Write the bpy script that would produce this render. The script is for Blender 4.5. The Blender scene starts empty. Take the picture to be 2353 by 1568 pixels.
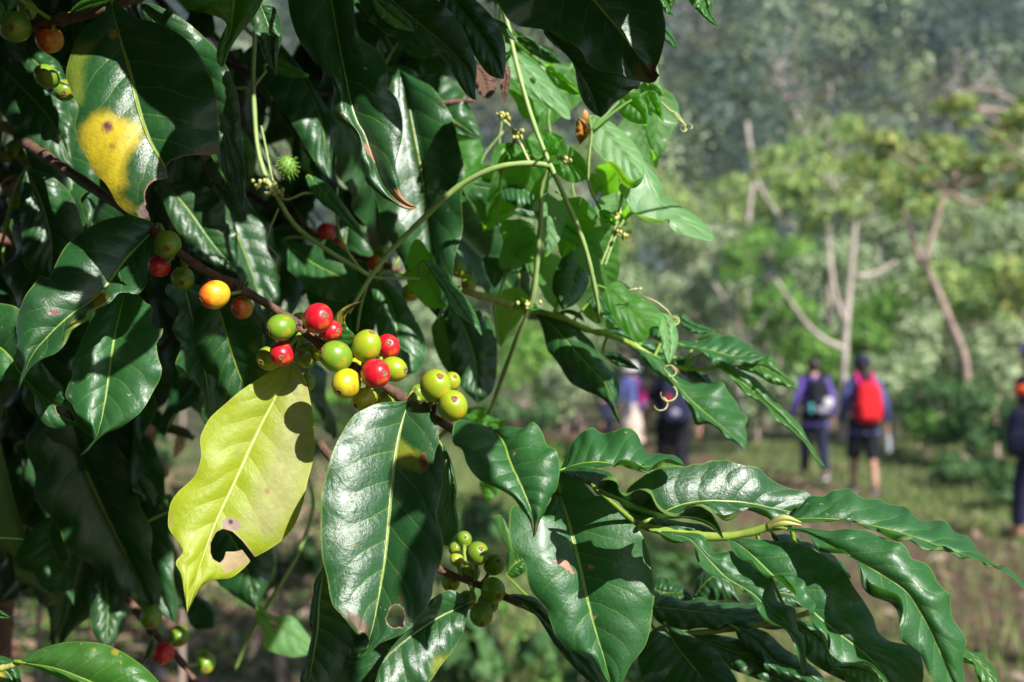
import bpy, math, random
import numpy as np
from mathutils import Vector, Matrix

sc = bpy.context.scene
COL = sc.collection
RNG = np.random.default_rng(7)
random.seed(7)

# ------------------------------------------------------------------ camera
CAMZ = 1.6
F, CX, CY = 2412.0, 1176.5, 784.0           # focal length and centre in picture units
cam = bpy.data.cameras.new("camera")
cam_o = bpy.data.objects.new("camera", cam)
COL.objects.link(cam_o)
cam_o.location = (0, 0, CAMZ)
cam_o.rotation_euler = (math.radians(90), 0, 0)
cam.sensor_width = 36
cam.lens = 36 * F / (2 * CX)
cam.clip_start = 0.02
cam.clip_end = 2000
cam.dof.use_dof = True
cam.dof.focus_distance = 0.485
cam.dof.aperture_fstop = 8.2
sc.camera = cam_o

# ------------------------------------------------------------------ light
SUN_DIR = Vector((0.46, -0.64, 0.62)).normalized()      # towards the sun
elev = math.asin(SUN_DIR.z)
azim = math.atan2(SUN_DIR.x, SUN_DIR.y)
w = bpy.data.worlds.new("World")
sc.world = w
w.use_nodes = True
nt = w.node_tree
nt.nodes.clear()
sky = nt.nodes.new("ShaderNodeTexSky")
sky.sky_type = 'NISHITA'
sky.sun_disc = False
sky.sun_elevation = elev
sky.sun_rotation = azim
sky.air_density = 1.0
sky.dust_density = 0.6
bg = nt.nodes.new("ShaderNodeBackground")
bg.inputs[1].default_value = 0.065
wo = nt.nodes.new("ShaderNodeOutputWorld")
nt.links.new(sky.outputs[0], bg.inputs[0])
nt.links.new(bg.outputs[0], wo.inputs[0])
sun = bpy.data.lights.new("sun", 'SUN')
sun.energy = 5.0
sun.angle = math.radians(0.5)
sun.color = (1.0, 0.965, 0.91)
sun_o = bpy.data.objects.new("sun", sun)
COL.objects.link(sun_o)
sun_o.rotation_euler = (-SUN_DIR).to_track_quat('-Z', 'Y').to_euler()
sun_o.location = (3, -4, 8)
sc.view_settings.view_transform = 'Standard'
sc.view_settings.look = 'None'
sc.view_settings.exposure = 0.95
sc.view_settings.gamma = 1
sc.render.engine = 'CYCLES'
sc.cycles.use_denoising = True
sc.cycles.max_bounces = 8
sc.cycles.transparent_max_bounces = 8

# ------------------------------------------------------------------ helpers
def P(x, y, d):
    return np.array([(x - CX) / F * d, d, CAMZ - (y - CY) / F * d])

def mesh_np(name, verts, faces_list):
    """faces_list: list of (n,k) int arrays"""
    me = bpy.data.meshes.new(name)
    verts = np.asarray(verts, dtype=np.float32)
    me.vertices.add(len(verts))
    me.vertices.foreach_set("co", verts.ravel())
    loops, starts, tot = [], [], 0
    for f in faces_list:
        f = np.asarray(f, dtype=np.int32)
        if f.size == 0:
            continue
        k = f.shape[1]
        loops.append(f.ravel())
        starts.append(tot + np.arange(len(f)) * k)
        tot += f.size
    loops = np.concatenate(loops); starts = np.concatenate(starts)
    me.loops.add(len(loops))
    me.loops.foreach_set("vertex_index", loops)
    me.polygons.add(len(starts))
    me.polygons.foreach_set("loop_start", starts.astype(np.int32))
    me.update(calc_edges=True)
    me.validate()
    return me

def smooth(me):
    me.polygons.foreach_set("use_smooth", np.ones(len(me.polygons), dtype=bool))

def origin(parent):
    v = Vector((0, 0, 0))
    while parent is not None:
        v = v + parent.location
        parent = parent.parent
    return np.array(v)

def obj(name, verts, faces, mat, parent=None, sm=True, world=True):
    verts = np.asarray(verts, dtype=float)
    if world and parent is not None:
        verts = verts - origin(parent)
    me = mesh_np(name, verts, faces if isinstance(faces, list) else [faces])
    if sm:
        smooth(me)
    if mat is not None:
        for m in (mat if isinstance(mat, list) else [mat]):
            me.materials.append(m)
    o = bpy.data.objects.new(name, me)
    COL.objects.link(o)
    o.parent = parent
    return o

def tag(o, label=None, cat=None, group=None, kind=None):
    if label: o["label"] = label
    if cat: o["category"] = cat
    if group: o["group"] = group
    if kind: o["kind"] = kind
    return o

def thing(name, label, cat, loc=(0, 0, 0), group=None, rz=0.0):
    o = bpy.data.objects.new(name, None)
    o.empty_display_size = 0.02
    COL.objects.link(o)
    o.location = loc
    o.rotation_euler = (0, 0, rz)
    return tag(o, label, cat, group)

def cr(pts, n, power=None):
    """Catmull-Rom through pts, resampled to n points by arc length"""
    p = np.asarray(pts, dtype=float)
    q = np.vstack([2 * p[0] - p[1], p, 2 * p[-1] - p[-2]])
    out = []
    t = np.linspace(0, 1, 14, endpoint=False)[:, None]
    for i in range(1, len(q) - 2):
        a, b, c, d = q[i - 1], q[i], q[i + 1], q[i + 2]
        out.append(0.5 * ((2 * b) + (-a + c) * t + (2 * a - 5 * b + 4 * c - d) * t ** 2 + (-a + 3 * b - 3 * c + d) * t ** 3))
    out.append(p[-1:])
    out = np.vstack(out)
    s = np.r_[0, np.cumsum(np.linalg.norm(np.diff(out, axis=0), axis=1))]
    u = np.linspace(0, s[-1], n)
    return np.stack([np.interp(u, s, out[:, k]) for k in range(out.shape[1])], axis=1)

def tube(pts, radii, n=8, sub=None):
    pts = np.asarray(pts, float)
    radii = np.asarray(radii, float)
    if sub:
        t0 = np.linspace(0, 1, len(pts))
        t1 = np.linspace(0, 1, sub)
        radii = np.interp(t1, np.linspace(0, 1, len(radii)), radii)
        pts = cr(pts, sub)
    elif len(radii) != len(pts):
        radii = np.interp(np.linspace(0, 1, len(pts)), np.linspace(0, 1, len(radii)), radii)
    m = len(pts)
    tan = np.gradient(pts, axis=0)
    tan /= np.linalg.norm(tan, axis=1)[:, None] + 1e-12
    up = np.array([0, 0, 1.0]) if abs(tan[0][2]) < .9 else np.array([0, 1.0, 0])
    vs = []
    nrm = np.cross(tan[0], up); nrm /= np.linalg.norm(nrm)
    for i in range(m):
        nrm = nrm - tan[i] * nrm.dot(tan[i]); nrm /= np.linalg.norm(nrm) + 1e-12
        bi = np.cross(tan[i], nrm)
        a = np.linspace(0, 2 * np.pi, n, endpoint=False)
        vs.append(pts[i] + radii[i] * (np.cos(a)[:, None] * nrm + np.sin(a)[:, None] * bi))
    vs.append(pts[0][None]); vs.append(pts[-1][None])
    V = np.vstack(vs)
    i, j = np.meshgrid(np.arange(m - 1), np.arange(n), indexing='ij')
    a = i * n + j; b = i * n + (j + 1) % n
    Q = np.stack([a, b, b + n, a + n], axis=-1).reshape(-1, 4)
    j = np.arange(n)
    c0 = np.stack([np.full(n, m * n), (j + 1) % n, j], axis=1)
    c1 = np.stack([np.full(n, m * n + 1), (m - 1) * n + j, (m - 1) * n + (j + 1) % n], axis=1)
    return V, Q, np.vstack([c0, c1])

class MB:
    """collects pieces that belong to ONE part"""
    def __init__(s): s.V = []; s.Q = []; s.T = []; s.n = 0
    def add(s, V, Q=None, T=None):
        s.V.append(np.asarray(V, float))
        if Q is not None and len(Q): s.Q.append(np.asarray(Q) + s.n)
        if T is not None and len(T): s.T.append(np.asarray(T) + s.n)
        s.n += len(V); return s
    def tube(s, *a, **k):
        return s.add(*tube(*a, **k))
    def build(s, name, mat, parent=None, world=True, sm=True):
        f = []
        if s.Q: f.append(np.vstack(s.Q))
        if s.T: f.append(np.vstack(s.T))
        return obj(name, np.vstack(s.V), f, mat, parent, sm, world)

def ellipsoid(c, r, nu=20, nv=14, rot=None, fn=None):
    th = np.linspace(0, np.pi, nv + 1)[1:-1]
    ph = np.linspace(0, 2 * np.pi, nu, endpoint=False)
    T, Ph = np.meshgrid(th, ph, indexing='ij')
    V = np.stack([np.sin(T) * np.cos(Ph), np.sin(T) * np.sin(Ph), np.cos(T)], -1).reshape(-1, 3)
    V = np.vstack([V, [[0, 0, 1], [0, 0, -1]]])
    if fn is not None: V = fn(V)
    V = V * np.asarray(r)
    if rot is not None: V = V @ np.asarray(rot).T
    V = V + np.asarray(c)
    m = nv - 1
    i, j = np.meshgrid(np.arange(m - 1), np.arange(nu), indexing='ij')
    a = i * nu + j; b = i * nu + (j + 1) % nu
    Q = np.stack([a, a + nu, b + nu, b], -1).reshape(-1, 4)
    j = np.arange(nu)
    T0 = np.stack([np.full(nu, m * nu), j, (j + 1) % nu], 1)
    T1 = np.stack([np.full(nu, m * nu + 1), (m - 1) * nu + (j + 1) % nu, (m - 1) * nu + j], 1)
    return V, Q, np.vstack([T0, T1])

# ------------------------------------------------------------------ node helpers
def newmat(name):
    m = bpy.data.materials.new(name)
    m.use_nodes = True
    t = m.node_tree
    t.nodes.clear()
    out = t.nodes.new("ShaderNodeOutputMaterial")
    return m, t, out

class N:
    def __init__(s, t): s.t = t
    def new(s, ty, **kw):
        n = s.t.nodes.new(ty)
        for k, v in kw.items(): setattr(n, k, v)
        return n
    def put(s, sock, v):
        if hasattr(v, "is_output") or isinstance(v, bpy.types.NodeSocket): s.t.links.new(v, sock)
        else: sock.default_value = v
    def math(s, op, a, b=0.0, c=None, clamp=False):
        n = s.new("ShaderNodeMath", operation=op, use_clamp=clamp)
        s.put(n.inputs[0], a); s.put(n.inputs[1], b)
        if c is not None: s.put(n.inputs[2], c)
        return n.outputs[0]
    def mix(s, f, a, b):
        n = s.new("ShaderNodeMix", data_type='RGBA')
        s.put(n.inputs[0], f); s.put(n.inputs[6], rgba(a)); s.put(n.inputs[7], rgba(b))
        return n.outputs[2]
    def noise(s, vec, scale, detail=3, rough=.55):
        n = s.new("ShaderNodeTexNoise")
        if vec is not None: s.put(n.inputs["Vector"], vec)
        n.inputs["Scale"].default_value = scale
        n.inputs["Detail"].default_value = detail
        n.inputs["Roughness"].default_value = rough
        return n.outputs[0]
    def step(s, x, a, b):
        n = s.new("ShaderNodeMapRange", interpolation_type='SMOOTHSTEP')
        s.put(n.inputs[0], x); n.inputs[1].default_value = a; n.inputs[2].default_value = b
        return n.outputs[0]
    def bump(s, h, strength, dist, prev=None):
        n = s.new("ShaderNodeBump")
        n.inputs["Strength"].default_value = strength
        n.inputs["Distance"].default_value = dist
        s.put(n.inputs["Height"], h)
        if prev is not None: s.put(n.inputs["Normal"], prev)
        return n.outputs[0]

def rgba(c):
    if isinstance(c, (tuple, list)) and len(c) == 3: return (*c, 1.0)
    return c

def leaf_mat(name, top, under, vein, rough=.33, trans=.28, nveins=9, quilt=.30, spec=.6, tcol=None, specks=.3, mottle=.5, coat=.08, veinmix=.22, midmix=.75):
    m, t, out = newmat(name)
    g = N(t)
    uv = g.new("ShaderNodeUVMap", uv_map="leafuv").outputs[0]
    sep = g.new("ShaderNodeSeparateXYZ"); g.put(sep.inputs[0], uv)
    u = sep.outputs[0]
    v = g.math('MULTIPLY_ADD', sep.outputs[1], 2.0, -1.0)
    a = g.math('ABSOLUTE', v)
    side = g.math('GREATER_THAN', v, 0.0)
    tc = g.new("ShaderNodeTexCoord").outputs["Object"]
    wob = g.noise(tc, 60, 2)
    s1 = g.math('MULTIPLY', u, float(nveins))
    s2 = g.math('MULTIPLY', a, 1.25)
    s3 = g.math('MULTIPLY', g.math('MULTIPLY', a, a), .45)
    s = g.math('SUBTRACT', g.math('SUBTRACT', s1, s2), s3)
    s = g.math('ADD', s, g.math('MULTIPLY', side, .45))
    s = g.math('ADD', s, g.math('MULTIPLY', wob, .35))
    pp = g.math('PINGPONG', g.math('ADD', s, 20.0), .5)
    veinmask = g.math('SUBTRACT', 1.0, g.step(pp, .008, .035))
    veinmask = g.math('MULTIPLY', veinmask, g.math('SUBTRACT', 1.0, g.step(a, .45, .97)))
    thr = g.math('MULTIPLY_ADD', g.math('SUBTRACT', 1.0, u), .022, .012)
    mid = g.math('SUBTRACT', 1.0, g.step(g.math('DIVIDE', a, thr), .7, 1.35))
    geo = g.new("ShaderNodeNewGeometry")
    back = geo.outputs["Backfacing"]
    # colour
    n1 = g.noise(tc, 38, 4, .6)
    n1 = g.step(n1, .35, .68)
    topv = g.mix(g.math('MULTIPLY', n1, mottle), top, tuple(min(1, c * k) for c, k in zip(top, (1.5, 1.3, 1.1))))
    attr = g.new("ShaderNodeAttribute", attribute_name="stain_sheen")
    c = g.mix(back, topv, under)
    c = g.mix(g.math('MULTIPLY', veinmask, veinmix), c, vein)
    c = g.mix(g.math('MULTIPLY', mid, midmix), c, vein)
    edge = g.step(a, .965, 1.0)
    c = g.mix(g.math('MULTIPLY', edge, .35), c, vein)
    sp = g.step(g.noise(tc, 330, 2, .5), .70, .735)
    sp = g.math('MULTIPLY', sp, g.step(g.noise(tc, 45, 1), .46, .62))
    dust = g.step(g.noise(tc, 26, 5, .7), .46, .74)
    c = g.mix(g.math('MULTIPLY', dust, .07), c, (.30, .30, .22))
    c = g.mix(g.math('MULTIPLY', sp, g.math('ADD', specks, .2)), c, (.42, .40, .28))
    stn = g.new("ShaderNodeMix", data_type='RGBA')
    n2 = g.noise(tc, 240, 3, .6)
    fac = g.math('MULTIPLY', attr.outputs["Alpha"], 1.0)
    fac = g.step(g.math('ADD', fac, g.math('MULTIPLY_ADD', n2, .55, -.275)), .16, .84)
    scol = g.mix(g.math('MULTIPLY', n2, .55), attr.outputs["Color"], (.10, .035, .015))
    c = g.mix(fac, c, scol)
    # relief
    h = g.math('POWER', g.step(pp, -.1, .5), .8)
    h = g.math('MULTIPLY', h, g.math('SUBTRACT', 1.0, g.math('MULTIPLY', a, .6)))
    bn = g.bump(h, quilt, .0022)
    bn = g.bump(g.noise(tc, 110, 3, .6), .30, .0016, bn)
    bn = g.bump(g.noise(tc, 380, 4, .7), .42, .0010, bn)
    bn = g.bump(mid, .8, .0008, bn)
    rr = g.math('MULTIPLY_ADD', g.noise(tc, 70, 4), .26, rough - .09)
    p = g.new("ShaderNodeBsdfPrincipled")
    g.put(p.inputs["Base Color"], c)
    rb = g.math('MULTIPLY_ADD', back, .18, rr)
    rb = g.math('MULTIPLY_ADD', fac, .2, rb)
    rb = g.math('MULTIPLY_ADD', dust, .12, rb)
    g.put(p.inputs["Roughness"], rb)
    p.inputs["Specular IOR Level"].default_value = spec
    p.inputs["Coat Weight"].default_value = coat
    p.inputs["Coat Roughness"].default_value = .2
    g.put(p.inputs["Normal"], bn)
    tr = g.new("ShaderNodeBsdfTranslucent")
    tcol = tcol or tuple(min(1, x * k) for x, k in zip(top, (3.6, 3.0, 1.0)))
    tm = g.mix(fac, tcol, scol)
    tm = g.mix(g.math('MULTIPLY', g.math('MAXIMUM', mid, g.math('MULTIPLY', veinmask, .6)), .7), tm, vein)
    g.put(tr.inputs[0], tm)
    mx = g.new("ShaderNodeMixShader"); mx.inputs[0].default_value = trans
    t.links.new(p.outputs[0], mx.inputs[1]); t.links.new(tr.outputs[0], mx.inputs[2])
    t.links.new(mx.outputs[0], out.inputs[0])
    return m

def plain_mat(name, col, col2=None, rough=.6, scale=20, bump=0.0, bscale=60, spec=.4, metal=0.0, trans=0.0, coat=0.0, lo=.35, hi=.65, bdist=.002):
    m, t, out = newmat(name)
    g = N(t)
    tc = g.new("ShaderNodeTexCoord").outputs["Object"]
    p = g.new("ShaderNodeBsdfPrincipled")
    if col2 is None: col2 = tuple(c * .75 for c in col)
    g.put(p.inputs["Base Color"], g.mix(g.step(g.noise(tc, scale, 4, .6), lo, hi), col, col2))
    p.inputs["Roughness"].default_value = rough
    p.inputs["Specular IOR Level"].default_value = spec
    p.inputs["Metallic"].default_value = metal
    p.inputs["Transmission Weight"].default_value = trans
    p.inputs["Coat Weight"].default_value = coat
    if bump:
        g.put(p.inputs["Normal"], g.bump(g.noise(tc, bscale, 4), bump, bdist))
    t.links.new(p.outputs[0], out.inputs[0])
    return m

def foliage_mat(name, cols, trans=.3, rough=.5, spec=.25):
    """tree foliage: a colour of its own for every leaf"""
    m, t, out = newmat(name)
    g = N(t)
    geo = g.new("ShaderNodeNewGeometry")
    ramp = g.new("ShaderNodeValToRGB")
    el = ramp.color_ramp.elements
    el[0].position = 0; el[0].color = rgba(cols[0])
    el[1].position = 1; el[1].color = rgba(cols[-1])
    for i, c in enumerate(cols[1:-1]):
        e = el.new((i + 1) / (len(cols) - 1)); e.color = rgba(c)
    g.put(ramp.inputs[0], geo.outputs["Random Per Island"])
    p = g.new("ShaderNodeBsdfPrincipled")
    g.put(p.inputs["Base Color"], ramp.outputs[0])
    p.inputs["Roughness"].default_value = rough
    p.inputs["Specular IOR Level"].default_value = spec
    tr = g.new("ShaderNodeBsdfTranslucent")
    g.put(tr.inputs[0], g.mix(.5, ramp.outputs[0], (.25, .35, .03)))
    mx = g.new("ShaderNodeMixShader"); mx.inputs[0].default_value = trans
    t.links.new(p.outputs[0], mx.inputs[1]); t.links.new(tr.outputs[0], mx.inputs[2])
    t.links.new(mx.outputs[0], out.inputs[0])
    return m

M = {}
DK = (.015, .068, .019)
M['dark'] = leaf_mat('leaf_dark_green', DK, (.10, .19, .035), (.30, .42, .05), rough=.31, trans=.13)
M['mid'] = leaf_mat('leaf_mid_green', (.022, .100, .027), (.11, .22, .035), (.30, .46, .05), rough=.37, trans=.24)
M['fresh'] = leaf_mat('leaf_fresh_green', (.035, .13, .020), (.16, .30, .03), (.34, .48, .05), rough=.30, trans=.34)
M['yellow'] = leaf_mat('leaf_yellow_green', (.30, .385, .014), (.45, .50, .06), (.62, .68, .22), rough=.42, spec=.55, coat=.08, trans=.36, nveins=9, specks=.5, quilt=.35, tcol=(.62, .72, .03), mottle=.3, veinmix=.3, midmix=.95)
M['vine'] = leaf_mat('vine_leaf_pale', (.13, .30, .11), (.12, .29, .05), (.26, .42, .14), rough=.42, trans=.45, nveins=6, quilt=.3, tcol=(.30, .62, .03), specks=.1)
M['vined'] = leaf_mat('vine_leaf_green', (.06, .20, .035), (.10, .28, .035), (.22, .40, .06), rough=.45, trans=.58, nveins=6, quilt=.3, tcol=(.26, .72, .02), specks=.1)
M['dry'] = leaf_mat('leaf_dry', (.42, .27, .15), (.40, .27, .17), (.45, .34, .2), rough=.7, trans=.2, tcol=(.5, .3, .1), specks=.2)
M['bark'] = plain_mat('twig_bark', (.16, .085, .055), (.085, .045, .03), rough=.7, scale=160, bump=.7, bscale=420, bdist=.0012)
M['greenstem'] = plain_mat('green_stem', (.17, .27, .045), (.26, .34, .06), rough=.4, scale=90, bump=.2, bscale=200)
M['palestem'] = plain_mat('pale_stem', (.50, .46, .16), (.36, .38, .10), rough=.45, scale=60)
M['vinestem'] = plain_mat('vine_stem', (.22, .34, .09), (.30, .40, .14), rough=.5, scale=60)
M['tendril'] = plain_mat('tendril', (.46, .48, .20), (.35, .40, .15), rough=.5, scale=60)
M['scar'] = plain_mat('cherry_scar', (.16, .08, .035), (.30, .17, .07), rough=.8, scale=900, bump=.6, bscale=900)

def cherry_mat(name, c1, c2, blotch, lo=.45, hi=.72, axis=0.0):
    m, t, out = newmat(name)
    g = N(t)
    tc = g.new("ShaderNodeTexCoord").outputs["Generated"]
    n = g.noise(tc, 1.6, 2, .5)
    sp = g.new("ShaderNodeSeparateXYZ"); g.put(sp.inputs[0], tc)
    n = g.math('ADD', n, g.math('MULTIPLY_ADD', sp.outputs[0], axis, -axis * .5))
    c = g.mix(g.step(n, lo, hi), c1, c2)
    b = g.step(g.noise(tc, 2.6, 3, .6), .50, .72)
    c = g.mix(g.math('MULTIPLY', b, .8), c, blotch)
    f = g.step(g.noise(tc, 38, 2, .5), .66, .72)
    c = g.mix(g.math('MULTIPLY', f, .35), c, tuple(min(1, x * 1.7 + .03) for x in c1))
    d = g.step(g.noise(tc, 17, 3, .6), .70, .74)
    c = g.mix(g.math('MULTIPLY', d, .5), c, (.14, .06, .02))
    p = g.new("ShaderNodeBsdfPrincipled")
    g.put(p.inputs["Base Color"], c)
    g.put(p.inputs["Roughness"], g.math('MULTIPLY_ADD', g.noise(tc, 9, 4, .6), .26, .19))
    p.inputs["Specular IOR Level"].default_value = .5
    p.inputs["Subsurface Weight"].default_value = .15
    p.inputs["Subsurface Radius"].default_value = (.003, .002, .001)
    p.inputs["Subsurface Scale"].default_value = .5
    g.put(p.inputs["Normal"], g.bump(g.noise(tc, 14, 4, .65), .12, .0012))
    t.links.new(p.outputs[0], out.inputs[0])
    return m
M['red'] = cherry_mat('cherry_red', (.56, .010, .022), (.38, .006, .016), (.66, .14, .02))
M['orange'] = cherry_mat('cherry_orange', (.62, .06, .012), (.72, .30, .015), (.65, .20, .02), axis=.8)
M['amber'] = cherry_mat('cherry_amber', (.62, .09, .012), (.78, .40, .02), (.70, .30, .02), lo=.25, hi=.60, axis=.9)
M['green'] = cherry_mat('cherry_green', (.15, .27, .018), (.20, .31, .022), (.40, .30, .02))
M['lime'] = cherry_mat('cherry_yellow_green', (.27, .35, .016), (.36, .40, .02), (.54, .34, .02))
M['yel'] = cherry_mat('cherry_yellow', (.44, .42, .014), (.50, .40, .02), (.56, .22, .02))

# ------------------------------------------------------------------ macro leaves
def T(ox, oy, s):
    return lambda pts: [(ox + x * s, oy + y * s) for x, y in pts]
T0 = T(0, 0, 1)
T1 = T(0, 0, .5041); T2 = T(0, 459.6, .5041); T3 = T(0, 919, .4138); T4 = T(588, 0, .5041)
T5 = T(441, 625, .2814); T6 = T(680, 873, .4432); T7 = T(1103, 551.5, .3868); T8 = T(1103, 0, .5041); T9 = T(1232, 919, .4766)

def in_poly(px, py, poly):
    poly = np.asarray(poly, float)
    ins = np.zeros(px.shape, bool)
    x1, y1 = poly[-1]
    for x2, y2 in poly:
        c = ((y2 > py) != (y1 > py)) & (px < (x1 - x2) * (py - y2) / (y1 - y2 + 1e-12) + x2)
        ins ^= c
        x1, y1 = x2, y2
    return ins

def seg_dist(px, py, poly):
    poly = np.asarray(poly, float)
    best = np.full(px.shape, 1e9)
    a = poly[-1]
    for b in poly:
        ab = b - a
        tt = np.clip(((px - a[0]) * ab[0] + (py - a[1]) * ab[1]) / (ab.dot(ab) + 1e-9), 0, 1)
        best = np.minimum(best, np.hypot(px - a[0] - tt * ab[0], py - a[1] - tt * ab[1]))
        a = b
    return best

TAN = (.46, .31, .19); PINK = (.50, .33, .27); BRN = (.10, .035, .02); YEL = (.62, .50, .012); RED = (.16, .02, .03); WARM = (.22, .30, .012); OLIVE = (.12, .14, .03)
leafcount = [0]
STEMS = {}

def leaf(parent, tf, Mp, A, B, d0, d1, arch=0.0, dA=0.0, dB=0.0, wave=.0018, nw=4.5, mat='dark', stains_sheen=(), holes=(),
         attach=None, bulge=-.003, label=None, nu=None, nv=None, name='leaf', tipcurl=0.0, rim=True, petr=.0011, lip=()):
    """a leaf as a bent surface between its two margins and its midrib; distances and depths in metres"""
    leafcount[0] += 1
    k = leafcount[0]
    Mp, A, B = np.array(tf(Mp), float), np.array(tf(A), float), np.array(tf(B), float)
    A = np.vstack([Mp[:1], A, Mp[-1:]]) if np.hypot(*(A[0] - Mp[0])) > 1 or np.hypot(*(A[-1] - Mp[-1])) > 1 else A
    B = np.vstack([Mp[:1], B, Mp[-1:]]) if np.hypot(*(B[0] - Mp[0])) > 1 or np.hypot(*(B[-1] - Mp[-1])) > 1 else B
    big = np.linalg.norm(Mp[-1] - Mp[0])
    nu = nu or int(np.clip(big / 7, 26, 92))
    nv = nv or (22 if big > 250 else 12)
    m, a, b = cr(Mp, nu), cr(A, nu), cr(B, nu)
    u = np.linspace(0, 1, nu)
    e = np.sin(np.pi * np.clip(u, 0, 1)) ** .6
    vv = np.linspace(-1, 1, 2 * nv + 1)
    px = np.zeros((nu, len(vv))); py = px.copy(); dd = px.copy()
    ph = (k * 1.7) % 6.28
    for j, v in enumerate(vv):
        E, dE, p2 = (a, dA, ph) if v < 0 else (b, dB, ph + 1.9)
        av = abs(v)
        lp = [l_ for l_ in lip if l_[0] == ('A' if v < 0 else 'B')]
        lift = 0.0
        if lp:                                               # the margin turns up and shows its paler underside
            am = np.full(nu, .8)
            for _, u0, u1, amp_ in lp: am = am + amp_ * np.sin(np.pi * np.clip((u - u0) / (u1 - u0), 0, 1)) ** .8
            dn = m - E; dn /= np.linalg.norm(dn, axis=1)[:, None] + 1e-6
            if av <= .72: q = m + (E - m) * (av / .72)
            else:
                s_ = (av - .72) / .28
                q = E + dn * (am * math.sin(s_ * 1.45))[:, None]
                lift = am / F * .5 * (1 - math.cos(s_ * 1.5)) * 1.2 + .0006 * s_
        else:
            q = m + (E - m) * av
        px[:, j] = q[:, 0]; py[:, j] = q[:, 1]
        rk = np.random.default_rng(k * 2 + (v > 0))
        wv = sum(c_ * np.sin(2 * np.pi * nw * f_ * u + rk.uniform(0, 6.28)) for f_, c_ in ((.55, .5), (1.0, .62), (1.55, .38), (2.6, .16))) * wave * e
        dd[:, j] = d0 + (d1 - d0) * u + arch * 4 * u * (1 - u) + e * (dE * av + wv * av ** 2.2 + bulge * 4 * av * (1 - av)) - lift + tipcurl * np.clip((u - .8) / .2, 0, 1) ** 2
    px, py, dd = px.ravel(), py.ravel(), dd.ravel()
    inner_ = np.zeros(len(px), bool)
    for h_ in holes:                                         # hole margins follow their outline
        pl = np.array(tf(h_), float)
        ins = in_poly(px, py, pl); inner_ |= ins
        for q_ in np.where(ins)[0]:
            bd, bp = 1e9, None
            a_ = pl[-1]
            for b_ in pl:
                ab = b_ - a_; t_ = np.clip(((px[q_] - a_[0]) * ab[0] + (py[q_] - a_[1]) * ab[1]) / (ab @ ab + 1e-9), 0, 1)
                c_ = a_ + t_ * ab; d_ = math.hypot(px[q_] - c_[0], py[q_] - c_[1])
                if d_ < bd: bd, bp = d_, c_
                a_ = b_
            if bd < 9: px[q_], py[q_] = bp; inner_[q_] = False
    V = np.stack([(px - CX) / F * dd, dd, CAMZ - (py - CY) / F * dd], 1)
    w_ = len(vv)
    i, j = np.meshgrid(np.arange(nu - 1), np.arange(w_ - 1), indexing='ij')
    q0 = i * w_ + j
    Q = np.stack([q0, q0 + 1, q0 + w_ + 1, q0 + w_], -1).reshape(-1, 4)
    # facing: +normal towards the viewer side (upper face)
    n0 = np.cross(V[Q[:, 1]] - V[Q[:, 0]], V[Q[:, 3]] - V[Q[:, 0]]).sum(0)
    if n0[1] > 0: Q = Q[:, ::-1]
    stain_sheen = np.zeros((len(V), 4), np.float32)
    hp = [(tf(h), .0) for h in holes]
    if hp:
        cx_, cy_ = px[Q].mean(1), py[Q].mean(1)
        kill = np.zeros(len(Q), bool)
        for h, _ in hp:
            hin = in_poly(cx_, cy_, h)
            kill |= (hin & (seg_dist(cx_, cy_, h) > .3)) | inner_[Q].any(1)
            if rim:
                d = seg_dist(px, py, h)
                al = np.clip(1.0 - d / 4.0, 0, 1)
                s_ = al > stain_sheen[:, 3]
                stain_sheen[s_] = np.c_[np.tile(TAN, (s_.sum(), 1)), al[s_]]
        Q = Q[~kill]
    for st in stains_sheen:
        poly, colr, soft = st
        poly = tf(poly)
        if len(poly) == 2:                                   # centre and a point on the rim
            r = math.hypot(poly[1][0] - poly[0][0], poly[1][1] - poly[0][1])
            d = np.hypot(px - poly[0][0], py - poly[0][1]) - r
        else:
            d = seg_dist(px, py, poly) * np.where(in_poly(px, py, poly), -1, 1)
        al = np.clip(.5 - d / (2 * soft), 0, 1)
        s_ = al > .02
        o_ = 1 - al[s_][:, None]
        stain_sheen[s_, :3] = np.where(stain_sheen[s_, 3:4] > 0, stain_sheen[s_, :3] * o_ + np.array(colr) * (1 - o_), np.array(colr))
        stain_sheen[s_, 3] = np.maximum(stain_sheen[s_, 3], al[s_])
    mb = MB()
    mb.add(V, Q)
    nleafv = len(V)
    base = V[nv]
    if attach is None and STEMS.get(parent.name):
        q_ = np.vstack(STEMS[parent.name]); dq = np.linalg.norm(q_ - base, axis=1)
        if dq.min() < .085:
            tg_ = q_[dq.argmin()]; dirv = V[nv + w_ * 2] - base
            pv, pq, pt = tube([tg_, tg_ * .45 + base * .55 - dirv * .9, base, V[nv + w_ * 2]], [petr, petr * .8, petr * .75, petr * .35], 7, sub=16)
            mb.add(pv, pq, pt)
    if attach is not None:
        tgt = P(*attach)
        dirv = V[nv + w_ * 2] - base
        pv, pq, pt = tube([tgt, base - dirv * .8, base, V[nv + w_ * 2]], [petr * 1.3, petr, petr * .9, petr * .4], 7, sub=14)
        mb.add(pv, pq, pt)
    o = mb.build(name, M[mat], parent)
    me = o.data
    uvs = np.zeros((mb.n, 2), np.float32)
    uvs[:, 1] = .5
    uu, vvv = np.meshgrid(u, vv * .5 + .5, indexing='ij')
    uvs[:nleafv, 0] = uu.ravel(); uvs[:nleafv, 1] = vvv.ravel()
    set_leaf_attrs(me, uvs, np.vstack([stain_sheen, np.zeros((mb.n - nleafv, 4), np.float32)]))
    if label: o["label"] = label
    return o

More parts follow.
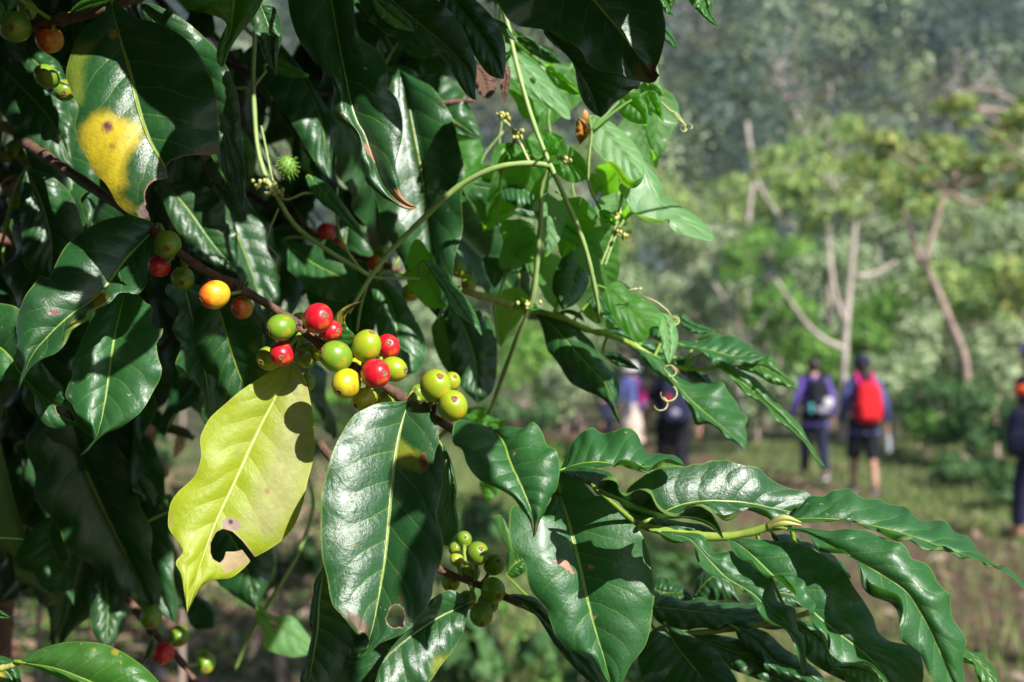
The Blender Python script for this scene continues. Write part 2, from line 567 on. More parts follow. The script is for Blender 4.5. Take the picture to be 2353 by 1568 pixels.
def set_leaf_attrs(me, uvs, stain_sheen):
    lay = me.uv_layers.new(name="leafuv")
    idx = np.zeros(len(me.loops), np.int32)
    me.loops.foreach_get("vertex_index", idx)
    lay.data.foreach_set("uv", uvs[idx].ravel())
    ca = me.color_attributes.new("stain_sheen", 'FLOAT_COLOR', 'POINT')
    ca.data.foreach_set("color", stain_sheen.astype(np.float32).ravel())

def cherry(parent, x, y, r, mat, d, scar=(0, 0), root=None, el=1.12, scar_r=.24, label=None):
    """a coffee cherry: fruit, its end scar and its short stalk; r in picture units at depth d"""
    c = P(x, y, d)
    R = r / F * d
    sx, sy = scar
    sx, sy = sx / r, sy / r
    zz = max(0.05, 1 - sx * sx - sy * sy)
    ax = Vector((sx, -math.sqrt(zz), sy)).normalized()           # axis through the scar
    rot = np.array(ax.to_track_quat('Z', 'X').to_matrix())
    k = (x * 13 + y * 7) % 6.28
    def fn(V):
        z = V[:, 2]
        f = 1 + .025 * np.cos(2 * np.arctan2(V[:, 1], V[:, 0]) + k) - .035 * np.clip(z, 0, 1) ** 2
        W = V.copy()
        W[:, :2] *= f[:, None]
        top = np.clip((z - .94) / .06, 0, 1)
        W[:, 2] -= .06 * top
        return W
    V, Q, Tt = ellipsoid(c, (R, R * .97, R * el), 30, 22, rot, fn)
    o = obj('cherry', V, [Q, Tt], M[mat], parent)
    if label: o["label"] = label
    # scar: a small raised ring with a pit
    rr = R * scar_r
    ang = np.linspace(0, 2 * np.pi, 14, endpoint=False)
    prof = [(1.0, .945), (.85, 1.0), (.6, 1.01), (.4, .965), (.0, .955)]
    vs = []
    for pr, hz in prof[:-1]:
        wob = 1 + .12 * np.sin(ang * 3 + k)
        vs.append(np.stack([np.cos(ang) * rr * pr * wob, np.sin(ang) * rr * pr * wob, np.full(14, R * el * hz * .985)], 1))
    vs.append(np.array([[0, 0, R * el * prof[-1][1] * .985]]))
    sv = np.vstack(vs) @ rot.T + c
    qs = []
    for i in range(3):
        for j in range(14):
            qs.append((i * 14 + j, i * 14 + (j + 1) % 14, (i + 1) * 14 + (j + 1) % 14, (i + 1) * 14 + j))
    ts = [(42 + j, 42 + (j + 1) % 14, 56) for j in range(14)]
    obj('end_scar', sv, [np.array(qs), np.array(ts)], M['scar'], o)
    if root is not None:
        b = P(*root)
        e = c + (b - c) / np.linalg.norm(b - c) * R * .9
        obj('stalk', *(lambda t: (t[0], [t[1], t[2]]))(tube([b, (b + e) / 2 + np.array([0, 0, -.0006]), e], [.0012, .0009, .0013], 7, sub=6)), M['greenstem'], o)
    return o

def stem(parent, pts, radii, mat, name='stem', n=10, sub=60, nodes=()):
    Pp = np.array([P(*p) for p in pts])
    V = cr(Pp, sub)
    t1 = np.linspace(0, 1, sub)
    rad = np.interp(t1, np.linspace(0, 1, len(radii)), radii)
    for nd in nodes:
        rad = rad * (1 + .45 * np.exp(-((t1 - nd) / .012) ** 2))
    rad = rad * (1 + .06 * np.sin(t1 * 90 + len(pts)) + .07 * np.sin(t1 * 41 + rad[0] * 9e4))
    v, q, t = tube(V, rad, n)
    STEMS.setdefault(parent.name, []).append(V)
    return obj(name, v, [q, t], M[mat], parent)

# ------------------------------------------------------------------ fruiting branch in focus
def at(x, y, d):
    return tuple(P(x, y, d))

br = thing('coffee_branch', 'brown coffee branch bearing ripe red, orange and green cherries above a yellow-green leaf', 'coffee branch', at(200, 400, .53), 'coffee branches')
stem(br, [(60, 330, .60), (210, 430, .545), (340, 520, .522), (400, 572, .514), (470, 622, .510), (545, 660, .507), (640, 716, .505), (715, 775, .503), (790, 830, .500),
          (880, 885, .496), (960, 938, .492), (1040, 987, .492), (1140, 1050, .50)], [.0034, .0028, .0024, .0022, .0021, .0019], 'bark', 'woody_stem', nodes=(.43, .56, .66, .74, .84))
stem(br, [(1134, 1047, .50), (1230, 1112, .51), (1340, 1172, .508), (1440, 1198, .500), (1466, 1207, .497), (1560, 1226, .490), (1650, 1234, .484), (1720, 1224, .480), (1770, 1210, .477), (1815, 1203, .475)],
     [.0019, .0019, .0019, .0020, .0018], 'greenstem', 'green_stem', nodes=(.5, .72, .96))
# terminal bud at the end of the green stem
bud = MB()
for sgn in (-1, 1):
    a0, a1, a2 = P(1765, 1212, .477), P(1800, 1196 + 6 * sgn, .472), P(1842, 1204 + 3 * sgn, .471)
    bud.tube([a0, a1, a2], [.0020, .0016, .0002], 9, sub=12)
bud.build('bud', M['palestem'], br)

# cherries: x, y, r, material, depth, scar offset, root
CH = [
 (493, 678, 33, 'amber', .490, (-24, -14), (560, 668, .507)),
 (556, 707, 26, 'orange', .512, (-6, -8), (570, 676, .507)),
 (646, 753, 32, 'green', .489, (-23, -6), (672, 738, .503)),
 (731, 732, 35, 'red', .484, (20, 6), (705, 765, .503)),
 (759, 760, 26, 'red', .497, (20, -1), (722, 778, .503)),
 (648, 814, 29, 'red', .494, (4, -8), (690, 765, .503)),
 (772, 819, 35, 'green', .481, (-29, 12), (790, 836, .499)),
 (842, 795, 35, 'lime', .486, (14, 29), (832, 846, .498)),
 (891, 797, 29, 'red', .503, (6, 8), (860, 850, .498)),
 (863, 859, 34, 'red', .478, (23, 0), (850, 868, .496)),
 (904, 849, 30, 'lime', .497, (27, -2), (880, 872, .496)),
 (796, 882, 34, 'yel', .480, (-12, -16), (838, 868, .497)),
 (835, 918, 26, 'yel', .489, (-14, -13), (860, 880, .496)),
 (883, 918, 25, 'lime', .505, (4, -12), (890, 892, .496)),
 (1001, 887, 37, 'lime', .481, (12, 22), (985, 940, .492)),
 (1036, 878, 23, 'lime', .499, (10, 12), (1000, 935, .493)),
 (1040, 933, 36, 'lime', .479, (6, 17), (1015, 965, .492)),
 (384, 562, 32, 'green', .512, (8, -12), (395, 590, .516)),
 (366, 612, 25, 'red', .522, (-8, -6), (398, 590, .516)),
 (420, 640, 27, 'green', .528, (4, -12), (430, 600, .512)),
 (704, 818, 28, 'green', .508, (-6, 6), (712, 790, .504)),
 (704, 878, 22, 'green', .532, (6, -6), (716, 800, .504)),
 (618, 824, 28, 'lime', .53, (-12, -8), (640, 780, .508)),
 (690, 742, 24, 'lime', .516, (0, 10), (690, 765, .503)), (742, 806, 26, 'lime', .506, (-6, 8), (730, 785, .503)), (818, 846, 24, 'yel', .508, (2, -10), (815, 845, .498)), (860, 902, 24, 'lime', .503, (4, -14), (870, 878, .496)), (962, 905, 22, 'green', .507, (-6, 10), (960, 938, .492)), (972, 962, 20, 'lime', .503, (-6, -10), (985, 950, .492)),
]
for x, y, r, mt, d, sc_, rt in CH:
    o = cherry(br, x, y, r, mt, d, sc_, rt)
    if (x, y) == (493, 678): o["label"] = 'orange cherry turning red on its side'
    elif mt == 'red': o["label"] = 'ripe red coffee cherry'
    elif mt in ('green', 'lime', 'yel'): o["label"] = 'unripe green to yellow coffee cherry'
# rough collars and dry bracts where the cherries sit
for (x, y, d) in ((555, 662, .503), (690, 752, .500), (800, 838, .496), (855, 868, .492), (985, 940, .489)):
    nb = MB()
    for k in range(9):
        c = P(x + random.uniform(-14, 14), y + random.uniform(-10, 10), d + random.uniform(-.001, .003))
        v, q, t = ellipsoid(c, (.0009, .0012, .0016), 8, 6)
        v = c + (v - c) * np.array([random.uniform(.6, 1.5), 1, random.uniform(.6, 1.4)])
        nb.add(v, q, t)
    nb.build('node_collar', M['bark'], br)

# --- yellow-green leaf with a hole
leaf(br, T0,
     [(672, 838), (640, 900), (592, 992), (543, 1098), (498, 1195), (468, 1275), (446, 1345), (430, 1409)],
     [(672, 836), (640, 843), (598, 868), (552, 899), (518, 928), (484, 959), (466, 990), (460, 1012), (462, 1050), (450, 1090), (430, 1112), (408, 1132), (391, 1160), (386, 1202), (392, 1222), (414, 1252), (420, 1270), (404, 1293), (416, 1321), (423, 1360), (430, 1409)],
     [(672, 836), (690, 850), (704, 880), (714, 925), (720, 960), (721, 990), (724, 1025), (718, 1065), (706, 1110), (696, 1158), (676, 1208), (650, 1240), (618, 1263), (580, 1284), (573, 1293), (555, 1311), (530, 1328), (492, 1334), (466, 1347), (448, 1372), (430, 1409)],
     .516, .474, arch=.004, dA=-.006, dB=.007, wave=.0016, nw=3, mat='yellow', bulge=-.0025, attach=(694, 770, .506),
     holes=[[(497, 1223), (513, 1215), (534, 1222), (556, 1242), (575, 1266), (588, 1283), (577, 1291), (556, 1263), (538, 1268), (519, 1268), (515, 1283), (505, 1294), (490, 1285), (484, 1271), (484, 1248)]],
     stains_sheen=[([(668, 860), (700, 880), (715, 980), (715, 1050), (690, 1150), (630, 1235), (560, 1215), (590, 1120), (640, 1000)], (.50, .54, .17), 45), ([(518, 1262), (556, 1260), (580, 1290), (520, 1318), (505, 1300)], (.62, .48, .26), 7), ([(512, 1195), (530, 1187), (556, 1200), (548, 1222), (528, 1220), (510, 1216)], (.50, .36, .30), 4),  # first patch paints the glossy sheen of the right half into the colour
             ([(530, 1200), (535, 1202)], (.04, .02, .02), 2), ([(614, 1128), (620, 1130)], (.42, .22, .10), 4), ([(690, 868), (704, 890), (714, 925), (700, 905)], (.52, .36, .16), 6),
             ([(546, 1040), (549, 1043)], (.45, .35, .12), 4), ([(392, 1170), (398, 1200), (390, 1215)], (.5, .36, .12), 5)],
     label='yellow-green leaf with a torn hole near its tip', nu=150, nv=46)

# --- dark glossy leaf in the centre
leaf(br, T0,
     [(943, 914), (930, 950), (917, 1000), (907, 1060), (900, 1125), (893, 1200), (885, 1280), (874, 1350), (860, 1425), (846, 1475), (820, 1512)],
     [(940, 919), (922, 923), (890, 924), (866, 928), (838, 940), (813, 955), (792, 985), (773, 1019), (760, 1052), (751, 1086), (742, 1120), (738, 1158), (737, 1215), (739, 1272), (746, 1305), (752, 1330), (757, 1362), (765, 1391), (780, 1408), (795, 1425), (811, 1446), (824, 1459), (836, 1453), (846, 1464), (850, 1474), (846, 1488), (832, 1496), (824, 1503), (820, 1512)],
     [(950, 922), (966, 928), (983, 945), (996, 962), (1004, 978), (1010, 1019), (1016, 1063), (1017, 1110), (1010, 1150), (1004, 1180), (1012, 1215), (1019, 1245), (1017, 1275), (1011, 1300), (1002, 1325), (995, 1346), (993, 1368), (980, 1396), (962, 1416), (945, 1438), (928, 1454), (902, 1467), (874, 1478), (858, 1492), (836, 1508), (820, 1512)],
     .492, .443, arch=-.002, dA=-.011, dB=-.010, wave=.0016, nw=4, mat='dark', bulge=-.003, attach=(952, 925, .4915), petr=.0016,
     holes=[[(897, 1396), (908, 1390), (919, 1391), (927, 1403), (931, 1416), (927, 1432), (928, 1442), (916, 1440), (906, 1445), (895, 1438), (886, 1424), (893, 1412)]],
     stains_sheen=[([(918, 1010), (948, 1030), (985, 1060), (965, 1085), (920, 1070), (906, 1050)], WARM, 16), ([(965, 1040), (978, 1042), (984, 1065), (982, 1085), (972, 1082), (962, 1062)], BRN, 3),
             ([(944, 1047), (946, 1050)], (.30, .06, .01), 4), ([(955, 1112), (958, 1114)], (.22, .05, .02), 4), ([(797, 1163), (799, 1165)], (.36, .16, .02), 5), ([(920, 1375), (923, 1381)], BRN, 3),
             ([(815, 1253), (818, 1256)], (.30, .30, .03), 6), ([(790, 1405), (830, 1418), (850, 1440), (838, 1462), (812, 1440)], (.10, .06, .03), 16)],
     label='large dark glossy leaf with a bitten tip')
# narrow leaf behind its far margin
leaf(br, T6,
     [(750, 330), (790, 420), (812, 560), (815, 700), (838, 790)],
     [(742, 330), (745, 450), (750, 560), (725, 660), (735, 760), (770, 860), (800, 850), (838, 790)],
     [(775, 350), (815, 450), (835, 560), (828, 640), (845, 740), (838, 790)],
     .507, .492, dA=.006, dB=.003, wave=.002, mat='mid', attach=(1030, 985, .492))
# --- leaf hanging with its tip down beside it
leaf(br, T6,
     [(1000, 246), (1036, 270), (1080, 330), (1112, 430), (1168, 555), (1208, 650), (1233, 730), (1232, 822)],
     [(960, 232), (905, 216), (860, 206), (828, 216), (812, 262), (814, 332), (845, 346), (868, 372), (878, 416), (905, 468), (944, 512), (985, 540), (1040, 562), (1100, 594), (1136, 625), (1162, 664), (1196, 706), (1218, 752), (1232, 822)],
     [(1026, 262), (1060, 248), (1100, 240), (1150, 248), (1182, 250), (1205, 226), (1232, 218), (1262, 248), (1284, 290), (1298, 338), (1320, 352), (1342, 350), (1360, 400), (1368, 450), (1362, 520), (1345, 580), (1322, 604), (1306, 645), (1288, 690), (1262, 740), (1248, 792), (1232, 822)],
     .472, .442, arch=-.010, dA=.004, dB=.002, wave=.002, nw=3, mat='mid', bulge=-.004,
     stains_sheen=[([(1130, 383), (1137, 389)], (.5, .42, .3), 3), ([(1210, 441), (1213, 444)], (.5, .45, .3), 2), ([(1190, 340), (1192, 343)], (.5, .45, .3), 2), ([(1256, 435), (1259, 438)], (.5, .45, .3), 2), ([(1232, 770), (1240, 800)], (.14, .16, .06), 14)],
     label='leaf with its pointed tip hanging down')
# --- broad leaf with pale scars
leaf(br, T6,
     [(1345, 480), (1356, 560), (1408, 715), (1460, 920), (1500, 1100), (1546, 1282), (1592, 1430), (1640, 1600)],
     [(1330, 520), (1330, 600), (1300, 660), (1240, 720), (1180, 690), (1128, 650), (1108, 700), (1105, 780), (1108, 840), (1122, 885), (1160, 912), (1186, 950), (1196, 1010), (1212, 1080), (1248, 1130), (1300, 1190), (1318, 1250), (1345, 1320), (1400, 1380), (1450, 1415), (1515, 1428), (1550, 1470), (1575, 1520), (1640, 1600)],
     [(1380, 480), (1450, 510), (1500, 540), (1552, 600), (1590, 600), (1640, 625), (1690, 690), (1750, 745), (1795, 805), (1820, 870), (1838, 930), (1848, 1010), (1860, 1090), (1856, 1150), (1848, 1210), (1836, 1300), (1815, 1370), (1780, 1425), (1738, 1475), (1705, 1540), (1685, 1580), (1640, 1600)],
     .514, .486, arch=-.008, dA=-.004, dB=-.002, wave=.0020, nw=3.5, mat='mid', bulge=-.004, attach=(1285, 1130, .508),
     stains_sheen=[([(1315, 938), (1350, 935), (1388, 926), (1412, 945), (1426, 975), (1446, 1008), (1440, 1014), (1415, 990), (1390, 975), (1362, 962), (1350, 948)], (.60, .32, .22), 2),
             ([(1510, 958), (1530, 962), (1550, 960), (1548, 985), (1522, 988), (1510, 976)], (.58, .32, .18), 2), ([(1530, 972), (1535, 977)], (.04, .05, .02), 2),
             ([(1540, 1228), (1552, 1220), (1562, 1228), (1552, 1243), (1536, 1246)], (.50, .30, .20), 2), ([(1750, 1040), (1778, 1034), (1784, 1050), (1764, 1062)], (.11, .17, .10), 3), ([(1362, 773), (1365, 776)], (.6, .55, .4), 2), ([(1512, 800), (1515, 803)], (.5, .5, .4), 2)],
     label='broad leaf with a pink insect scar')
# --- bleached leaf scrap above the red cherries
leaf(br, T5, [(1130, 600), (1200, 470), (1235, 360), (1290, 300), (1392, 240)],
     [(1100, 560), (1150, 420), (1175, 350), (1240, 290), (1310, 258), (1392, 238)],
     [(1200, 640), (1290, 590), (1330, 520), (1280, 465), (1250, 420), (1265, 340), (1320, 290), (1392, 244)],
     .507, .503, dA=-.004, dB=.003, wave=.001, mat='fresh', stains_sheen=[([(1300, 300), (1330, 250), (1400, 230), (1380, 280)], (.20, .07, .04), 8), ([(1180, 350), (1250, 290), (1300, 270), (1260, 360), (1210, 470)], (.40, .34, .04), 14)])
# --- large dark leaf behind the cherries
leaf(br, T2, [(960, 380), (1000, 500), (1050, 680), (1110, 850), (1160, 960)],
     [(930, 420), (880, 540), (900, 700), (960, 820), (1040, 930), (1160, 960)],
     [(1010, 420), (1120, 480), (1190, 580), (1210, 700), (1260, 800), (1220, 900), (1160, 960)],
     .545, .56, dA=.0, dB=-.006, wave=.003, mat='dark', attach=(490, 630, .51))
# --- curly dark leaf with a pale rolled margin
leaf(br, T2, [(840, 380), (880, 560), (930, 760), (950, 900), (958, 1026)],
     [(770, 380), (752, 410), (770, 445), (812, 480), (816, 515), (785, 580), (800, 620), (826, 670), (800, 740), (812, 780), (860, 820), (905, 850), (935, 900), (918, 960), (925, 1000), (958, 1026)],
     [(930, 400), (1010, 500), (1030, 640), (1050, 780), (1030, 880), (1015, 940), (985, 980), (958, 1026)],
     .56, .55, dA=-.016, dB=.012, wave=.005, nw=4, mat='dark', attach=(420, 590, .514))
# left-hand leaves of the branch
leaf(br, T2,
     [(712, 128), (640, 200), (560, 285), (500, 372), (430, 450), (330, 520), (230, 610), (140, 720), (82, 875)],
     [(690, 100), (600, 70), (480, 90), (380, 140), (300, 210), (255, 290), (232, 346), (208, 352), (182, 346), (150, 390), (118, 432), (92, 490), (76, 545), (75, 600), (82, 640), (78, 670), (95, 705), (110, 750), (92, 810), (82, 875)],
     [(722, 150), (704, 180), (685, 230), (674, 285), (672, 340), (660, 395), (628, 430), (585, 425), (545, 425), (520, 455), (485, 480), (428, 505), (408, 545), (350, 580), (326, 605), (300, 655), (255, 700), (200, 722), (150, 755), (108, 815), (82, 875)],
     .522, .480, arch=-.010, dA=.002, dB=-.006, wave=.003, nw=3.5, lip=[('B', .34, .55, 12), ('B', .5, .72, 16)], mat='dark', bulge=-.004, attach=(398, 585, .516),
     stains_sheen=[([(225, 500), (262, 500), (272, 520), (240, 530)], (.16, .03, .05), 4), ([(420, 430), (480, 425), (490, 460), (430, 500)], (.40, .30, .02), 12), ([(322, 560), (350, 545), (345, 580)], (.40, .30, .02), 8), ([(196, 455), (199, 458)], (.4, .4, .25), 3)],
     label='glossy leaf with a long curled tip')
leaf(br, T2,
     [(570, 420), (545, 520), (518, 640), (498, 780), (478, 920), (450, 1050), (415, 1110), (362, 1168)],
     [(500, 430), (440, 510), (390, 600), (352, 690), (326, 740), (330, 800), (312, 840), (298, 880), (302, 905), (330, 935), (350, 975), (392, 1010), (420, 1050), (425, 1100), (362, 1168)],
     [(620, 420), (664, 470), (690, 482), (696, 510), (690, 550), (706, 582), (742, 582), (736, 620), (714, 655), (722, 720), (738, 770), (728, 820), (700, 870), (668, 930), (640, 968), (602, 1000), (545, 1040), (490, 1060), (440, 1100), (400, 1145), (362, 1168)],
     .532, .498, arch=-.008, dA=-.003, dB=-.004, wave=.0025, nw=3, mat='mid', bulge=-.004, attach=(350, 530, .522))
leaf(br, T2,
     [(-120, 620), (20, 690), (110, 815), (205, 905), (320, 985), (422, 1085)],
     [(-60, 480), (20, 474), (90, 500), (150, 600), (180, 720), (235, 800), (285, 850), (292, 890), (325, 905), (345, 950), (392, 985), (432, 1020), (442, 1062), (425, 1087)],
     [(-120, 760), (-40, 830), (60, 820), (120, 850), (156, 895), (160, 950), (192, 1010), (235, 1038), (290, 1038), (350, 1028), (375, 1050), (402, 1075), (425, 1087)],
     .53, .512, dA=-.004, dB=-.004, wave=.003, mat='mid', bulge=-.003,
     holes=[[(250, 940), (275, 938), (310, 955), (338, 985), (345, 1012), (322, 1006), (290, 992), (262, 975)]],
     stains_sheen=[([(392, 980), (436, 1015), (444, 1065), (425, 1087), (420, 1040), (375, 1000)], PINK, 6)], label='torn leaf with a brown margin')

# --- the spray at the end of the branch
tip = br
leaf(tip, T9, [(114, 342), (190, 312), (300, 300), (420, 318), (520, 322), (620, 312), (716, 316)],
     [(125, 320), (150, 260), (176, 205), (210, 165), (250, 140), (275, 132), (300, 152), (325, 162), (370, 152), (420, 136), (450, 135), (482, 158), (500, 190), (515, 232), (545, 262), (590, 258), (630, 264), (660, 266), (692, 284), (716, 314)],
     [(150, 350), (230, 336), (320, 325), (372, 318), (400, 308), (440, 330), (490, 345), (545, 356), (575, 342), (625, 330), (665, 322), (700, 322), (716, 318)],
     .484, .480, arch=-.006, dA=.020, dB=-.006, wave=.0055, nw=4.5, lip=[('B', .40, .72, 22), ('B', .70, 1.0, 20)], mat='mid', bulge=-.003, attach=(1285, 1130, .508))
leaf(tip, T9, [(122, 345), (220, 360), (310, 385), (410, 410)],
     [(160, 335), (260, 330), (345, 345), (372, 372), (410, 408)],
     [(130, 355), (165, 395), (220, 400), (265, 420), (300, 462), (345, 440), (410, 414)],
     .512, .515, dA=.01, dB=-.004, wave=.003, mat='dark')
leaf(tip, T9, [(545, 578), (630, 535), (720, 502), (850, 487), (1000, 496), (1130, 520), (1250, 545), (1330, 566)],
     [(470, 520), (432, 452), (455, 415), (500, 380), (560, 340), (620, 325), (665, 320), (720, 322), (760, 308), (800, 310), (840, 292), (880, 294), (920, 288), (945, 300), (985, 312), (1030, 320), (1075, 328), (1105, 362), (1150, 395), (1190, 415), (1240, 432), (1285, 438), (1330, 464), (1345, 520), (1330, 566)],
     [(600, 560), (680, 545), (760, 520), (830, 512), (862, 545), (890, 575), (920, 586), (955, 570), (982, 545), (1012, 532), (1045, 540), (1080, 555), (1115, 570), (1150, 592), (1200, 585), (1260, 572), (1330, 566)],
     .486, .495, arch=-.002, dA=.0085, dB=-.006, wave=.0022, nw=3, lip=[('B', .18, .38, 10), ('B', .40, .58, 14), ('B', .60, .8, 14)], mat='dark', bulge=-.002, attach=(1466, 1207, .497), label='long shiny leaf with a rippled margin')
leaf(tip, T9, [(302, 430), (400, 470), (520, 522), (640, 555), (760, 565), (850, 600), (908, 682)],
     [(300, 405), (322, 380), (352, 368), (385, 372), (396, 392), (388, 415), (415, 448), (450, 446), (500, 430), (548, 430), (566, 455), (580, 492), (618, 530), (668, 548), (705, 545), (725, 520), (760, 510), (800, 500), (850, 530), (866, 575), (885, 605), (908, 682)],
     [(300, 448), (345, 470), (395, 490), (430, 530), (480, 555), (550, 568), (640, 574), (720, 572), (800, 592), (850, 618), (880, 650), (908, 682)],
     .470, .456, arch=-.003, dA=-.012, dB=.010, wave=.004, nw=4.5, lip=[('A', .05, .3, 12), ('A', .34, .62, 16), ('A', .7, .85, 8)], mat='dark', bulge=.003, attach=(1466, 1207, .497))
leaf(tip, T9, [(470, 590), (560, 575), (680, 590), (800, 605), (880, 640)],
     [(430, 560), (460, 540), (560, 555), (660, 580), (760, 596), (800, 600), (880, 640)],
     [(480, 610), (580, 625), (700, 640), (800, 640), (880, 642)],
     .500, .492, dA=.014, dB=-.003, wave=.005, mat='mid')
leaf(tip, T9, [(1205, 580), (1330, 571), (1480, 580), (1620, 606), (1760, 640), (1900, 688), (2050, 742), (2200, 800), (2290, 850), (2420, 960)],
     [(1235, 555), (1275, 510), (1305, 475), (1330, 462), (1368, 465), (1400, 460), (1428, 436), (1470, 430), (1508, 427), (1535, 445), (1570, 472), (1620, 478), (1660, 478), (1690, 500), (1740, 508), (1790, 520), (1815, 550), (1850, 578), (1900, 583), (1950, 582), (1985, 595), (2020, 640), (2065, 655), (2100, 680), (2125, 720), (2165, 758), (2215, 800), (2255, 798), (2300, 830), (2350, 880), (2420, 958)],
     [(1240, 590), (1330, 592), (1420, 588), (1500, 568), (1540, 582), (1585, 618), (1640, 632), (1700, 668), (1745, 684), (1800, 678), (1850, 712), (1895, 728), (1960, 728), (2000, 742), (2050, 768), (2100, 762), (2140, 778), (2175, 808), (2225, 815), (2270, 840), (2310, 870), (2350, 912), (2420, 966)],
     .478, .456, arch=-.004, dA=.022, dB=-.006, wave=.0055, nw=6, lip=[('B', .18, .30, 6), ('B', .32, .50, 15), ('B', .54, .68, 12), ('B', .72, .84, 8)], mat='mid', bulge=-.004, label='long wavy leaf reaching out along the path')
leaf(tip, T9, [(1180, 618), (1300, 640), (1430, 708), (1560, 782), (1680, 850), (1785, 925), (1850, 1020), (1905, 1120), (1945, 1215), (2000, 1340), (2050, 1450)],
     [(1210, 632), (1305, 648), (1335, 685), (1360, 725), (1430, 742), (1500, 742), (1535, 770), (1562, 815), (1565, 870), (1575, 910), (1610, 945), (1660, 965), (1710, 985), (1742, 1025), (1750, 1070), (1752, 1120), (1770, 1165), (1815, 1200), (1855, 1235), (1880, 1290), (1910, 1345), (1960, 1400), (2050, 1450)],
     [(1280, 615), (1340, 622), (1420, 632), (1490, 622), (1550, 625), (1600, 632), (1640, 650), (1700, 678), (1760, 690), (1790, 720), (1810, 765), (1870, 785), (1910, 825), (1935, 880), (1965, 910), (1995, 940), (2000, 1000), (2008, 1050), (2040, 1100), (2072, 1148), (2068, 1200), (2058, 1260), (2065, 1330), (2070, 1400), (2050, 1450)],
     .472, .436, arch=-.012, dA=-.006, dB=.006, wave=.0045, nw=5, lip=[('A', .14, .30, 12), ('A', .36, .62, 30), ('A', .66, .8, 8)], mat='mid', bulge=-.005, attach=(1765, 1213, .477), label='long drooping leaf with a bright midrib')
leaf(tip, T9, [(900, 664), (960, 684), (1060, 768), (1140, 850), (1250, 945), (1350, 1038), (1450, 1120), (1560, 1205), (1650, 1290), (1740, 1420)],
     [(935, 690), (950, 735), (990, 770), (1030, 785), (1050, 815), (1068, 845), (1110, 862), (1160, 850), (1220, 846), (1270, 856), (1300, 880), (1308, 920), (1330, 960), (1352, 990), (1335, 1030), (1328, 1070), (1345, 1105), (1390, 1140), (1408, 1180), (1415, 1220), (1460, 1258), (1510, 1275), (1570, 1268), (1620, 1290), (1660, 1330), (1700, 1380), (1740, 1420)],
     [(960, 668), (1060, 672), (1150, 680), (1230, 690), (1310, 705), (1380, 745), (1430, 780), (1490, 830), (1530, 900), (1580, 970), (1625, 1050), (1650, 1120), (1700, 1160), (1760, 1175), (1820, 1195), (1855, 1235), (1868, 1300), (1860, 1370), (1800, 1420), (1740, 1420)],
     .484, .445, arch=-.008, dA=-.008, dB=.006, wave=.0045, nw=5, lip=[('A', .12, .26, 12), ('A', .30, .52, 32), ('A', .56, .68, 10), ('A', .74, .9, 10)], mat='mid', bulge=-.004, attach=(1650, 1235, .484))
leaf(tip, T9, [(570, 632), (650, 650), (740, 672), (830, 768), (920, 860), (1050, 940), (1150, 1050), (1240, 1132), (1282, 1230), (1288, 1322)],
     [(545, 640), (575, 632), (605, 660), (640, 686), (690, 692), (735, 680), (762, 710), (772, 765), (800, 810), (850, 848), (905, 862), (955, 885), (1000, 925), (1045, 955), (1062, 1000), (1090, 1050), (1140, 1085), (1190, 1102), (1225, 1140), (1245, 1190), (1268, 1260), (1275, 1300), (1288, 1322)],
     [(620, 632), (700, 636), (770, 642), (815, 662), (835, 700), (860, 735), (910, 735), (945, 730), (1000, 770), (1060, 800), (1110, 830), (1140, 870), (1150, 920), (1165, 970), (1210, 990), (1248, 1005), (1256, 1060), (1262, 1110), (1292, 1132), (1298, 1180), (1300, 1240), (1305, 1290), (1288, 1322)],
     .490, .458, arch=-.006, dA=-.008, dB=.008, wave=.0050, nw=5.5, lip=[('A', .05, .2, 12), ('A', .36, .6, 12), ('A', .66, .84, 9)], mat='mid', bulge=-.003, attach=(1560, 1226, .490))
leaf(tip, T9, [(1150, 650), (1220, 700), (1320, 760), (1440, 820), (1520, 860)],
     [(1130, 650), (1180, 720), (1280, 790), (1400, 840), (1520, 862)],
     [(1220, 650), (1320, 690), (1420, 740), (1490, 800), (1520, 858)],
     .50, .51, dA=.0, dB=.012, wave=.005, mat='dark')
leaf(tip, T9, [(1860, 1150), (1960, 1180), (2060, 1210), (2150, 1280), (2250, 1390)],
     [(1900, 1180), (2040, 1260), (2110, 1280), (2120, 1320), (2160, 1400), (2250, 1400)],
     [(1960, 1140), (2060, 1190), (2110, 1215), (2150, 1218), (2165, 1250), (2200, 1280), (2230, 1340), (2250, 1390)],
     .49, .48, dA=-.004, dB=.008, wave=.004, mat='fresh')
leaf(tip, T9, [(1240, 1075), (1330, 1130), (1420, 1210), (1500, 1290), (1560, 1390)],
     [(1255, 1100), (1285, 1150), (1300, 1240), (1360, 1290), (1430, 1330), (1560, 1390)],
     [(1260, 1062), (1340, 1080), (1400, 1140), (1450, 1240), (1520, 1300), (1570, 1380)],
     .492, .484, dA=-.004, dB=.006, wave=.003, mat='mid')
leaf(tip, T9, [(1440, 1290), (1540, 1300), (1640, 1340), (1720, 1420)],
     [(1420, 1300), (1480, 1330), (1520, 1380), (1620, 1420), (1720, 1420)],
     [(1480, 1275), (1560, 1262), (1640, 1285), (1690, 1340), (1720, 1420)],
     .476, .47, dA=-.003, dB=.006, wave=.002, mat='fresh', stains_sheen=[([(1600, 1310), (1604, 1314)], (.40, .22, .05), 4), ([(1640, 1335), (1644, 1340)], (.40, .22, .05), 4)])

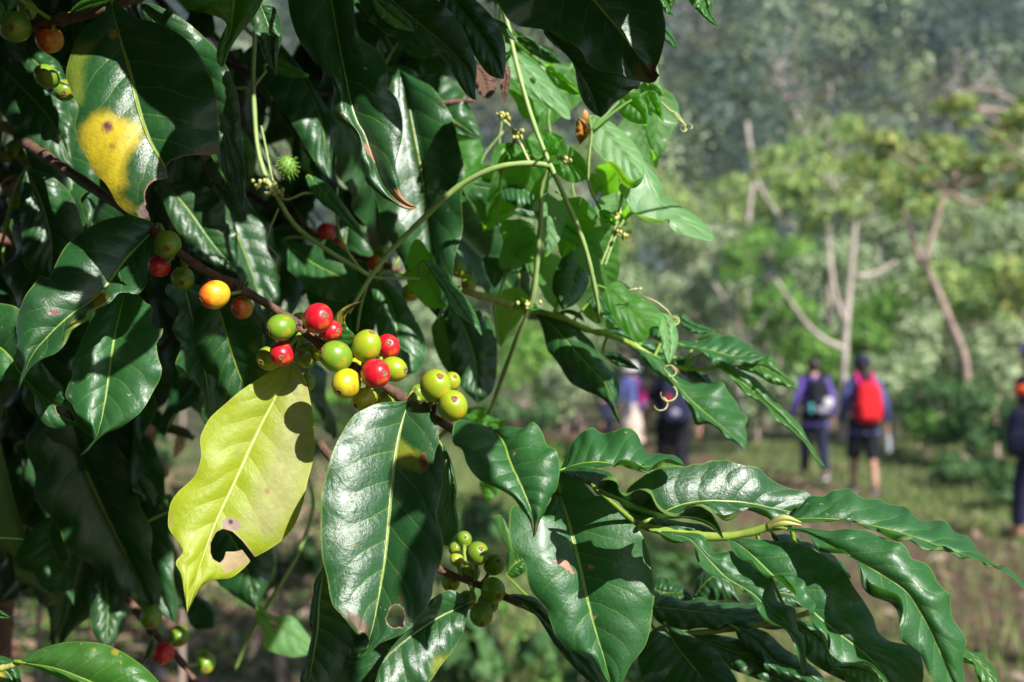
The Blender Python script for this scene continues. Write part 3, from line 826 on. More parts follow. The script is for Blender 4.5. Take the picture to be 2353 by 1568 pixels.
# ------------------------------------------------------------------ shaded shoot under the spray
sh = thing('coffee_branch', 'dark shaded coffee shoot hanging beneath the bright leafy spray', 'coffee branch', at(1500, 1460, .55), 'coffee branches')
stem(sh, [(1330, 1440, .60), (1440, 1462, .57), (1560, 1460, .555), (1680, 1445, .55), (1780, 1430, .545), (1860, 1408, .54)], [.0022, .0018, .0015], 'greenstem')
for args in [
    ([(620, 1080), (680, 1190), (760, 1290), (850, 1420)], [(560, 1110), (510, 1180), (488, 1250), (505, 1330), (540, 1400), (680, 1450), (850, 1420)], [(700, 1110), (790, 1160), (860, 1200), (930, 1290), (970, 1380), (850, 1420)], .545, .51, -.004, -.004),
    ([(560, 1000), (700, 1010), (850, 1030), (1000, 1040), (1150, 1020), (1256, 1080)], [(570, 985), (640, 945), (720, 975), (790, 950), (860, 975), (960, 980), (1060, 985), (1160, 960), (1230, 990), (1256, 1080)], [(560, 1030), (600, 1080), (700, 1110), (800, 1100), (900, 1110), (1020, 1090), (1150, 1110), (1256, 1082)], .56, .55, .012, -.006),
    ([(740, 1140), (860, 1180), (1000, 1230), (1130, 1290), (1260, 1380)], [(740, 1150), (820, 1210), (900, 1280), (1020, 1330), (1140, 1370), (1260, 1382)], [(800, 1130), (920, 1140), (1050, 1180), (1150, 1240), (1230, 1300), (1262, 1378)], .55, .53, -.004, .008),
    ([(960, 1100), (1060, 1160), (1150, 1260), (1260, 1300), (1400, 1400)], [(960, 1110), (990, 1180), (1080, 1250), (1120, 1310), (1220, 1350), (1400, 1402)], [(1000, 1090), (1110, 1120), (1200, 1200), (1300, 1260), (1380, 1330), (1402, 1398)], .545, .52, -.004, .008),
    ([(1000, 1000), (1100, 960), (1180, 930), (1250, 950), (1330, 1000)], [(1000, 990), (1080, 930), (1140, 880), (1200, 870), (1280, 920), (1330, 1000)], [(1020, 1010), (1120, 1000), (1220, 1000), (1330, 1002)], .58, .58, .01, -.004),
    ([(760, 960), (800, 900), (860, 850), (930, 880), (990, 980)], [(760, 940), (765, 890), (790, 840), (850, 828), (930, 850), (990, 975)], [(780, 975), (850, 970), (920, 965), (990, 980)], .60, .59, .012, -.002),
    ([(560, 910), (620, 930), (700, 930), (760, 960)], [(556, 890), (600, 850), (660, 880), (720, 905), (760, 955)], [(570, 925), (620, 960), (690, 975), (760, 965)], .62, .61, .01, -.004),
]:
    leaf(sh, T9, args[0], args[1], args[2], args[3], args[4], dA=args[5], dB=args[6], wave=.0035, mat='dark')
leaf(sh, T6, [(1090, 1120), (1180, 1150), (1290, 1240), (1400, 1370), (1520, 1500), (1600, 1620)],
     [(1090, 1130), (1160, 1160), (1250, 1230), (1340, 1370), (1440, 1490), (1560, 1600), (1600, 1620)],
     [(1130, 1110), (1240, 1130), (1320, 1220), (1420, 1340), (1540, 1440), (1590, 1540), (1600, 1620)],
     .545, .50, dA=-.004, dB=.008, wave=.003, mat='dark', attach=(1330, 1440, .6))

# ------------------------------------------------------------------ low branch with green cherries
lo = thing('coffee_branch', 'short coffee twig holding a tight cluster of green cherries', 'coffee branch', at(1060, 1440, .56), 'coffee branches')
stem(lo, [(735, 1020, .60), (800, 1100, .585), (900, 1210, .575), (980, 1290, .565), (1040, 1322, .558), (1090, 1340, .553), (1140, 1362, .55), (1190, 1385, .545), (1330, 1440, .6)], [.0026, .0022, .0019, .0022, .0018], 'bark', nodes=(.62, .8))
for x, y, r, mt, d, sc_, rt in [
    (1097, 1272, 27, 'green', .540, (8, 14), (1092, 1338, .553)), (1136, 1298, 25, 'green', .545, (8, 12), (1105, 1342, .553)),
    (1134, 1356, 28, 'green', .535, (10, -8), (1125, 1352, .551)), (1106, 1412, 27, 'green', .538, (2, -14), (1110, 1350, .552)),
    (1050, 1284, 17, 'lime', .556, (-4, -4), (1060, 1326, .556)), (1080, 1316, 24, 'green', .562, (4, 6), (1092, 1338, .553)), (1122, 1386, 24, 'green', .560, (8, -4), (1112, 1352, .552)), (1072, 1380, 22, 'green', .566, (-6, -8), (1090, 1345, .553)), (1066, 1240, 19, 'green', .575, (4, 8), (1070, 1320, .556)), (1036, 1338, 22, 'lime', .57, (0, -8), (1060, 1328, .556)), (1046, 1262, 16, 'green', .575, (0, 8), (1060, 1328, .556))]:
    cherry(lo, x, y, r, mt, d, sc_, rt, el=1.18)
leaf(lo, T6, [(902, 1152), (840, 1185), (740, 1232), (620, 1310), (500, 1405), (430, 1490), (400, 1620)],
     [(880, 1140), (850, 1110), (790, 1090), (700, 1140), (620, 1230), (560, 1300), (510, 1370), (470, 1420), (430, 1520), (400, 1620)],
     [(900, 1170), (885, 1230), (865, 1310), (830, 1375), (800, 1425), (750, 1485), (690, 1570), (600, 1640), (400, 1620)],
     .535, .50, dA=-.004, dB=-.006, wave=.003, mat='dark', attach=(1080, 1340, .553), stains_sheen=[([(720, 1440), (800, 1430), (760, 1480), (700, 1540)], WARM, 22)])
leaf(lo, T6, [(150, 960), (120, 1120), (110, 1280), (90, 1420), (60, 1620)],
     [(130, 990), (95, 1050), (90, 1110), (75, 1180), (70, 1250), (80, 1320), (60, 1420), (20, 1560), (60, 1620)],
     [(170, 980), (300, 1060), (420, 1200), (460, 1330), (420, 1460), (260, 1600), (60, 1620)],
     .565, .54, dA=-.003, dB=.004, wave=.003, mat='dark')
leaf(lo, T6, [(320, 1240), (420, 1320), (480, 1400), (440, 1500), (330, 1640)],
     [(300, 1240), (300, 1400), (260, 1500), (330, 1640)], [(420, 1240), (560, 1330), (600, 1430), (520, 1540), (330, 1640)],
     .55, .53, dA=.004, dB=-.004, wave=.003, mat='dark')
leaf(lo, T6, [(1090, 1010), (1130, 960), (1180, 930), (1200, 900)], [(1100, 900), (1060, 760), (1010, 720), (1060, 700), (1100, 760), (1200, 890)], [(1120, 1030), (1170, 1010), (1200, 960), (1200, 900)], .60, .60, dA=.004, dB=0, mat='fresh')

# ------------------------------------------------------------------ lower left branch with one red cherry
ll = thing('coffee_branch', 'thin brown twig with one red cherry among dark green ones', 'coffee branch', at(300, 1380, .68), 'coffee branches')
stem(ll, [(60, 1010, .74), (120, 1100, .73), (190, 1200, .71), (240, 1290, .70), (290, 1370, .69), (350, 1450, .68), (400, 1500, .675), (460, 1580, .67)], [.0036, .0030, .0026, .0018], 'bark', nodes=(.6, .78))
for x, y, r, mt, d, sc_, rt in [(347, 1418, 26, 'green', .665, (6, -12), (338, 1440, .682)), (410, 1462, 24, 'green', .69, (10, -8), (385, 1485, .676)),
                               (376, 1502, 24, 'red', .658, (-4, -10), (388, 1490, .675)), (472, 1524, 24, 'green', .69, (6, -8), (420, 1530, .672))]:
    cherry(ll, x, y, r, mt, d, sc_, rt)
for args in [
    ([(580, 900), (590, 1050), (600, 1200), (585, 1380)], [(530, 930), (505, 1050), (510, 1120), (500, 1200), (520, 1300), (585, 1380)], [(640, 950), (690, 1040), (700, 1150), (690, 1250), (650, 1330), (585, 1380)], .70, .68, 'dark'),
    ([(300, 640), (280, 780), (330, 900), (400, 1010), (412, 1150)], [(220, 680), (120, 800), (70, 920), (180, 960), (240, 1050), (340, 1060), (412, 1150)], [(330, 700), (370, 850), (385, 940), (410, 1010), (412, 1150)], .72, .70, 'mid'),
    ([(600, 640), (560, 760), (540, 850), (560, 890)], [(480, 640), (440, 760), (460, 860), (560, 890)], [(680, 680), (700, 760), (650, 860), (560, 890)], .73, .72, 'dark'),
    ([(740, 560), (820, 570), (900, 600), (960, 660)], [(740, 550), (840, 520), (920, 540), (960, 660)], [(750, 570), (830, 620), (900, 650), (960, 662)], .75, .74, 'fresh'),
    ([(560, 1000), (700, 1060), (820, 1100), (990, 1090)], [(600, 960), (740, 990), (860, 1000), (990, 1088)], [(580, 1030), (680, 1120), (800, 1150), (990, 1092)], .80, .8, 'dark'),
    ([(1000, 1080), (1080, 1130), (1140, 1180), (1190, 1270)], [(1000, 1100), (1040, 1210), (1080, 1270), (1190, 1272)], [(1040, 1070), (1140, 1110), (1200, 1190), (1190, 1270)], .82, .8, 'dark'),
    ([(100, 300), (220, 330), (300, 500), (320, 700)], [(0, 350), (20, 560), (150, 700), (320, 700)], [(200, 280), (320, 300), (360, 500), (320, 700)], .78, .78, 'dark'),
    ([(690, 420), (600, 440), (480, 430), (330, 400)], [(690, 400), (600, 360), (460, 350), (330, 390)], [(680, 440), (600, 500), (450, 510), (330, 410)], .86, .86, 'dark'),
]:
    leaf(ll, T3, args[0], args[1], args[2], args[3], args[4], dA=-.004, dB=.004, wave=.003, mat=args[5])
leaf(ll, T3, [(840, 1330), (830, 1380), (800, 1440), (790, 1470)], [(835, 1340), (810, 1400), (790, 1470)], [(855, 1340), (850, 1400), (790, 1470)], .675, .66, mat='fresh', nu=16)
for a in [([(540, 1000), (440, 1060), (340, 1100), (265, 1140)], [(560, 980), (430, 1010), (330, 1020), (270, 1060), (265, 1138)], [(570, 1060), (560, 1160), (500, 1220), (400, 1200), (330, 1170), (265, 1142)]),
          ([(640, 980), (650, 1080), (690, 1180), (770, 1260)], [(570, 1000), (560, 1120), (620, 1230), (700, 1280), (770, 1262)], [(690, 1000), (715, 1080), (705, 1130), (770, 1220), (770, 1258)]),
          ([(830, 1040), (815, 1090), (800, 1130), (790, 1180)], [(810, 1060), (795, 1110), (790, 1178)], [(850, 1060), (840, 1130), (792, 1182)])]:
    leaf(ll, T2, a[0], a[1], a[2], .95, .93, dA=-.01, dB=.01, wave=.006, mat='dry', stains_sheen=[([(420, 1100), (520, 1110), (560, 1200), (440, 1210)], (.50, .40, .06), 40)])
leaf(ll, T2, [(720, 1330), (600, 1290), (460, 1250), (290, 1170)], [(700, 1310), (600, 1250), (480, 1200), (380, 1170), (290, 1168)], [(700, 1345), (560, 1340), (420, 1330), (320, 1260), (290, 1174)], .90, .92, dA=.03, dB=-.03, wave=.003, mat='dark')
leaf(ll, T2, [(770, 1340), (760, 1380), (740, 1440), (790, 1510)], [(700, 1350), (620, 1370), (680, 1420), (790, 1512)], [(780, 1345), (800, 1400), (800, 1470), (792, 1510)], .80, .78, dA=.01, dB=-.006, wave=.003, mat='fresh')
leaf(ll, T0, [(470, 1150), (520, 1220), (560, 1290), (590, 1400)], [(460, 1170), (450, 1260), (500, 1340), (590, 1402)], [(500, 1150), (590, 1200), (630, 1290), (590, 1398)], .74, .72, dA=.004, dB=.004, wave=.003, mat='dark')
leaf(ll, T0, [(560, 1170), (500, 1210), (450, 1280), (420, 1370)], [(540, 1160), (450, 1190), (420, 1270), (420, 1368)], [(560, 1190), (540, 1260), (480, 1330), (422, 1370)], .78, .77, dA=.004, dB=.004, wave=.003, mat='dark')
# bright leaf in the lower corner
lc = thing('coffee_branch', 'fresh green coffee leaf pair rising from the lower corner of the picture', 'coffee branch', at(-40, 1545, .50), 'coffee branches')
stem(lc, [(-120, 1570, .50), (-40, 1545, .497), (20, 1532, .494), (48, 1522, .492)], [.0022, .0018, .0012], 'palestem')
leaf(lc, T3, [(108, 1456), (300, 1490), (450, 1545), (600, 1610), (760, 1680), (980, 1760)],
     [(110, 1450), (160, 1415), (230, 1382), (330, 1352), (420, 1343), (490, 1345), (570, 1355), (650, 1385), (720, 1425), (790, 1475), (850, 1530), (900, 1590), (940, 1660), (980, 1760)],
     [(120, 1465), (200, 1490), (290, 1530), (380, 1570), (460, 1630), (560, 1700), (760, 1760), (980, 1760)],
     .490, .478, arch=-.004, dA=.006, dB=.004, wave=.0012, mat='fresh', bulge=-.004, stains_sheen=[([(640, 1400), (660, 1408)], (.34, .36, .03), 6), ([(672, 1460), (678, 1465)], (.45, .40, .03), 4), ([(520, 1387), (530, 1390)], (.40, .38, .04), 4), ([(255, 1392), (262, 1396)], (.40, .38, .04), 4)], label='smooth fresh green leaf')
leaf(lc, T3, [(-100, 1430), (-20, 1470), (60, 1540), (100, 1680)], [(-100, 1460), (-60, 1540), (20, 1620), (100, 1680)], [(-60, 1410), (60, 1440), (105, 1500), (120, 1600), (100, 1680)], .512, .505, dA=-.003, dB=.003, mat='mid', stains_sheen=[([(0, 1530), (20, 1550)], (.40, .34, .02), 14)])
leaf(lc, T3, [(-200, 770), (-60, 768), (130, 775)], [(-100, 764), (20, 764), (130, 773)], [(-100, 776), (20, 774), (130, 777)], .50, .50, mat='fresh', nu=20)
leaf(lc, T3, [(-160, 1150), (-60, 1180), (60, 1212)], [(-100, 1150), (-10, 1162), (60, 1208)], [(-100, 1210), (-10, 1220), (60, 1214)], .52, .52, mat='mid', nu=20)

# ------------------------------------------------------------------ upper left branch with the yellow-patched leaf
ul = thing('coffee_branch', 'upper brown coffee stem carrying a big leaf with a yellow patch', 'coffee branch', at(150, 60, .50), 'coffee branches')
stem(ul, [(-80, 80, .54), (40, 66, .52), (120, 48, .508), (210, 32, .500), (270, 10, .497), (330, -10, .50), (420, -60, .52)], [.0030, .0026, .0022, .0020], 'bark', nodes=(.5, .72))
leaf(ul, T1, [(505, 0), (545, 170), (590, 320), (632, 500), (682, 640), (742, 745), (810, 880), (880, 1020)],
     [(480, 40), (430, 90), (372, 142), (340, 200), (318, 260), (302, 320), (306, 370), (330, 430), (356, 490), (340, 560), (340, 590), (352, 640), (372, 680), (398, 725), (430, 790), (475, 830), (505, 875), (535, 930), (580, 970), (635, 992), (700, 1010), (800, 1030), (880, 1020)],
     [(540, 20), (620, 80), (700, 100), (790, 140), (860, 190), (920, 270), (960, 350), (985, 430), (996, 520), (1000, 620), (996, 710), (985, 800), (960, 900), (880, 1020)],
     .492, .470, arch=-.008, dA=-.002, dB=.006, wave=.0022, nw=4, mat='dark', bulge=-.004, attach=(262, 12, .497),
     holes=[[(1003, 702), (960, 708), (905, 706), (865, 708), (820, 716), (780, 732), (757, 762), (766, 795), (762, 812), (735, 818), (705, 822), (678, 845), (662, 872), (660, 905), (668, 930), (660, 945), (676, 968), (684, 1000), (690, 1060), (900, 1100), (1060, 900)]],
     stains_sheen=[([(430, 520), (500, 512), (555, 545), (620, 560), (646, 600), (640, 650), (590, 690), (575, 740), (560, 790), (575, 830), (540, 880), (600, 960), (560, 960), (500, 870), (430, 790), (360, 650), (385, 570)], YEL, 26),
             ([(490, 578), (510, 592)], (.09, .005, .02), 4), ([(512, 668), (522, 676)], (.22, .10, .02), 6), ([(590, 630), (594, 634)], (.3, .15, .02), 3), ([(622, 960), (655, 925), (690, 990), (640, 1000)], (.45, .33, .36), 4),
             ([(300, 300), (335, 200), (430, 190), (380, 300), (370, 470), (330, 440)], (.16, .26, .02), 22), ([(500, 135), (560, 130), (520, 180), (495, 170)], (.30, .32, .02), 6), ([(512, 147), (518, 151)], (.3, .1, .02), 4), ([(900, 690), (960, 660), (1000, 650), (1000, 720)], (.12, .10, .02), 16)],
     label='large leaf with a bright yellow patch and a bitten end')
cherry(ul, 34, 62, 36, 'green', .505, (6, -12), (60, 66, .517))
cherry(ul, 114, 92, 30, 'orange', .515, (-6, -12), (124, 50, .508))
cherry(ul, 108, 176, 27, 'green', .540, (-10, 8), (180, 200, .56), el=1.15)
cherry(ul, 148, 208, 25, 'green', .565, (8, -10), (180, 190, .56), el=1.2)
cherry(ul, 62, 22, 22, 'green', .535, (6, 8), (80, 60, .514))
leaf(ul, T1, [(-90, -100), (-30, -20), (20, 40), (0, 110)], [(-120, -60), (-90, 40), (-20, 110), (0, 110)], [(0, -110), (90, -20), (80, 20), (40, 60), (0, 110)], .470, .468, dA=-.004, dB=.004, mat='mid')
leaf(ul, T1, [(320, 60), (380, 30), (440, 10), (500, 0)], [(320, 50), (360, 10), (420, -20), (500, -4)], [(340, 62), (400, 40), (460, 25), (500, 6)], .515, .50, mat='fresh', nu=20)
leaf(ul, T1, [(1080, -140), (1062, 40), (1052, 140), (1028, 230), (1010, 308)],
     [(960, -140), (800, -60), (822, 10), (858, 44), (890, 50), (940, 30), (985, 26), (1020, 48), (1038, 80), (1032, 120), (1010, 160), (994, 205), (986, 250), (992, 285), (1010, 308)],
     [(1180, -140), (1230, -60), (1200, 0), (1170, 60), (1132, 110), (1090, 160), (1060, 205), (1040, 250), (1024, 296), (1010, 308)],
     .455, .450, dA=-.006, dB=.004, wave=.002, mat='fresh', label='pale green leaf tip hanging into view')
leaf(ul, T1, [(640, 20), (720, 100), (800, 220), (900, 350), (1000, 560), (1060, 760), (1110, 960)],
     [(640, 60), (700, 160), (800, 300), (880, 460), (960, 640), (1030, 820), (1110, 960)],
     [(700, 20), (850, 100), (1000, 250), (1080, 420), (1100, 600), (1120, 800), (1110, 960)],
     .535, .54, dA=.004, dB=-.004, wave=.003, mat='dark')

# ------------------------------------------------------------------ leaves hanging from above
tp = thing('coffee_branch', 'overhead coffee branch with long leaves hanging down, one brown tipped', 'coffee branch', at(1000, -180, .47), 'coffee branches')
stem(tp, [(500, -260, .50), (760, -230, .48), (1000, -190, .47), (1300, -215, .465), (1560, -190, .46), (1900, -120, .47)], [.0030, .0026, .0020, .0012], 'bark', nodes=(.3, .55))
leaf(tp, T4, [(250, -300), (320, -120), (350, 30), (380, 200), (408, 350), (432, 470), (462, 560), (492, 612), (532, 722), (580, 832), (632, 900), (690, 938), (735, 948)],
     [(180, -260), (150, -100), (150, 40), (190, 170), (250, 260), (300, 312), (338, 355), (354, 405), (352, 450), (348, 490), (362, 540), (395, 568), (430, 590), (456, 622), (468, 660), (470, 705), (492, 750), (502, 790), (496, 815), (512, 842), (548, 875), (585, 905), (630, 928), (670, 950), (705, 956), (735, 948)],
     [(380, -260), (440, -100), (446, 20), (455, 100), (470, 160), (500, 190), (540, 218), (572, 245), (592, 280), (600, 330), (598, 395), (622, 425), (645, 455), (660, 510), (668, 560), (668, 620), (658, 670), (640, 730), (640, 780), (655, 820), (655, 862), (672, 895), (700, 926), (735, 944)],
     .470, .448, arch=-.004, dA=-.003, dB=-.004, wave=.0035, nw=4, mat='dark', bulge=-.004, attach=(720, -235, .482),
     stains_sheen=[([(610, 865), (652, 862), (668, 900), (700, 928), (740, 944), (735, 952), (690, 955), (660, 930), (625, 900)], (.42, .22, .10), 4), ([(495, 650), (512, 660), (520, 690), (542, 725), (532, 730), (508, 700), (496, 672)], (.46, .22, .12), 3), ([(494, 620), (498, 624)], (.4, .2, .1), 3), ([(392, 516), (395, 522)], (.35, .25, .1), 3)],
     label='long wavy leaf with a curled brown tip')
leaf(tp, T8, [(150, -420), (330, -220), (480, -40), (610, 110), (720, 250), (780, 330), (812, 352)],
     [(60, -330), (20, -150), (60, -20), (95, 40), (128, 90), (170, 118), (230, 128), (290, 138), (340, 152), (375, 178), (420, 200), (455, 225), (478, 262), (492, 292), (540, 322), (590, 330), (640, 338), (690, 360), (740, 375), (782, 380), (800, 370), (812, 352)],
     [(330, -420), (600, -250), (760, -110), (815, -20), (836, 60), (846, 120), (842, 180), (830, 235), (815, 285), (800, 320), (815, 338), (822, 350), (812, 352)],
     .455, .438, arch=-.004, dA=.006, dB=-.006, wave=.002, mat='dark', bulge=.004, attach=(1160, -210, .468),
     stains_sheen=[([(735, 288), (768, 290), (800, 300), (792, 330), (815, 340), (824, 355), (790, 382), (748, 374), (752, 325)], BRN, 3), ([(700, 290), (738, 280), (748, 374), (715, 362)], OLIVE, 14)],
     label='broad shaded leaf seen from below with a brown tip')
leaf(tp, T8, [(300, 120), (380, 220), (450, 330), (510, 440), (550, 536)],
     [(290, 150), (330, 200), (400, 260), (430, 310), (440, 370), (452, 420), (475, 470), (505, 508), (550, 536)],
     [(420, 180), (560, 260), (680, 320), (730, 365), (722, 410), (700, 405), (660, 440), (610, 470), (580, 510), (550, 536)],
     .48, .475, dA=.003, dB=-.004, wave=.002, mat='dark')
for a in [
    (T4, [(500, -120), (640, 20), (760, 120), (880, 220), (980, 330), (1000, 420)], [(440, -60), (520, 80), (600, 160), (740, 200), (840, 260), (900, 340), (950, 420), (1000, 460)], [(620, -120), (800, -20), (920, 90), (970, 190), (1005, 300), (1000, 420)], .50, .49, 'dark'),
    (T4, [(850, -60), (950, 60), (1040, 180), (1100, 280), (1130, 360)], [(840, 40), (930, 160), (1000, 260), (1060, 340), (1130, 362)], [(950, -40), (1080, 80), (1130, 180), (1140, 280), (1130, 360)], .52, .51, 'dark'),
    (T4, [(470, -20), (560, 60), (640, 110), (740, 190), (780, 220)], [(440, 10), (520, 100), (640, 160), (720, 200), (780, 222)], [(540, -10), (640, 20), (720, 100), (760, 180), (780, 218)], .515, .505, 'dark'),
    (T4, [(530, -20), (590, 40), (650, 90), (722, 142)], [(530, 10), (560, 70), (620, 120), (690, 142), (722, 144)], [(580, 0), (640, 30), (700, 90), (722, 140)], .495, .49, 'vine'),
    (T4, [(20, 20), (60, 130), (70, 240), (92, 345)], [(-40, 40), (0, 160), (40, 270), (92, 345)], [(90, 40), (120, 150), (100, 260), (94, 345)], .51, .50, 'dark'),
    (T4, [(900, 20), (980, 60), (1040, 100), (1090, 130), (1180, 190)], [(880, 10), (900, 60), (960, 70), (1000, 60), (1050, 110), (1120, 130), (1180, 190)], [(920, -20), (960, 30), (1040, 60), (1100, 90), (1140, 110), (1180, 180)], .53, .53, 'mid'),
    (T8, [(1000, -140), (1020, -30), (1040, 50), (1085, 122)], [(940, -80), (950, 0), (1000, 60), (1050, 105), (1085, 122)], [(1040, -100), (1060, 0), (1055, 50), (1075, 100), (1085, 120)], .50, .50, 'fresh'),
    (T8, [(800, -60), (850, 0), (870, 40), (880, 70)], [(790, -20), (830, 40), (850, 60), (880, 72)], [(850, -40), (890, 0), (870, 40), (882, 68)], .52, .52, 'fresh'),
    (T8, [(820, 120), (850, 150), (880, 185), (902, 230)], [(815, 130), (840, 180), (870, 205), (902, 230)], [(840, 118), (870, 140), (892, 185), (902, 228)], .60, .6, 'mid'),
    (T0, [(2040, -40), (2042, -5), (2042, 24)], [(2032, -20), (2038, 10), (2042, 24)], [(2048, -20), (2046, 8), (2042, 24)], .5, .5, 'mid'),
]:
    leaf(tp, *a[:6], dA=-.004, dB=.004, wave=.003, mat=a[6])

# ------------------------------------------------------------------ middle branch, a hand's breadth further back
mb_ = thing('coffee_branch', 'arching coffee branch with bluish drooping leaves in front of the hikers', 'coffee branch', at(1150, 720, .66), 'coffee branches')
stem(mb_, [(560, 440, .78), (680, 510, .74), (780, 575, .72), (870, 605, .70), (960, 640, .69), (1060, 668, .675), (1130, 688, .668), (1180, 705, .664)], [.0026, .0022, .0019], 'bark', nodes=(.5, .8))
stem(mb_, [(1050, 664, .672), (1100, 678, .666), (1180, 703, .662)], [.0021, .0024, .0021], 'palestem', 'pale_stem')
stem(mb_, [(1180, 704, .663), (1240, 716, .66), (1300, 735, .655), (1350, 758, .652), (1400, 770, .648), (1452, 792, .644), (1520, 830, .64), (1580, 850, .635)], [.0020, .0020, .0018, .0012], 'greenstem', 'green_stem', nodes=(.5, .7))
for x, y, r, mt, d in [(750, 535, 22, 'red', .70), (777, 568, 19, 'red', .69), (878, 582, 18, 'green', .69), (862, 606, 19, 'orange', .675), (945, 672, 22, 'yel', .67), (1053, 620, 19, 'green', .66), (1077, 651, 19, 'green', .655), (1015, 655, 16, 'lime', .70)]:
    cherry(mb_, x, y, r, mt, d, (random.uniform(-6, 6), random.uniform(-8, 2)), (x + 8, y + (18 if y < 640 else -22), d + .02))
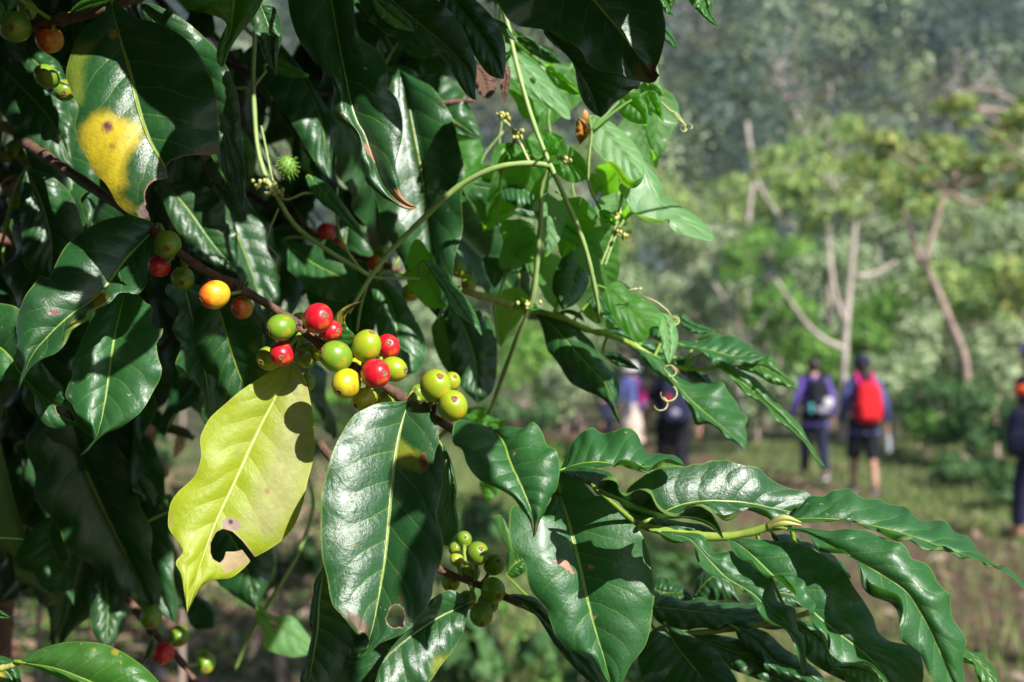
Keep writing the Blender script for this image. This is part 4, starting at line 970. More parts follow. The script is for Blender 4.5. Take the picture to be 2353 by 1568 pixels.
for tf, m_, a_, b_, d0, d1, dA, dB, mt, wv in [
    (T7, [(345, 425), (460, 540), (600, 700), (740, 850), (800, 980), (842, 1115)], [(335, 445), (370, 530), (400, 655), (430, 690), (470, 745), (530, 840), (600, 885), (690, 925), (750, 965), (790, 1030), (842, 1115)], [(470, 430), (540, 470), (590, 530), (660, 600), (690, 650), (725, 690), (760, 740), (810, 800), (832, 870), (825, 930), (800, 960), (820, 1040), (842, 1112)], .665, .600, .004, .010, 'dark', .003),
    (T7, [(606, 60), (560, 200), (530, 330), (490, 418)], [(560, 40), (500, 90), (470, 140), (440, 200), (428, 290), (455, 350), (490, 418)], [(630, 70), (650, 150), (645, 250), (610, 330), (560, 385), (490, 418)], .675, .625, .002, .008, 'dark', .002),
    (T7, [(915, 618), (1020, 700), (1120, 800), (1250, 950), (1400, 1080), (1520, 1180), (1578, 1262)], [(930, 650), (990, 740), (1060, 800), (1130, 860), (1200, 930), (1255, 1030), (1280, 1100), (1310, 1100), (1360, 1095), (1420, 1130), (1455, 1180), (1500, 1195), (1545, 1225), (1578, 1262)], [(1000, 660), (1100, 720), (1180, 800), (1250, 840), (1320, 850), (1400, 845), (1445, 850), (1470, 900), (1520, 960), (1545, 1020), (1590, 1060), (1575, 1110), (1585, 1170), (1578, 1258)], .645, .585, -.002, .012, 'mid', .004),
    (T7, [(1340, 680), (1520, 815), (1680, 950), (1850, 1110), (1950, 1215), (2050, 1352)], [(1355, 700), (1500, 830), (1560, 900), (1620, 945), (1690, 985), (1740, 1050), (1790, 1095), (1860, 1145), (1920, 1200), (1990, 1300), (2050, 1352)], [(1400, 690), (1540, 770), (1640, 825), (1700, 890), (1760, 960), (1810, 1010), (1855, 1050), (1910, 1110), (1945, 1180), (1990, 1250), (2050, 1348)], .63, .60, -.006, .006, 'fresh', .003),
    (T7, [(1170, 620), (1350, 650), (1500, 690), (1600, 690), (1695, 692)], [(1180, 600), (1300, 605), (1370, 572), (1430, 570), (1490, 568), (1560, 600), (1640, 655), (1695, 690)], [(1180, 640), (1290, 655), (1340, 690), (1370, 725), (1450, 755), (1510, 728), (1580, 742), (1650, 725), (1695, 694)], .63, .615, .014, -.006, 'mid', .004),
    (T7, [(1530, 750), (1650, 750), (1780, 800), (1895, 892)], [(1550, 740), (1640, 700), (1680, 690), (1735, 695), (1770, 740), (1790, 775), (1850, 830), (1875, 850), (1895, 890)], [(1540, 770), (1640, 800), (1720, 850), (1800, 870), (1850, 880), (1895, 894)], .625, .61, .006, -.004, 'fresh', .003),
    (T7, [(1160, 700), (1220, 740), (1270, 790), (1360, 850)], [(1160, 720), (1200, 780), (1290, 840), (1360, 852)], [(1190, 690), (1260, 710), (1290, 770), (1360, 846)], .65, .64, .0, .004, 'dark', .003),
    (T7, [(740, 690), (800, 700), (860, 730), (940, 765)], [(740, 680), (800, 670), (880, 710), (940, 764)], [(750, 700), (800, 740), (870, 760), (940, 768)], .66, .65, .004, -.003, 'dark', .003),
    (T7, [(1000, 560), (1040, 520), (1090, 560), (1130, 620)], [(990, 540), (1010, 500), (1060, 490), (1110, 540), (1130, 618)], [(1010, 580), (1060, 600), (1130, 624)], .66, .65, .004, -.003, 'mid', .002),
    (T7, [(1180, 470), (1260, 510), (1320, 530), (1400, 545)], [(1180, 450), (1210, 440), (1270, 490), (1330, 510), (1400, 543)], [(1190, 500), (1260, 550), (1330, 560), (1400, 548)], .67, .66, .006, -.004, 'mid', .003),
    (T7, [(480, 430), (540, 425), (590, 450), (620, 485)], [(490, 420), (540, 412), (600, 440), (620, 483)], [(480, 440), (530, 440), (580, 465), (620, 488)], .66, .655, .002, -.002, 'fresh', .001),
    (T7, [(1290, 600), (1350, 580), (1400, 570), (1440, 575)], [(1290, 590), (1330, 560), (1390, 548), (1440, 574)], [(1310, 615), (1360, 625), (1410, 600), (1440, 577)], .65, .645, .004, -.002, 'fresh', .001),
    (T7, [(720, 540), (800, 560), (880, 590), (960, 640), (1080, 690), (1180, 700)], [(730, 530), (820, 520), (900, 560), (1000, 600), (1100, 640), (1180, 696)], [(720, 555), (800, 580), (880, 620), (980, 680), (1080, 715), (1180, 704)], .655, .65, .004, -.004, 'mid', .003),
    (T7, [(640, 380), (700, 340), (760, 450), (850, 530)], [(640, 360), (680, 320), (740, 370), (800, 470), (850, 528)], [(660, 400), (730, 470), (790, 500), (850, 532)], .68, .68, .004, -.004, 'mid', .003),
    (T7, [(1140, 700), (1250, 800), (1310, 840), (1390, 860)], [(1150, 740), (1240, 830), (1320, 860), (1390, 864)], [(1180, 700), (1270, 770), (1350, 800), (1390, 858)], .66, .65, 0, .004, 'dark', .003),
    (T4, [(880, 820), (1000, 850), (1120, 870), (1240, 930), (1330, 1000)], [(900, 800), (1040, 810), (1160, 860), (1260, 900), (1330, 998)], [(880, 840), (960, 900), (1080, 940), (1220, 990), (1330, 1002)], .72, .71, .006, -.004, 'dark', .003),
    (T4, [(550, 1270), (620, 1400), (650, 1560), (690, 1710)], [(530, 1290), (540, 1400), (560, 1560), (600, 1680), (690, 1710)], [(580, 1270), (670, 1360), (760, 1520), (775, 1620), (740, 1690), (690, 1710)], .66, .64, -.004, .006, 'mid', .003),
    (T4, [(120, 1095), (260, 1200), (390, 1265), (486, 1310)], [(110, 1130), (130, 1210), (180, 1260), (250, 1330), (400, 1375), (486, 1314)], [(150, 1090), (260, 1120), (330, 1090), (400, 1140), (440, 1210), (486, 1306)], .69, .66, -.006, .008, 'mid', .003),
    (T4, [(880, 1360), (950, 1500), (1000, 1650), (1010, 1840)], [(850, 1400), (880, 1560), (900, 1720), (1010, 1840)], [(960, 1380), (1080, 1480), (1100, 1640), (1080, 1780), (1010, 1840)], .70, .69, -.004, .006, 'dark', .005),
    (T4, [(830, 1440), (870, 1540), (900, 1640), (900, 1720)], [(800, 1500), (820, 1600), (860, 1680), (900, 1720)], [(880, 1440), (960, 1540), (960, 1640), (900, 1720)], .72, .70, -.004, .006, 'fresh', .003),
]:
    leaf(mb_, tf, m_, a_, b_, d0, d1, dA=dA, dB=dB, wave=wv, nw=5, mat=mt)

# ------------------------------------------------------------------ shaded branch among the upper leaves
sb = thing('coffee_branch', 'shaded coffee branch with silvery reflecting leaves behind the spiny fruit', 'coffee branch', at(700, 250, .7), 'coffee branches')
stem(sb, [(300, 60, .80), (480, 130, .74), (640, 190, .71), (800, 230, .70), (960, 240, .69), (1090, 230, .69)], [.003, .0024, .0016], 'bark')
for a in [
    (T4, [(20, 180), (130, 260), (220, 370), (290, 520), (320, 680), (345, 830)], [(-60, 260), (20, 380), (120, 500), (200, 620), (270, 740), (345, 832)], [(100, 190), (220, 330), (300, 450), (372, 590), (350, 700), (345, 828)], .66, .62, 'dark'),
    (T4, [(720, 390), (800, 470), (900, 550), (1036, 640)], [(700, 420), (740, 510), (830, 580), (930, 620), (1036, 644)], [(760, 350), (840, 340), (930, 400), (990, 520), (1036, 636)], .70, .68, 'dark'),
    (T4, [(600, 310), (680, 350), (740, 420), (790, 480)], [(600, 330), (660, 400), (720, 460), (790, 482)], [(640, 300), (720, 320), (770, 400), (790, 478)], .69, .69, 'mid'),
    (T4, [(650, 190), (700, 230), (780, 240), (850, 220)], [(650, 200), (720, 260), (800, 260), (850, 222)], [(660, 180), (740, 200), (800, 200), (850, 216)], .73, .72, 'mid'),
    (T4, [(1000, 300), (1030, 340), (1050, 400), (1060, 450)], [(980, 330), (1000, 400), (1030, 440), (1060, 450)], [(1060, 300), (1100, 360), (1090, 420), (1060, 450)], .60, .59, 'dry'),
    (T4, [(1130, 300), (1140, 360), (1130, 420), (1132, 470)], [(1110, 320), (1115, 400), (1132, 470)], [(1160, 310), (1155, 400), (1134, 470)], .58, .58, 'dry'),
    (T4, [(860, 640), (930, 720), (970, 800), (910, 860)], [(830, 660), (850, 760), (880, 830), (910, 860)], [(960, 600), (1030, 660), (1010, 780), (910, 860)], .74, .73, 'vined'),
    (T4, [(660, 560), (690, 640), (680, 720), (640, 790)], [(640, 580), (650, 700), (640, 790)], [(720, 560), (730, 660), (690, 760), (640, 792)], .74, .73, 'dark'),
    (T4, [(420, 860), (500, 900), (520, 980), (460, 1060)], [(400, 880), (400, 980), (430, 1040), (460, 1060)], [(470, 850), (540, 900), (530, 1000), (462, 1060)], .78, .78, 'dark'),
    (T4, [(1000, 980), (1040, 1100), (1050, 1200), (1100, 1330)], [(900, 980), (860, 1100), (920, 1220), (1000, 1300), (1100, 1330)], [(1060, 1000), (1080, 1100), (1090, 1200), (1100, 1328)], .80, .80, 'dark'),
    (T4, [(760, 980), (840, 1020), (900, 1080), (945, 1170)], [(740, 1000), (800, 1060), (870, 1120), (945, 1172)], [(790, 970), (880, 1000), (920, 1080), (945, 1166)], .75, .74, 'mid'),
    (T4, [(560, 860), (640, 950), (560, 1010), (500, 1080)], [(540, 880), (520, 960), (500, 1080)], [(620, 860), (720, 920), (650, 1010), (500, 1082)], .85, .85, 'dark'),
    (T1, [(1000, 500), (1060, 620), (1100, 760), (1120, 900)], [(930, 560), (960, 700), (1040, 840), (1120, 900)], [(1070, 520), (1110, 640), (1100, 780), (1120, 898)], .62, .62, 'dark'),
    (T1, [(760, 840), (860, 960), (960, 1100), (1080, 1240)], [(740, 900), (800, 1040), (920, 1180), (1080, 1242)], [(860, 820), (1000, 900), (1080, 1060), (1080, 1236)], .64, .64, 'dark'),
    (T1, [(1150, 1120), (1210, 1180), (1180, 1220), (1150, 1245)], [(1150, 1110), (1160, 1180), (1150, 1245)], [(1190, 1115), (1258, 1140), (1230, 1210), (1152, 1246)], .72, .72, 'mid'),
    (T1, [(1080, 560), (1110, 660), (1100, 760), (1085, 830)], [(1078, 570), (1092, 680), (1085, 830)], [(1110, 570), (1170, 700), (1150, 800), (1085, 832)], .80, .80, 'vine'),
    (T1, [(1320, 630), (1380, 680), (1420, 740), (1470, 780)], [(1310, 640), (1360, 740), (1410, 790), (1470, 784)], [(1350, 620), (1390, 640), (1410, 710), (1470, 772)], .82, .82, 'vine'),
]:
    leaf(sb, *a[:6], dA=-.006, dB=.006, wave=.004, mat=a[6], stains_sheen=[([(960, 250), (1200, 250), (1200, 500), (960, 500)], (.13, .075, .05), 4)] if a[6] == 'dry' else ())

# ------------------------------------------------------------------ branches at the edge of the picture
le = thing('coffee_branch', 'dim coffee stems with small green cherries and dry leaves at the picture edge', 'coffee branch', at(-40, 420, .7), 'coffee branches')
stem(le, [(-120, 340, .72), (0, 400, .70), (60, 480, .70), (100, 560, .70), (160, 640, .71)], [.003, .0026, .002], 'bark')
stem(le, [(-60, 540, .66), (0, 550, .66), (50, 560, .67), (140, 590, .69)], [.004, .0036, .003], 'bark', 'side_stem')
for x, y, r in [(35, 345, 22), (38, 460, 22), (30, 530, 26), (32, 628, 24), (12, 356, 18), (58, 352, 16)]:
    cherry(le, x, y, r, 'green', .69, (random.uniform(-8, 8), random.uniform(-12, 4)), (x + 14, y + 20, .70))
for a in [
    ([(60, 680), (120, 720), (180, 740), (240, 730)], [(60, 660), (140, 680), (200, 690), (240, 728)], [(70, 710), (120, 770), (190, 780), (240, 734)], .72, 'dry'),
    ([(10, 860), (60, 820), (110, 840), (130, 880)], [(0, 840), (50, 800), (110, 815), (130, 878)], [(0, 890), (60, 890), (130, 884)], .70, 'dry'),
    ([(0, 560), (40, 570), (80, 620), (115, 655)], [(0, 550), (60, 560), (100, 600), (115, 652)], [(0, 590), (50, 620), (115, 658)], .8, 'dry'),
    ([(120, 760), (180, 900), (230, 1080), (240, 1260)], [(90, 900), (100, 1080), (120, 1220), (240, 1260)], [(230, 800), (330, 900), (380, 1060), (350, 1200), (240, 1260)], .60, 'dark'),
    ([(0, 300), (120, 420), (240, 560), (330, 760)], [(-40, 420), (40, 560), (160, 700), (330, 762)], [(100, 280), (250, 380), (330, 560), (330, 756)], .62, 'dark'),
    ([(120, 240), (180, 300), (250, 360), (320, 460)], [(90, 270), (150, 350), (230, 430), (320, 462)], [(170, 225), (260, 280), (300, 360), (322, 456)], .6, 'dark'),
    ([(20, 1210), (80, 1240), (150, 1260), (200, 1290)], [(10, 1230), (70, 1280), (140, 1300), (200, 1292)], [(30, 1200), (100, 1210), (170, 1240), (200, 1286)], .66, 'mid'),
]:
    leaf(le, T1, a[0], a[1], a[2], a[3], a[3] - .01, dA=-.004, dB=.004, wave=.003, mat=a[4])

# ------------------------------------------------------------------ climbing vine
vn = thing('climbing_vine', 'slender green climbing vine with pale leaves, curled tendrils and a spiny fruit', 'vine', at(1260, 380, .6))
def vstem(pts, r, mat='vinestem', name='stem', sub=40):
    return stem(vn, pts, r, mat, name, n=8, sub=sub)
vstem([(800, 720, .60), (850, 640, .60), (905, 570, .60), (980, 495, .595), (1060, 425, .59), (1140, 386, .585), (1210, 376, .585), (1265, 381, .585)], [.0012, .0015, .0017, .0016])
vstem([(1140, -30, .60), (1165, 50, .60), (1190, 160, .592), (1225, 280, .588), (1265, 381, .585), (1305, 470, .585), (1345, 570, .59), (1370, 680, .60), (1378, 740, .61)], [.0013, .0013, .0014, .0013])
vstem([(1265, 381, .585), (1245, 430, .59), (1243, 500, .595), (1236, 580, .60), (1222, 690, .61), (1180, 800, .63), (1150, 880, .66), (1125, 950, .70)], [.0011, .0017, .0016, .0012])
vstem([(600, -60, .64), (588, 40, .615), (584, 110, .60), (582, 180, .60), (585, 260, .60), (592, 340, .598), (610, 405, .596), (635, 450, .595), (680, 520, .597), (760, 580, .60), (850, 634, .60)], [.0012, .0013, .0013])
vstem([(515, 200, .605), (550, 203, .603), (582, 200, .60)], [.0006, .001])
vstem([(582, 200, .60), (600, 178, .60), (610, 165, .60)], [.001, .0008])
vstem([(600, 290, .61), (640, 448, .595), (700, 444, .595), (730, 444, .6)], [.0006, .0008])
vstem([(775, 430, .60), (776, 520, .60), (800, 580, .60), (850, 634, .60), (930, 640, .60), (1000, 640, .61)], [.0008, .001])
vstem([(850, 634, .60), (830, 700, .62), (820, 760, .64)], [.001, .0008])
vstem([(1390, 610, .59), (1415, 540, .59), (1440, 500, .59), (1462, 485, .59)], [.0008, .001])
vstem([(1380, 610, .59), (1400, 560, .59), (1420, 500, .59), (1432, 440, .59)], [.0008, .001])
vstem([(1360, 300, .58), (1352, 380, .585), (1355, 430, .59), (1380, 480, .60)], [.0006, .0009, .0007])
vstem([(1140, 260, .60), (1180, 300, .60), (1215, 370, .59)], [.0006, .0009], 'tendril')
vstem([(1147, 680, .66), (1160, 640, .66), (1175, 620, .66)], [.0009, .0011])
vstem([(1135, 700, .66), (1140, 760, .67), (1146, 790, .68)], [.0009, .0007])
def coil(x, y, d, r0, r1, a0, turns, lead=()):
    pts = [(p[0], p[1], d) for p in lead]
    for k in range(int(26 * turns)):
        t = k / (26 * turns)
        a = a0 + t * turns * 6.283
        r = r0 + (r1 - r0) * t
        pts.append((x + r * math.cos(a), y + r * math.sin(a) * .9, d - .006 * t))
    V = np.array([P(*p) for p in pts])
    v, q, t = tube(V, np.linspace(.00048, .00026, len(V)) * (1 + .18 * np.sin(np.arange(len(V)) * 1.9)), 6)
    obj('tendril', v, [q, t], M['tendril'], vn)
coil(1535, 905, .60, 22, 16, -1.0, .75)
coil(1516, 930, .60, 20, 12, -1.2, .7)
coil(1550, 738, .60, 12, 7, -2.2, 1.3, [(1480, 682), (1510, 695), (1535, 715)])
coil(1540, 855, .60, 18, 10, -2.6, .8, [(1556, 880), (1545, 870)])
coil(1570, 295, .60, 9, 5, 0, 1.2, [(1520, 235), (1540, 255), (1557, 262)])
coil(1585, 292, .60, 7, 5, 3, .8, [(1550, 262), (1560, 275)])
coil(630, 640, .61, 12, 8, 0, .8, [(640, 480), (622, 520), (612, 560), (640, 590), (632, 620)])
coil(620, 690, .61, 9, 6, 0, .8, [(612, 660), (618, 675)])
coil(1470, 662, .59, 4, 2, 0, .8, [(1440, 670), (1455, 665)])
# yellow-green florets
def floret(x, y, d, s):
    o = MB()
    for k in range(12):
        c = P(x + random.gauss(0, s), y + random.gauss(0, s * .7), d + random.gauss(0, .003))
        o.add(*ellipsoid(c, (.0012, .0012, .0014), 7, 5))
    o.build('floret', M['palestem'], vn)
for f in [(612, 428, .594, 14), (628, 442, .594, 12), (1410, 495, .59, 9), (1432, 535, .59, 10), (1210, 700, .61, 12), (1190, 310, .60, 8), (1160, 270, .60, 8), (1300, 365, .58, 7)]:
    floret(*f)
# spiny fruit
fr = MB()
c = P(660, 384, .597)
fr.add(*ellipsoid(c, (.0052, .0052, .0062), 18, 14))
for k in range(70):
    z = 1 - 2 * (k + .5) / 70; a = k * 2.39996
    n_ = np.array([math.sqrt(1 - z * z) * math.cos(a), math.sqrt(1 - z * z) * math.sin(a), z])
    b = c + n_ * np.array([.005, .005, .006])
    fr.tube([b, b + n_ * random.uniform(.0018, .0034) + np.array([0, 0, -.0006])], [.00035, .0001], 5)
fro = fr.build('spiny_fruit', plain_mat('fruit_green', (.12, .25, .03), (.18, .32, .05), rough=.5, scale=300), vn)
# vine leaves
VL = 0
for tf, m_, a_, b_, d0, d1, dA, dB, mt, ho in [
    (T8, [(520, 532), (590, 620), (660, 710), (710, 780), (746, 806)], [(540, 530), (600, 560), (655, 605), (705, 658), (740, 715), (752, 770), (746, 806)], [(505, 550), (502, 610), (508, 660), (540, 705), (580, 745), (610, 785), (650, 850), (690, 868), (730, 848), (746, 806)], .590, .575, .006, -.004, 'vine', ()),
    (T8, [(735, 740), (770, 830), (800, 900), (860, 960), (960, 1035), (1064, 1100)], [(750, 735), (790, 785), (825, 835), (836, 880), (832, 905), (870, 912), (930, 950), (990, 990), (1040, 1040), (1068, 1080), (1064, 1100)], [(700, 780), (650, 830), (630, 860), (660, 905), (700, 970), (760, 1010), (810, 1018), (850, 1000), (862, 1030), (890, 1060), (930, 1072), (990, 1090), (1064, 1104)], .595, .58, .008, -.004, 'vine', ()),
    (T8, [(110, 200), (180, 290), (260, 380), (340, 470), (412, 545)], [(105, 260), (110, 330), (150, 365), (200, 395), (260, 450), (330, 505), (380, 540), (412, 547)], [(130, 200), (200, 262), (270, 310), (330, 380), (370, 440), (405, 500), (414, 542)], .61, .60, -.004, .006, 'vine', [[(230, 352), (244, 348), (256, 362), (250, 382), (236, 382), (228, 368)]]),
    (T8, [(130, 370), (190, 440), (230, 500), (262, 560)], [(115, 400), (160, 460), (190, 530), (262, 562)], [(180, 370), (260, 430), (296, 500), (262, 558)], .63, .62, -.003, .003, 'vined', ()),
    (T8, [(300, 720), (260, 690), (220, 650), (205, 640)], [(310, 700), (290, 620), (250, 605), (205, 638)], [(290, 740), (250, 740), (210, 720), (205, 650)], .60, .595, .003, -.003, 'vined', ()),
    (T8, [(310, 700), (330, 650), (350, 640), (360, 660)], [(290, 680), (280, 610), (320, 605), (360, 650)], [(320, 710), (350, 700), (362, 662)], .60, .595, .003, -.003, 'vined', ()),
    (T8, [(330, 740), (400, 740), (450, 760), (496, 810)], [(340, 720), (400, 670), (450, 700), (480, 740), (496, 808)], [(330, 760), (370, 810), (430, 835), (496, 814)], .60, .595, .003, -.003, 'vined', ()),
    (T8, [(230, 740), (180, 720), (140, 700), (120, 690)], [(230, 720), (170, 660), (120, 650), (118, 688)], [(220, 755), (150, 752), (120, 700)], .61, .605, .003, -.003, 'vined', ()),
    (T8, [(270, 940), (360, 1010), (450, 1080), (520, 1120), (574, 1196)], [(290, 990), (360, 1070), (420, 1110), (490, 1140), (574, 1198)], [(300, 950), (380, 970), (410, 1020), (480, 1065), (530, 1080), (574, 1190)], .625, .615, -.003, .003, 'vined', ()),
    (T8, [(180, 1000), (180, 1060), (190, 1130), (200, 1190)], [(100, 1010), (100, 1080), (140, 1160), (200, 1190)], [(220, 1010), (260, 1060), (260, 1140), (200, 1190)], .65, .64, -.003, .003, 'vined', ()),
    (T8, [(90, 870), (160, 850), (220, 880), (290, 960)], [(90, 860), (130, 830), (200, 845), (260, 890), (290, 955)], [(90, 890), (140, 930), (220, 960), (290, 965)], .64, .63, .006, -.006, 'mid', ()),
    (T8, [(640, 440), (700, 480), (740, 520), (760, 570)], [(620, 480), (650, 530), (700, 560), (760, 572)], [(690, 420), (740, 440), (765, 500), (760, 566)], .60, .59, .003, -.003, 'vined', ()),
    (T8, [(760, 420), (790, 470), (820, 520), (838, 566)], [(750, 440), (760, 500), (800, 520), (838, 566)], [(790, 410), (820, 450), (832, 520), (838, 560)], .60, .59, .003, -.003, 'vined', ()),
    (T8, [(740, 375), (780, 400), (820, 420), (842, 440)], [(735, 390), (780, 430), (842, 444)], [(760, 370), (810, 380), (842, 436)], .615, .61, .003, -.003, 'vine', ()),
    (T8, [(300, 310), (350, 350), (420, 400), (460, 436)], [(300, 330), (340, 390), (400, 425), (460, 438)], [(320, 300), (380, 330), (430, 390), (460, 432)], .64, .635, .003, -.003, 'vined', ()),
    (T8, [(160, 200), (240, 220), (310, 250), (370, 290)], [(160, 215), (240, 250), (310, 285), (370, 292)], [(170, 190), (250, 200), (320, 235), (370, 288)], .63, .63, .003, -.003, 'mid', ()),
    (T8, [(90, 130), (120, 200), (150, 240), (200, 280)], [(85, 150), (100, 230), (140, 270), (200, 285)], [(110, 130), (150, 150), (190, 220), (200, 276)], .64, .64, .003, -.003, 'fresh', ()),
    (T8, [(170, 170), (210, 190), (250, 200), (280, 240)], [(165, 180), (200, 210), (250, 230), (280, 242)], [(180, 165), (230, 170), (265, 200), (280, 238)], .62, .62, .003, -.003, 'mid', ()),
    (T8, [(550, 960), (580, 990), (600, 1010), (620, 1030)], [(540, 970), (560, 1010), (620, 1034)], [(570, 955), (610, 980), (620, 1026)], .59, .59, .003, -.003, 'vined', ()),
    (T8, [(500, 800), (520, 820), (540, 850), (570, 850)], [(495, 830), (510, 900), (540, 880), (570, 852)], [(510, 790), (550, 810), (570, 846)], .61, .60, .003, -.003, 'vine', ()),
    (T7, [(740, 285), (830, 360), (900, 430), (980, 490), (1058, 512)], [(760, 262), (800, 248), (850, 262), (890, 310), (940, 332), (1000, 370), (1060, 420), (1085, 460), (1058, 512)], [(738, 320), (750, 390), (790, 450), (840, 510), (880, 570), (930, 606), (970, 606), (1000, 560), (1012, 520), (1058, 514)], .605, .59, .006, -.004, 'vined', ()),
    (T7, [(1085, 440), (1110, 520), (1120, 620), (1126, 740)], [(1065, 460), (1060, 520), (1075, 600), (1090, 690), (1126, 742)], [(1110, 440), (1150, 480), (1176, 560), (1172, 630), (1150, 690), (1126, 738)], .60, .585, -.003, .003, 'vine', ()),
    (T7, [(210, 350), (250, 370), (290, 400), (350, 410)], [(210, 340), (260, 350), (310, 380), (350, 408)], [(215, 370), (260, 400), (300, 420), (350, 414)], .62, .61, .002, -.002, 'vined', ()),
    (T4, [(240, 800), (320, 880), (400, 980), (495, 1090)], [(232, 830), (290, 920), (370, 980), (430, 1040), (495, 1092)], [(255, 800), (340, 850), (400, 930), (460, 1010), (495, 1086)], .60, .585, -.004, .004, 'mid', ()),
    (T4, [(690, 1240), (760, 1220), (820, 1200), (790, 1260), (840, 1380)], [(690, 1300), (730, 1350), (790, 1405), (870, 1400), (850, 1390)], [(692, 1180), (710, 1110), (745, 1090), (790, 1150), (820, 1190), (850, 1370)], .61, .60, -.002, .002, 'vined', ()),
    (T4, [(775, 1190), (840, 1270), (900, 1360), (960, 1450), (1030, 1530)], [(778, 1210), (830, 1290), (870, 1360), (890, 1420), (940, 1460), (985, 1480), (1030, 1532)], [(790, 1185), (870, 1240), (920, 1310), (980, 1390), (1010, 1450), (1030, 1520)], .60, .585, -.004, .006, 'mid', ()),
    (T4, [(1040, 1180), (1080, 1220), (1100, 1260), (1090, 1310)], [(1036, 1160), (1040, 1210), (1060, 1270), (1085, 1312)], [(1060, 1170), (1130, 1190), (1150, 1230), (1095, 1310)], .65, .64, .002, -.002, 'mid', ()),
    (T4, [(1150, 1230), (1200, 1210), (1250, 1190), (1290, 1180)], [(1140, 1215), (1190, 1195), (1250, 1180), (1290, 1178)], [(1160, 1250), (1220, 1240), (1270, 1210), (1290, 1184)], .70, .70, .002, -.002, 'dark', ()),
    (T4, [(60, 290), (120, 310), (190, 330), (240, 345)], [(55, 280), (90, 255), (150, 290), (240, 342)], [(60, 300), (120, 345), (190, 355), (240, 350)], .605, .60, .004, -.003, 'fresh', ()),
    (T6, [(870, 170), (930, 180), (1000, 210), (1080, 250)], [(880, 150), (970, 140), (1010, 190), (1090, 215), (1080, 248)], [(870, 190), (930, 230), (1000, 250), (1080, 254)], .70, .69, .004, -.003, 'vined', ()),
    (T6, [(960, 530), (1000, 560), (1030, 600), (1000, 630)], [(950, 540), (970, 590), (1000, 630)], [(990, 530), (1060, 560), (1050, 590), (1002, 628)], .75, .74, .002, -.002, 'vined', ()),
    (T3, [(1420, 1180), (1520, 1250), (1640, 1320), (1766, 1400)], [(1420, 1220), (1470, 1300), (1460, 1370), (1540, 1410), (1640, 1430), (1766, 1402)], [(1440, 1140), (1520, 1200), (1620, 1200), (1700, 1290), (1766, 1380)], .78, .76, -.006, .008, 'vine', [[(1500, 1220), (1530, 1230), (1540, 1260), (1510, 1270)]]),
    (T8, [(450, 540), (470, 580), (470, 620), (455, 660)], [(440, 560), (435, 610), (455, 660)], [(480, 500), (505, 550), (500, 610), (457, 660)], .60, .60, .002, -.002, 'dry', ()),
]:
    VL += 1
    leaf(vn, tf, m_, a_, b_, d0, d1, lip=[('B', .45, .98, 26)] if VL == 1 else [('B', .42, .66, 16)] if VL == 2 else (), dA=dA, dB=dB, wave=.002, nw=3, mat=mt, holes=ho, rim=False, bulge=-.002,
         stains_sheen=[([(430, 560), (500, 500), (510, 600), (455, 670)], (.55, .22, .015), 12)] if mt == 'dry' and tf is T8 else ())
vstem([(700, 1070, .78), (720, 1160, .78), (690, 1260, .78), (640, 1350, .78), (580, 1450, .79), (540, 1540, .80)], [.0012, .0016, .0014])

# ------------------------------------------------------------------ ground, path, hill
def gz(x, y):
    """ground height"""
    y = np.asarray(y, float); x = np.asarray(x, float)
    return .14 - .031 * np.clip(y, -20, 45) + .05 * np.sin(x * .7 + 1) * np.cos(y * .5) + .00 * x

def grid(xs, ys, zf):
    X, Y = np.meshgrid(xs, ys, indexing='ij')
    V = np.stack([X, Y, zf(X, Y)], -1).reshape(-1, 3)
    n, m = len(xs), len(ys)
    i, j = np.meshgrid(np.arange(n - 1), np.arange(m - 1), indexing='ij')
    a = i * m + j
    return V, np.stack([a, a + m, a + m + 1, a + 1], -1).reshape(-1, 4)

def ground_mat(name, cols, s1=.9, s2=9):
    m, t, out = newmat(name)
    g = N(t)
    tc = g.new("ShaderNodeTexCoord").outputs["Object"]
    c = g.mix(g.step(g.noise(tc, s1, 5, .65), .38, .62), cols[0], cols[1])
    c = g.mix(g.step(g.noise(tc, s2, 4, .7), .45, .65), c, cols[2])
    c = g.mix(g.math('MULTIPLY', g.step(g.noise(tc, s2 * 5, 3, .6), .5, .7), .5), c, cols[3])
    p = g.new("ShaderNodeBsdfPrincipled")
    g.put(p.inputs["Base Color"], c)
    p.inputs["Roughness"].default_value = .9
    p.inputs["Specular IOR Level"].default_value = .15
    g.put(p.inputs["Normal"], g.bump(g.noise(tc, 25, 5, .7), .6, .03))
    t.links.new(p.outputs[0], out.inputs[0])
    return m

xs = np.r_[np.linspace(-160, -14, 22), np.linspace(-12, 14, 90), np.linspace(16, 160, 22)]
ys = np.r_[np.linspace(-30, -2, 8), np.linspace(-1, 32, 100), np.linspace(34, 60, 10)]
V, Q = grid(xs, ys, gz)
tag(obj('ground', V, Q, ground_mat('ground', [(.06, .08, .032), (.095, .066, .045), (.05, .085, .028), (.12, .085, .06)])), 'mossy forest floor of short grass and bare earth', kind='structure')

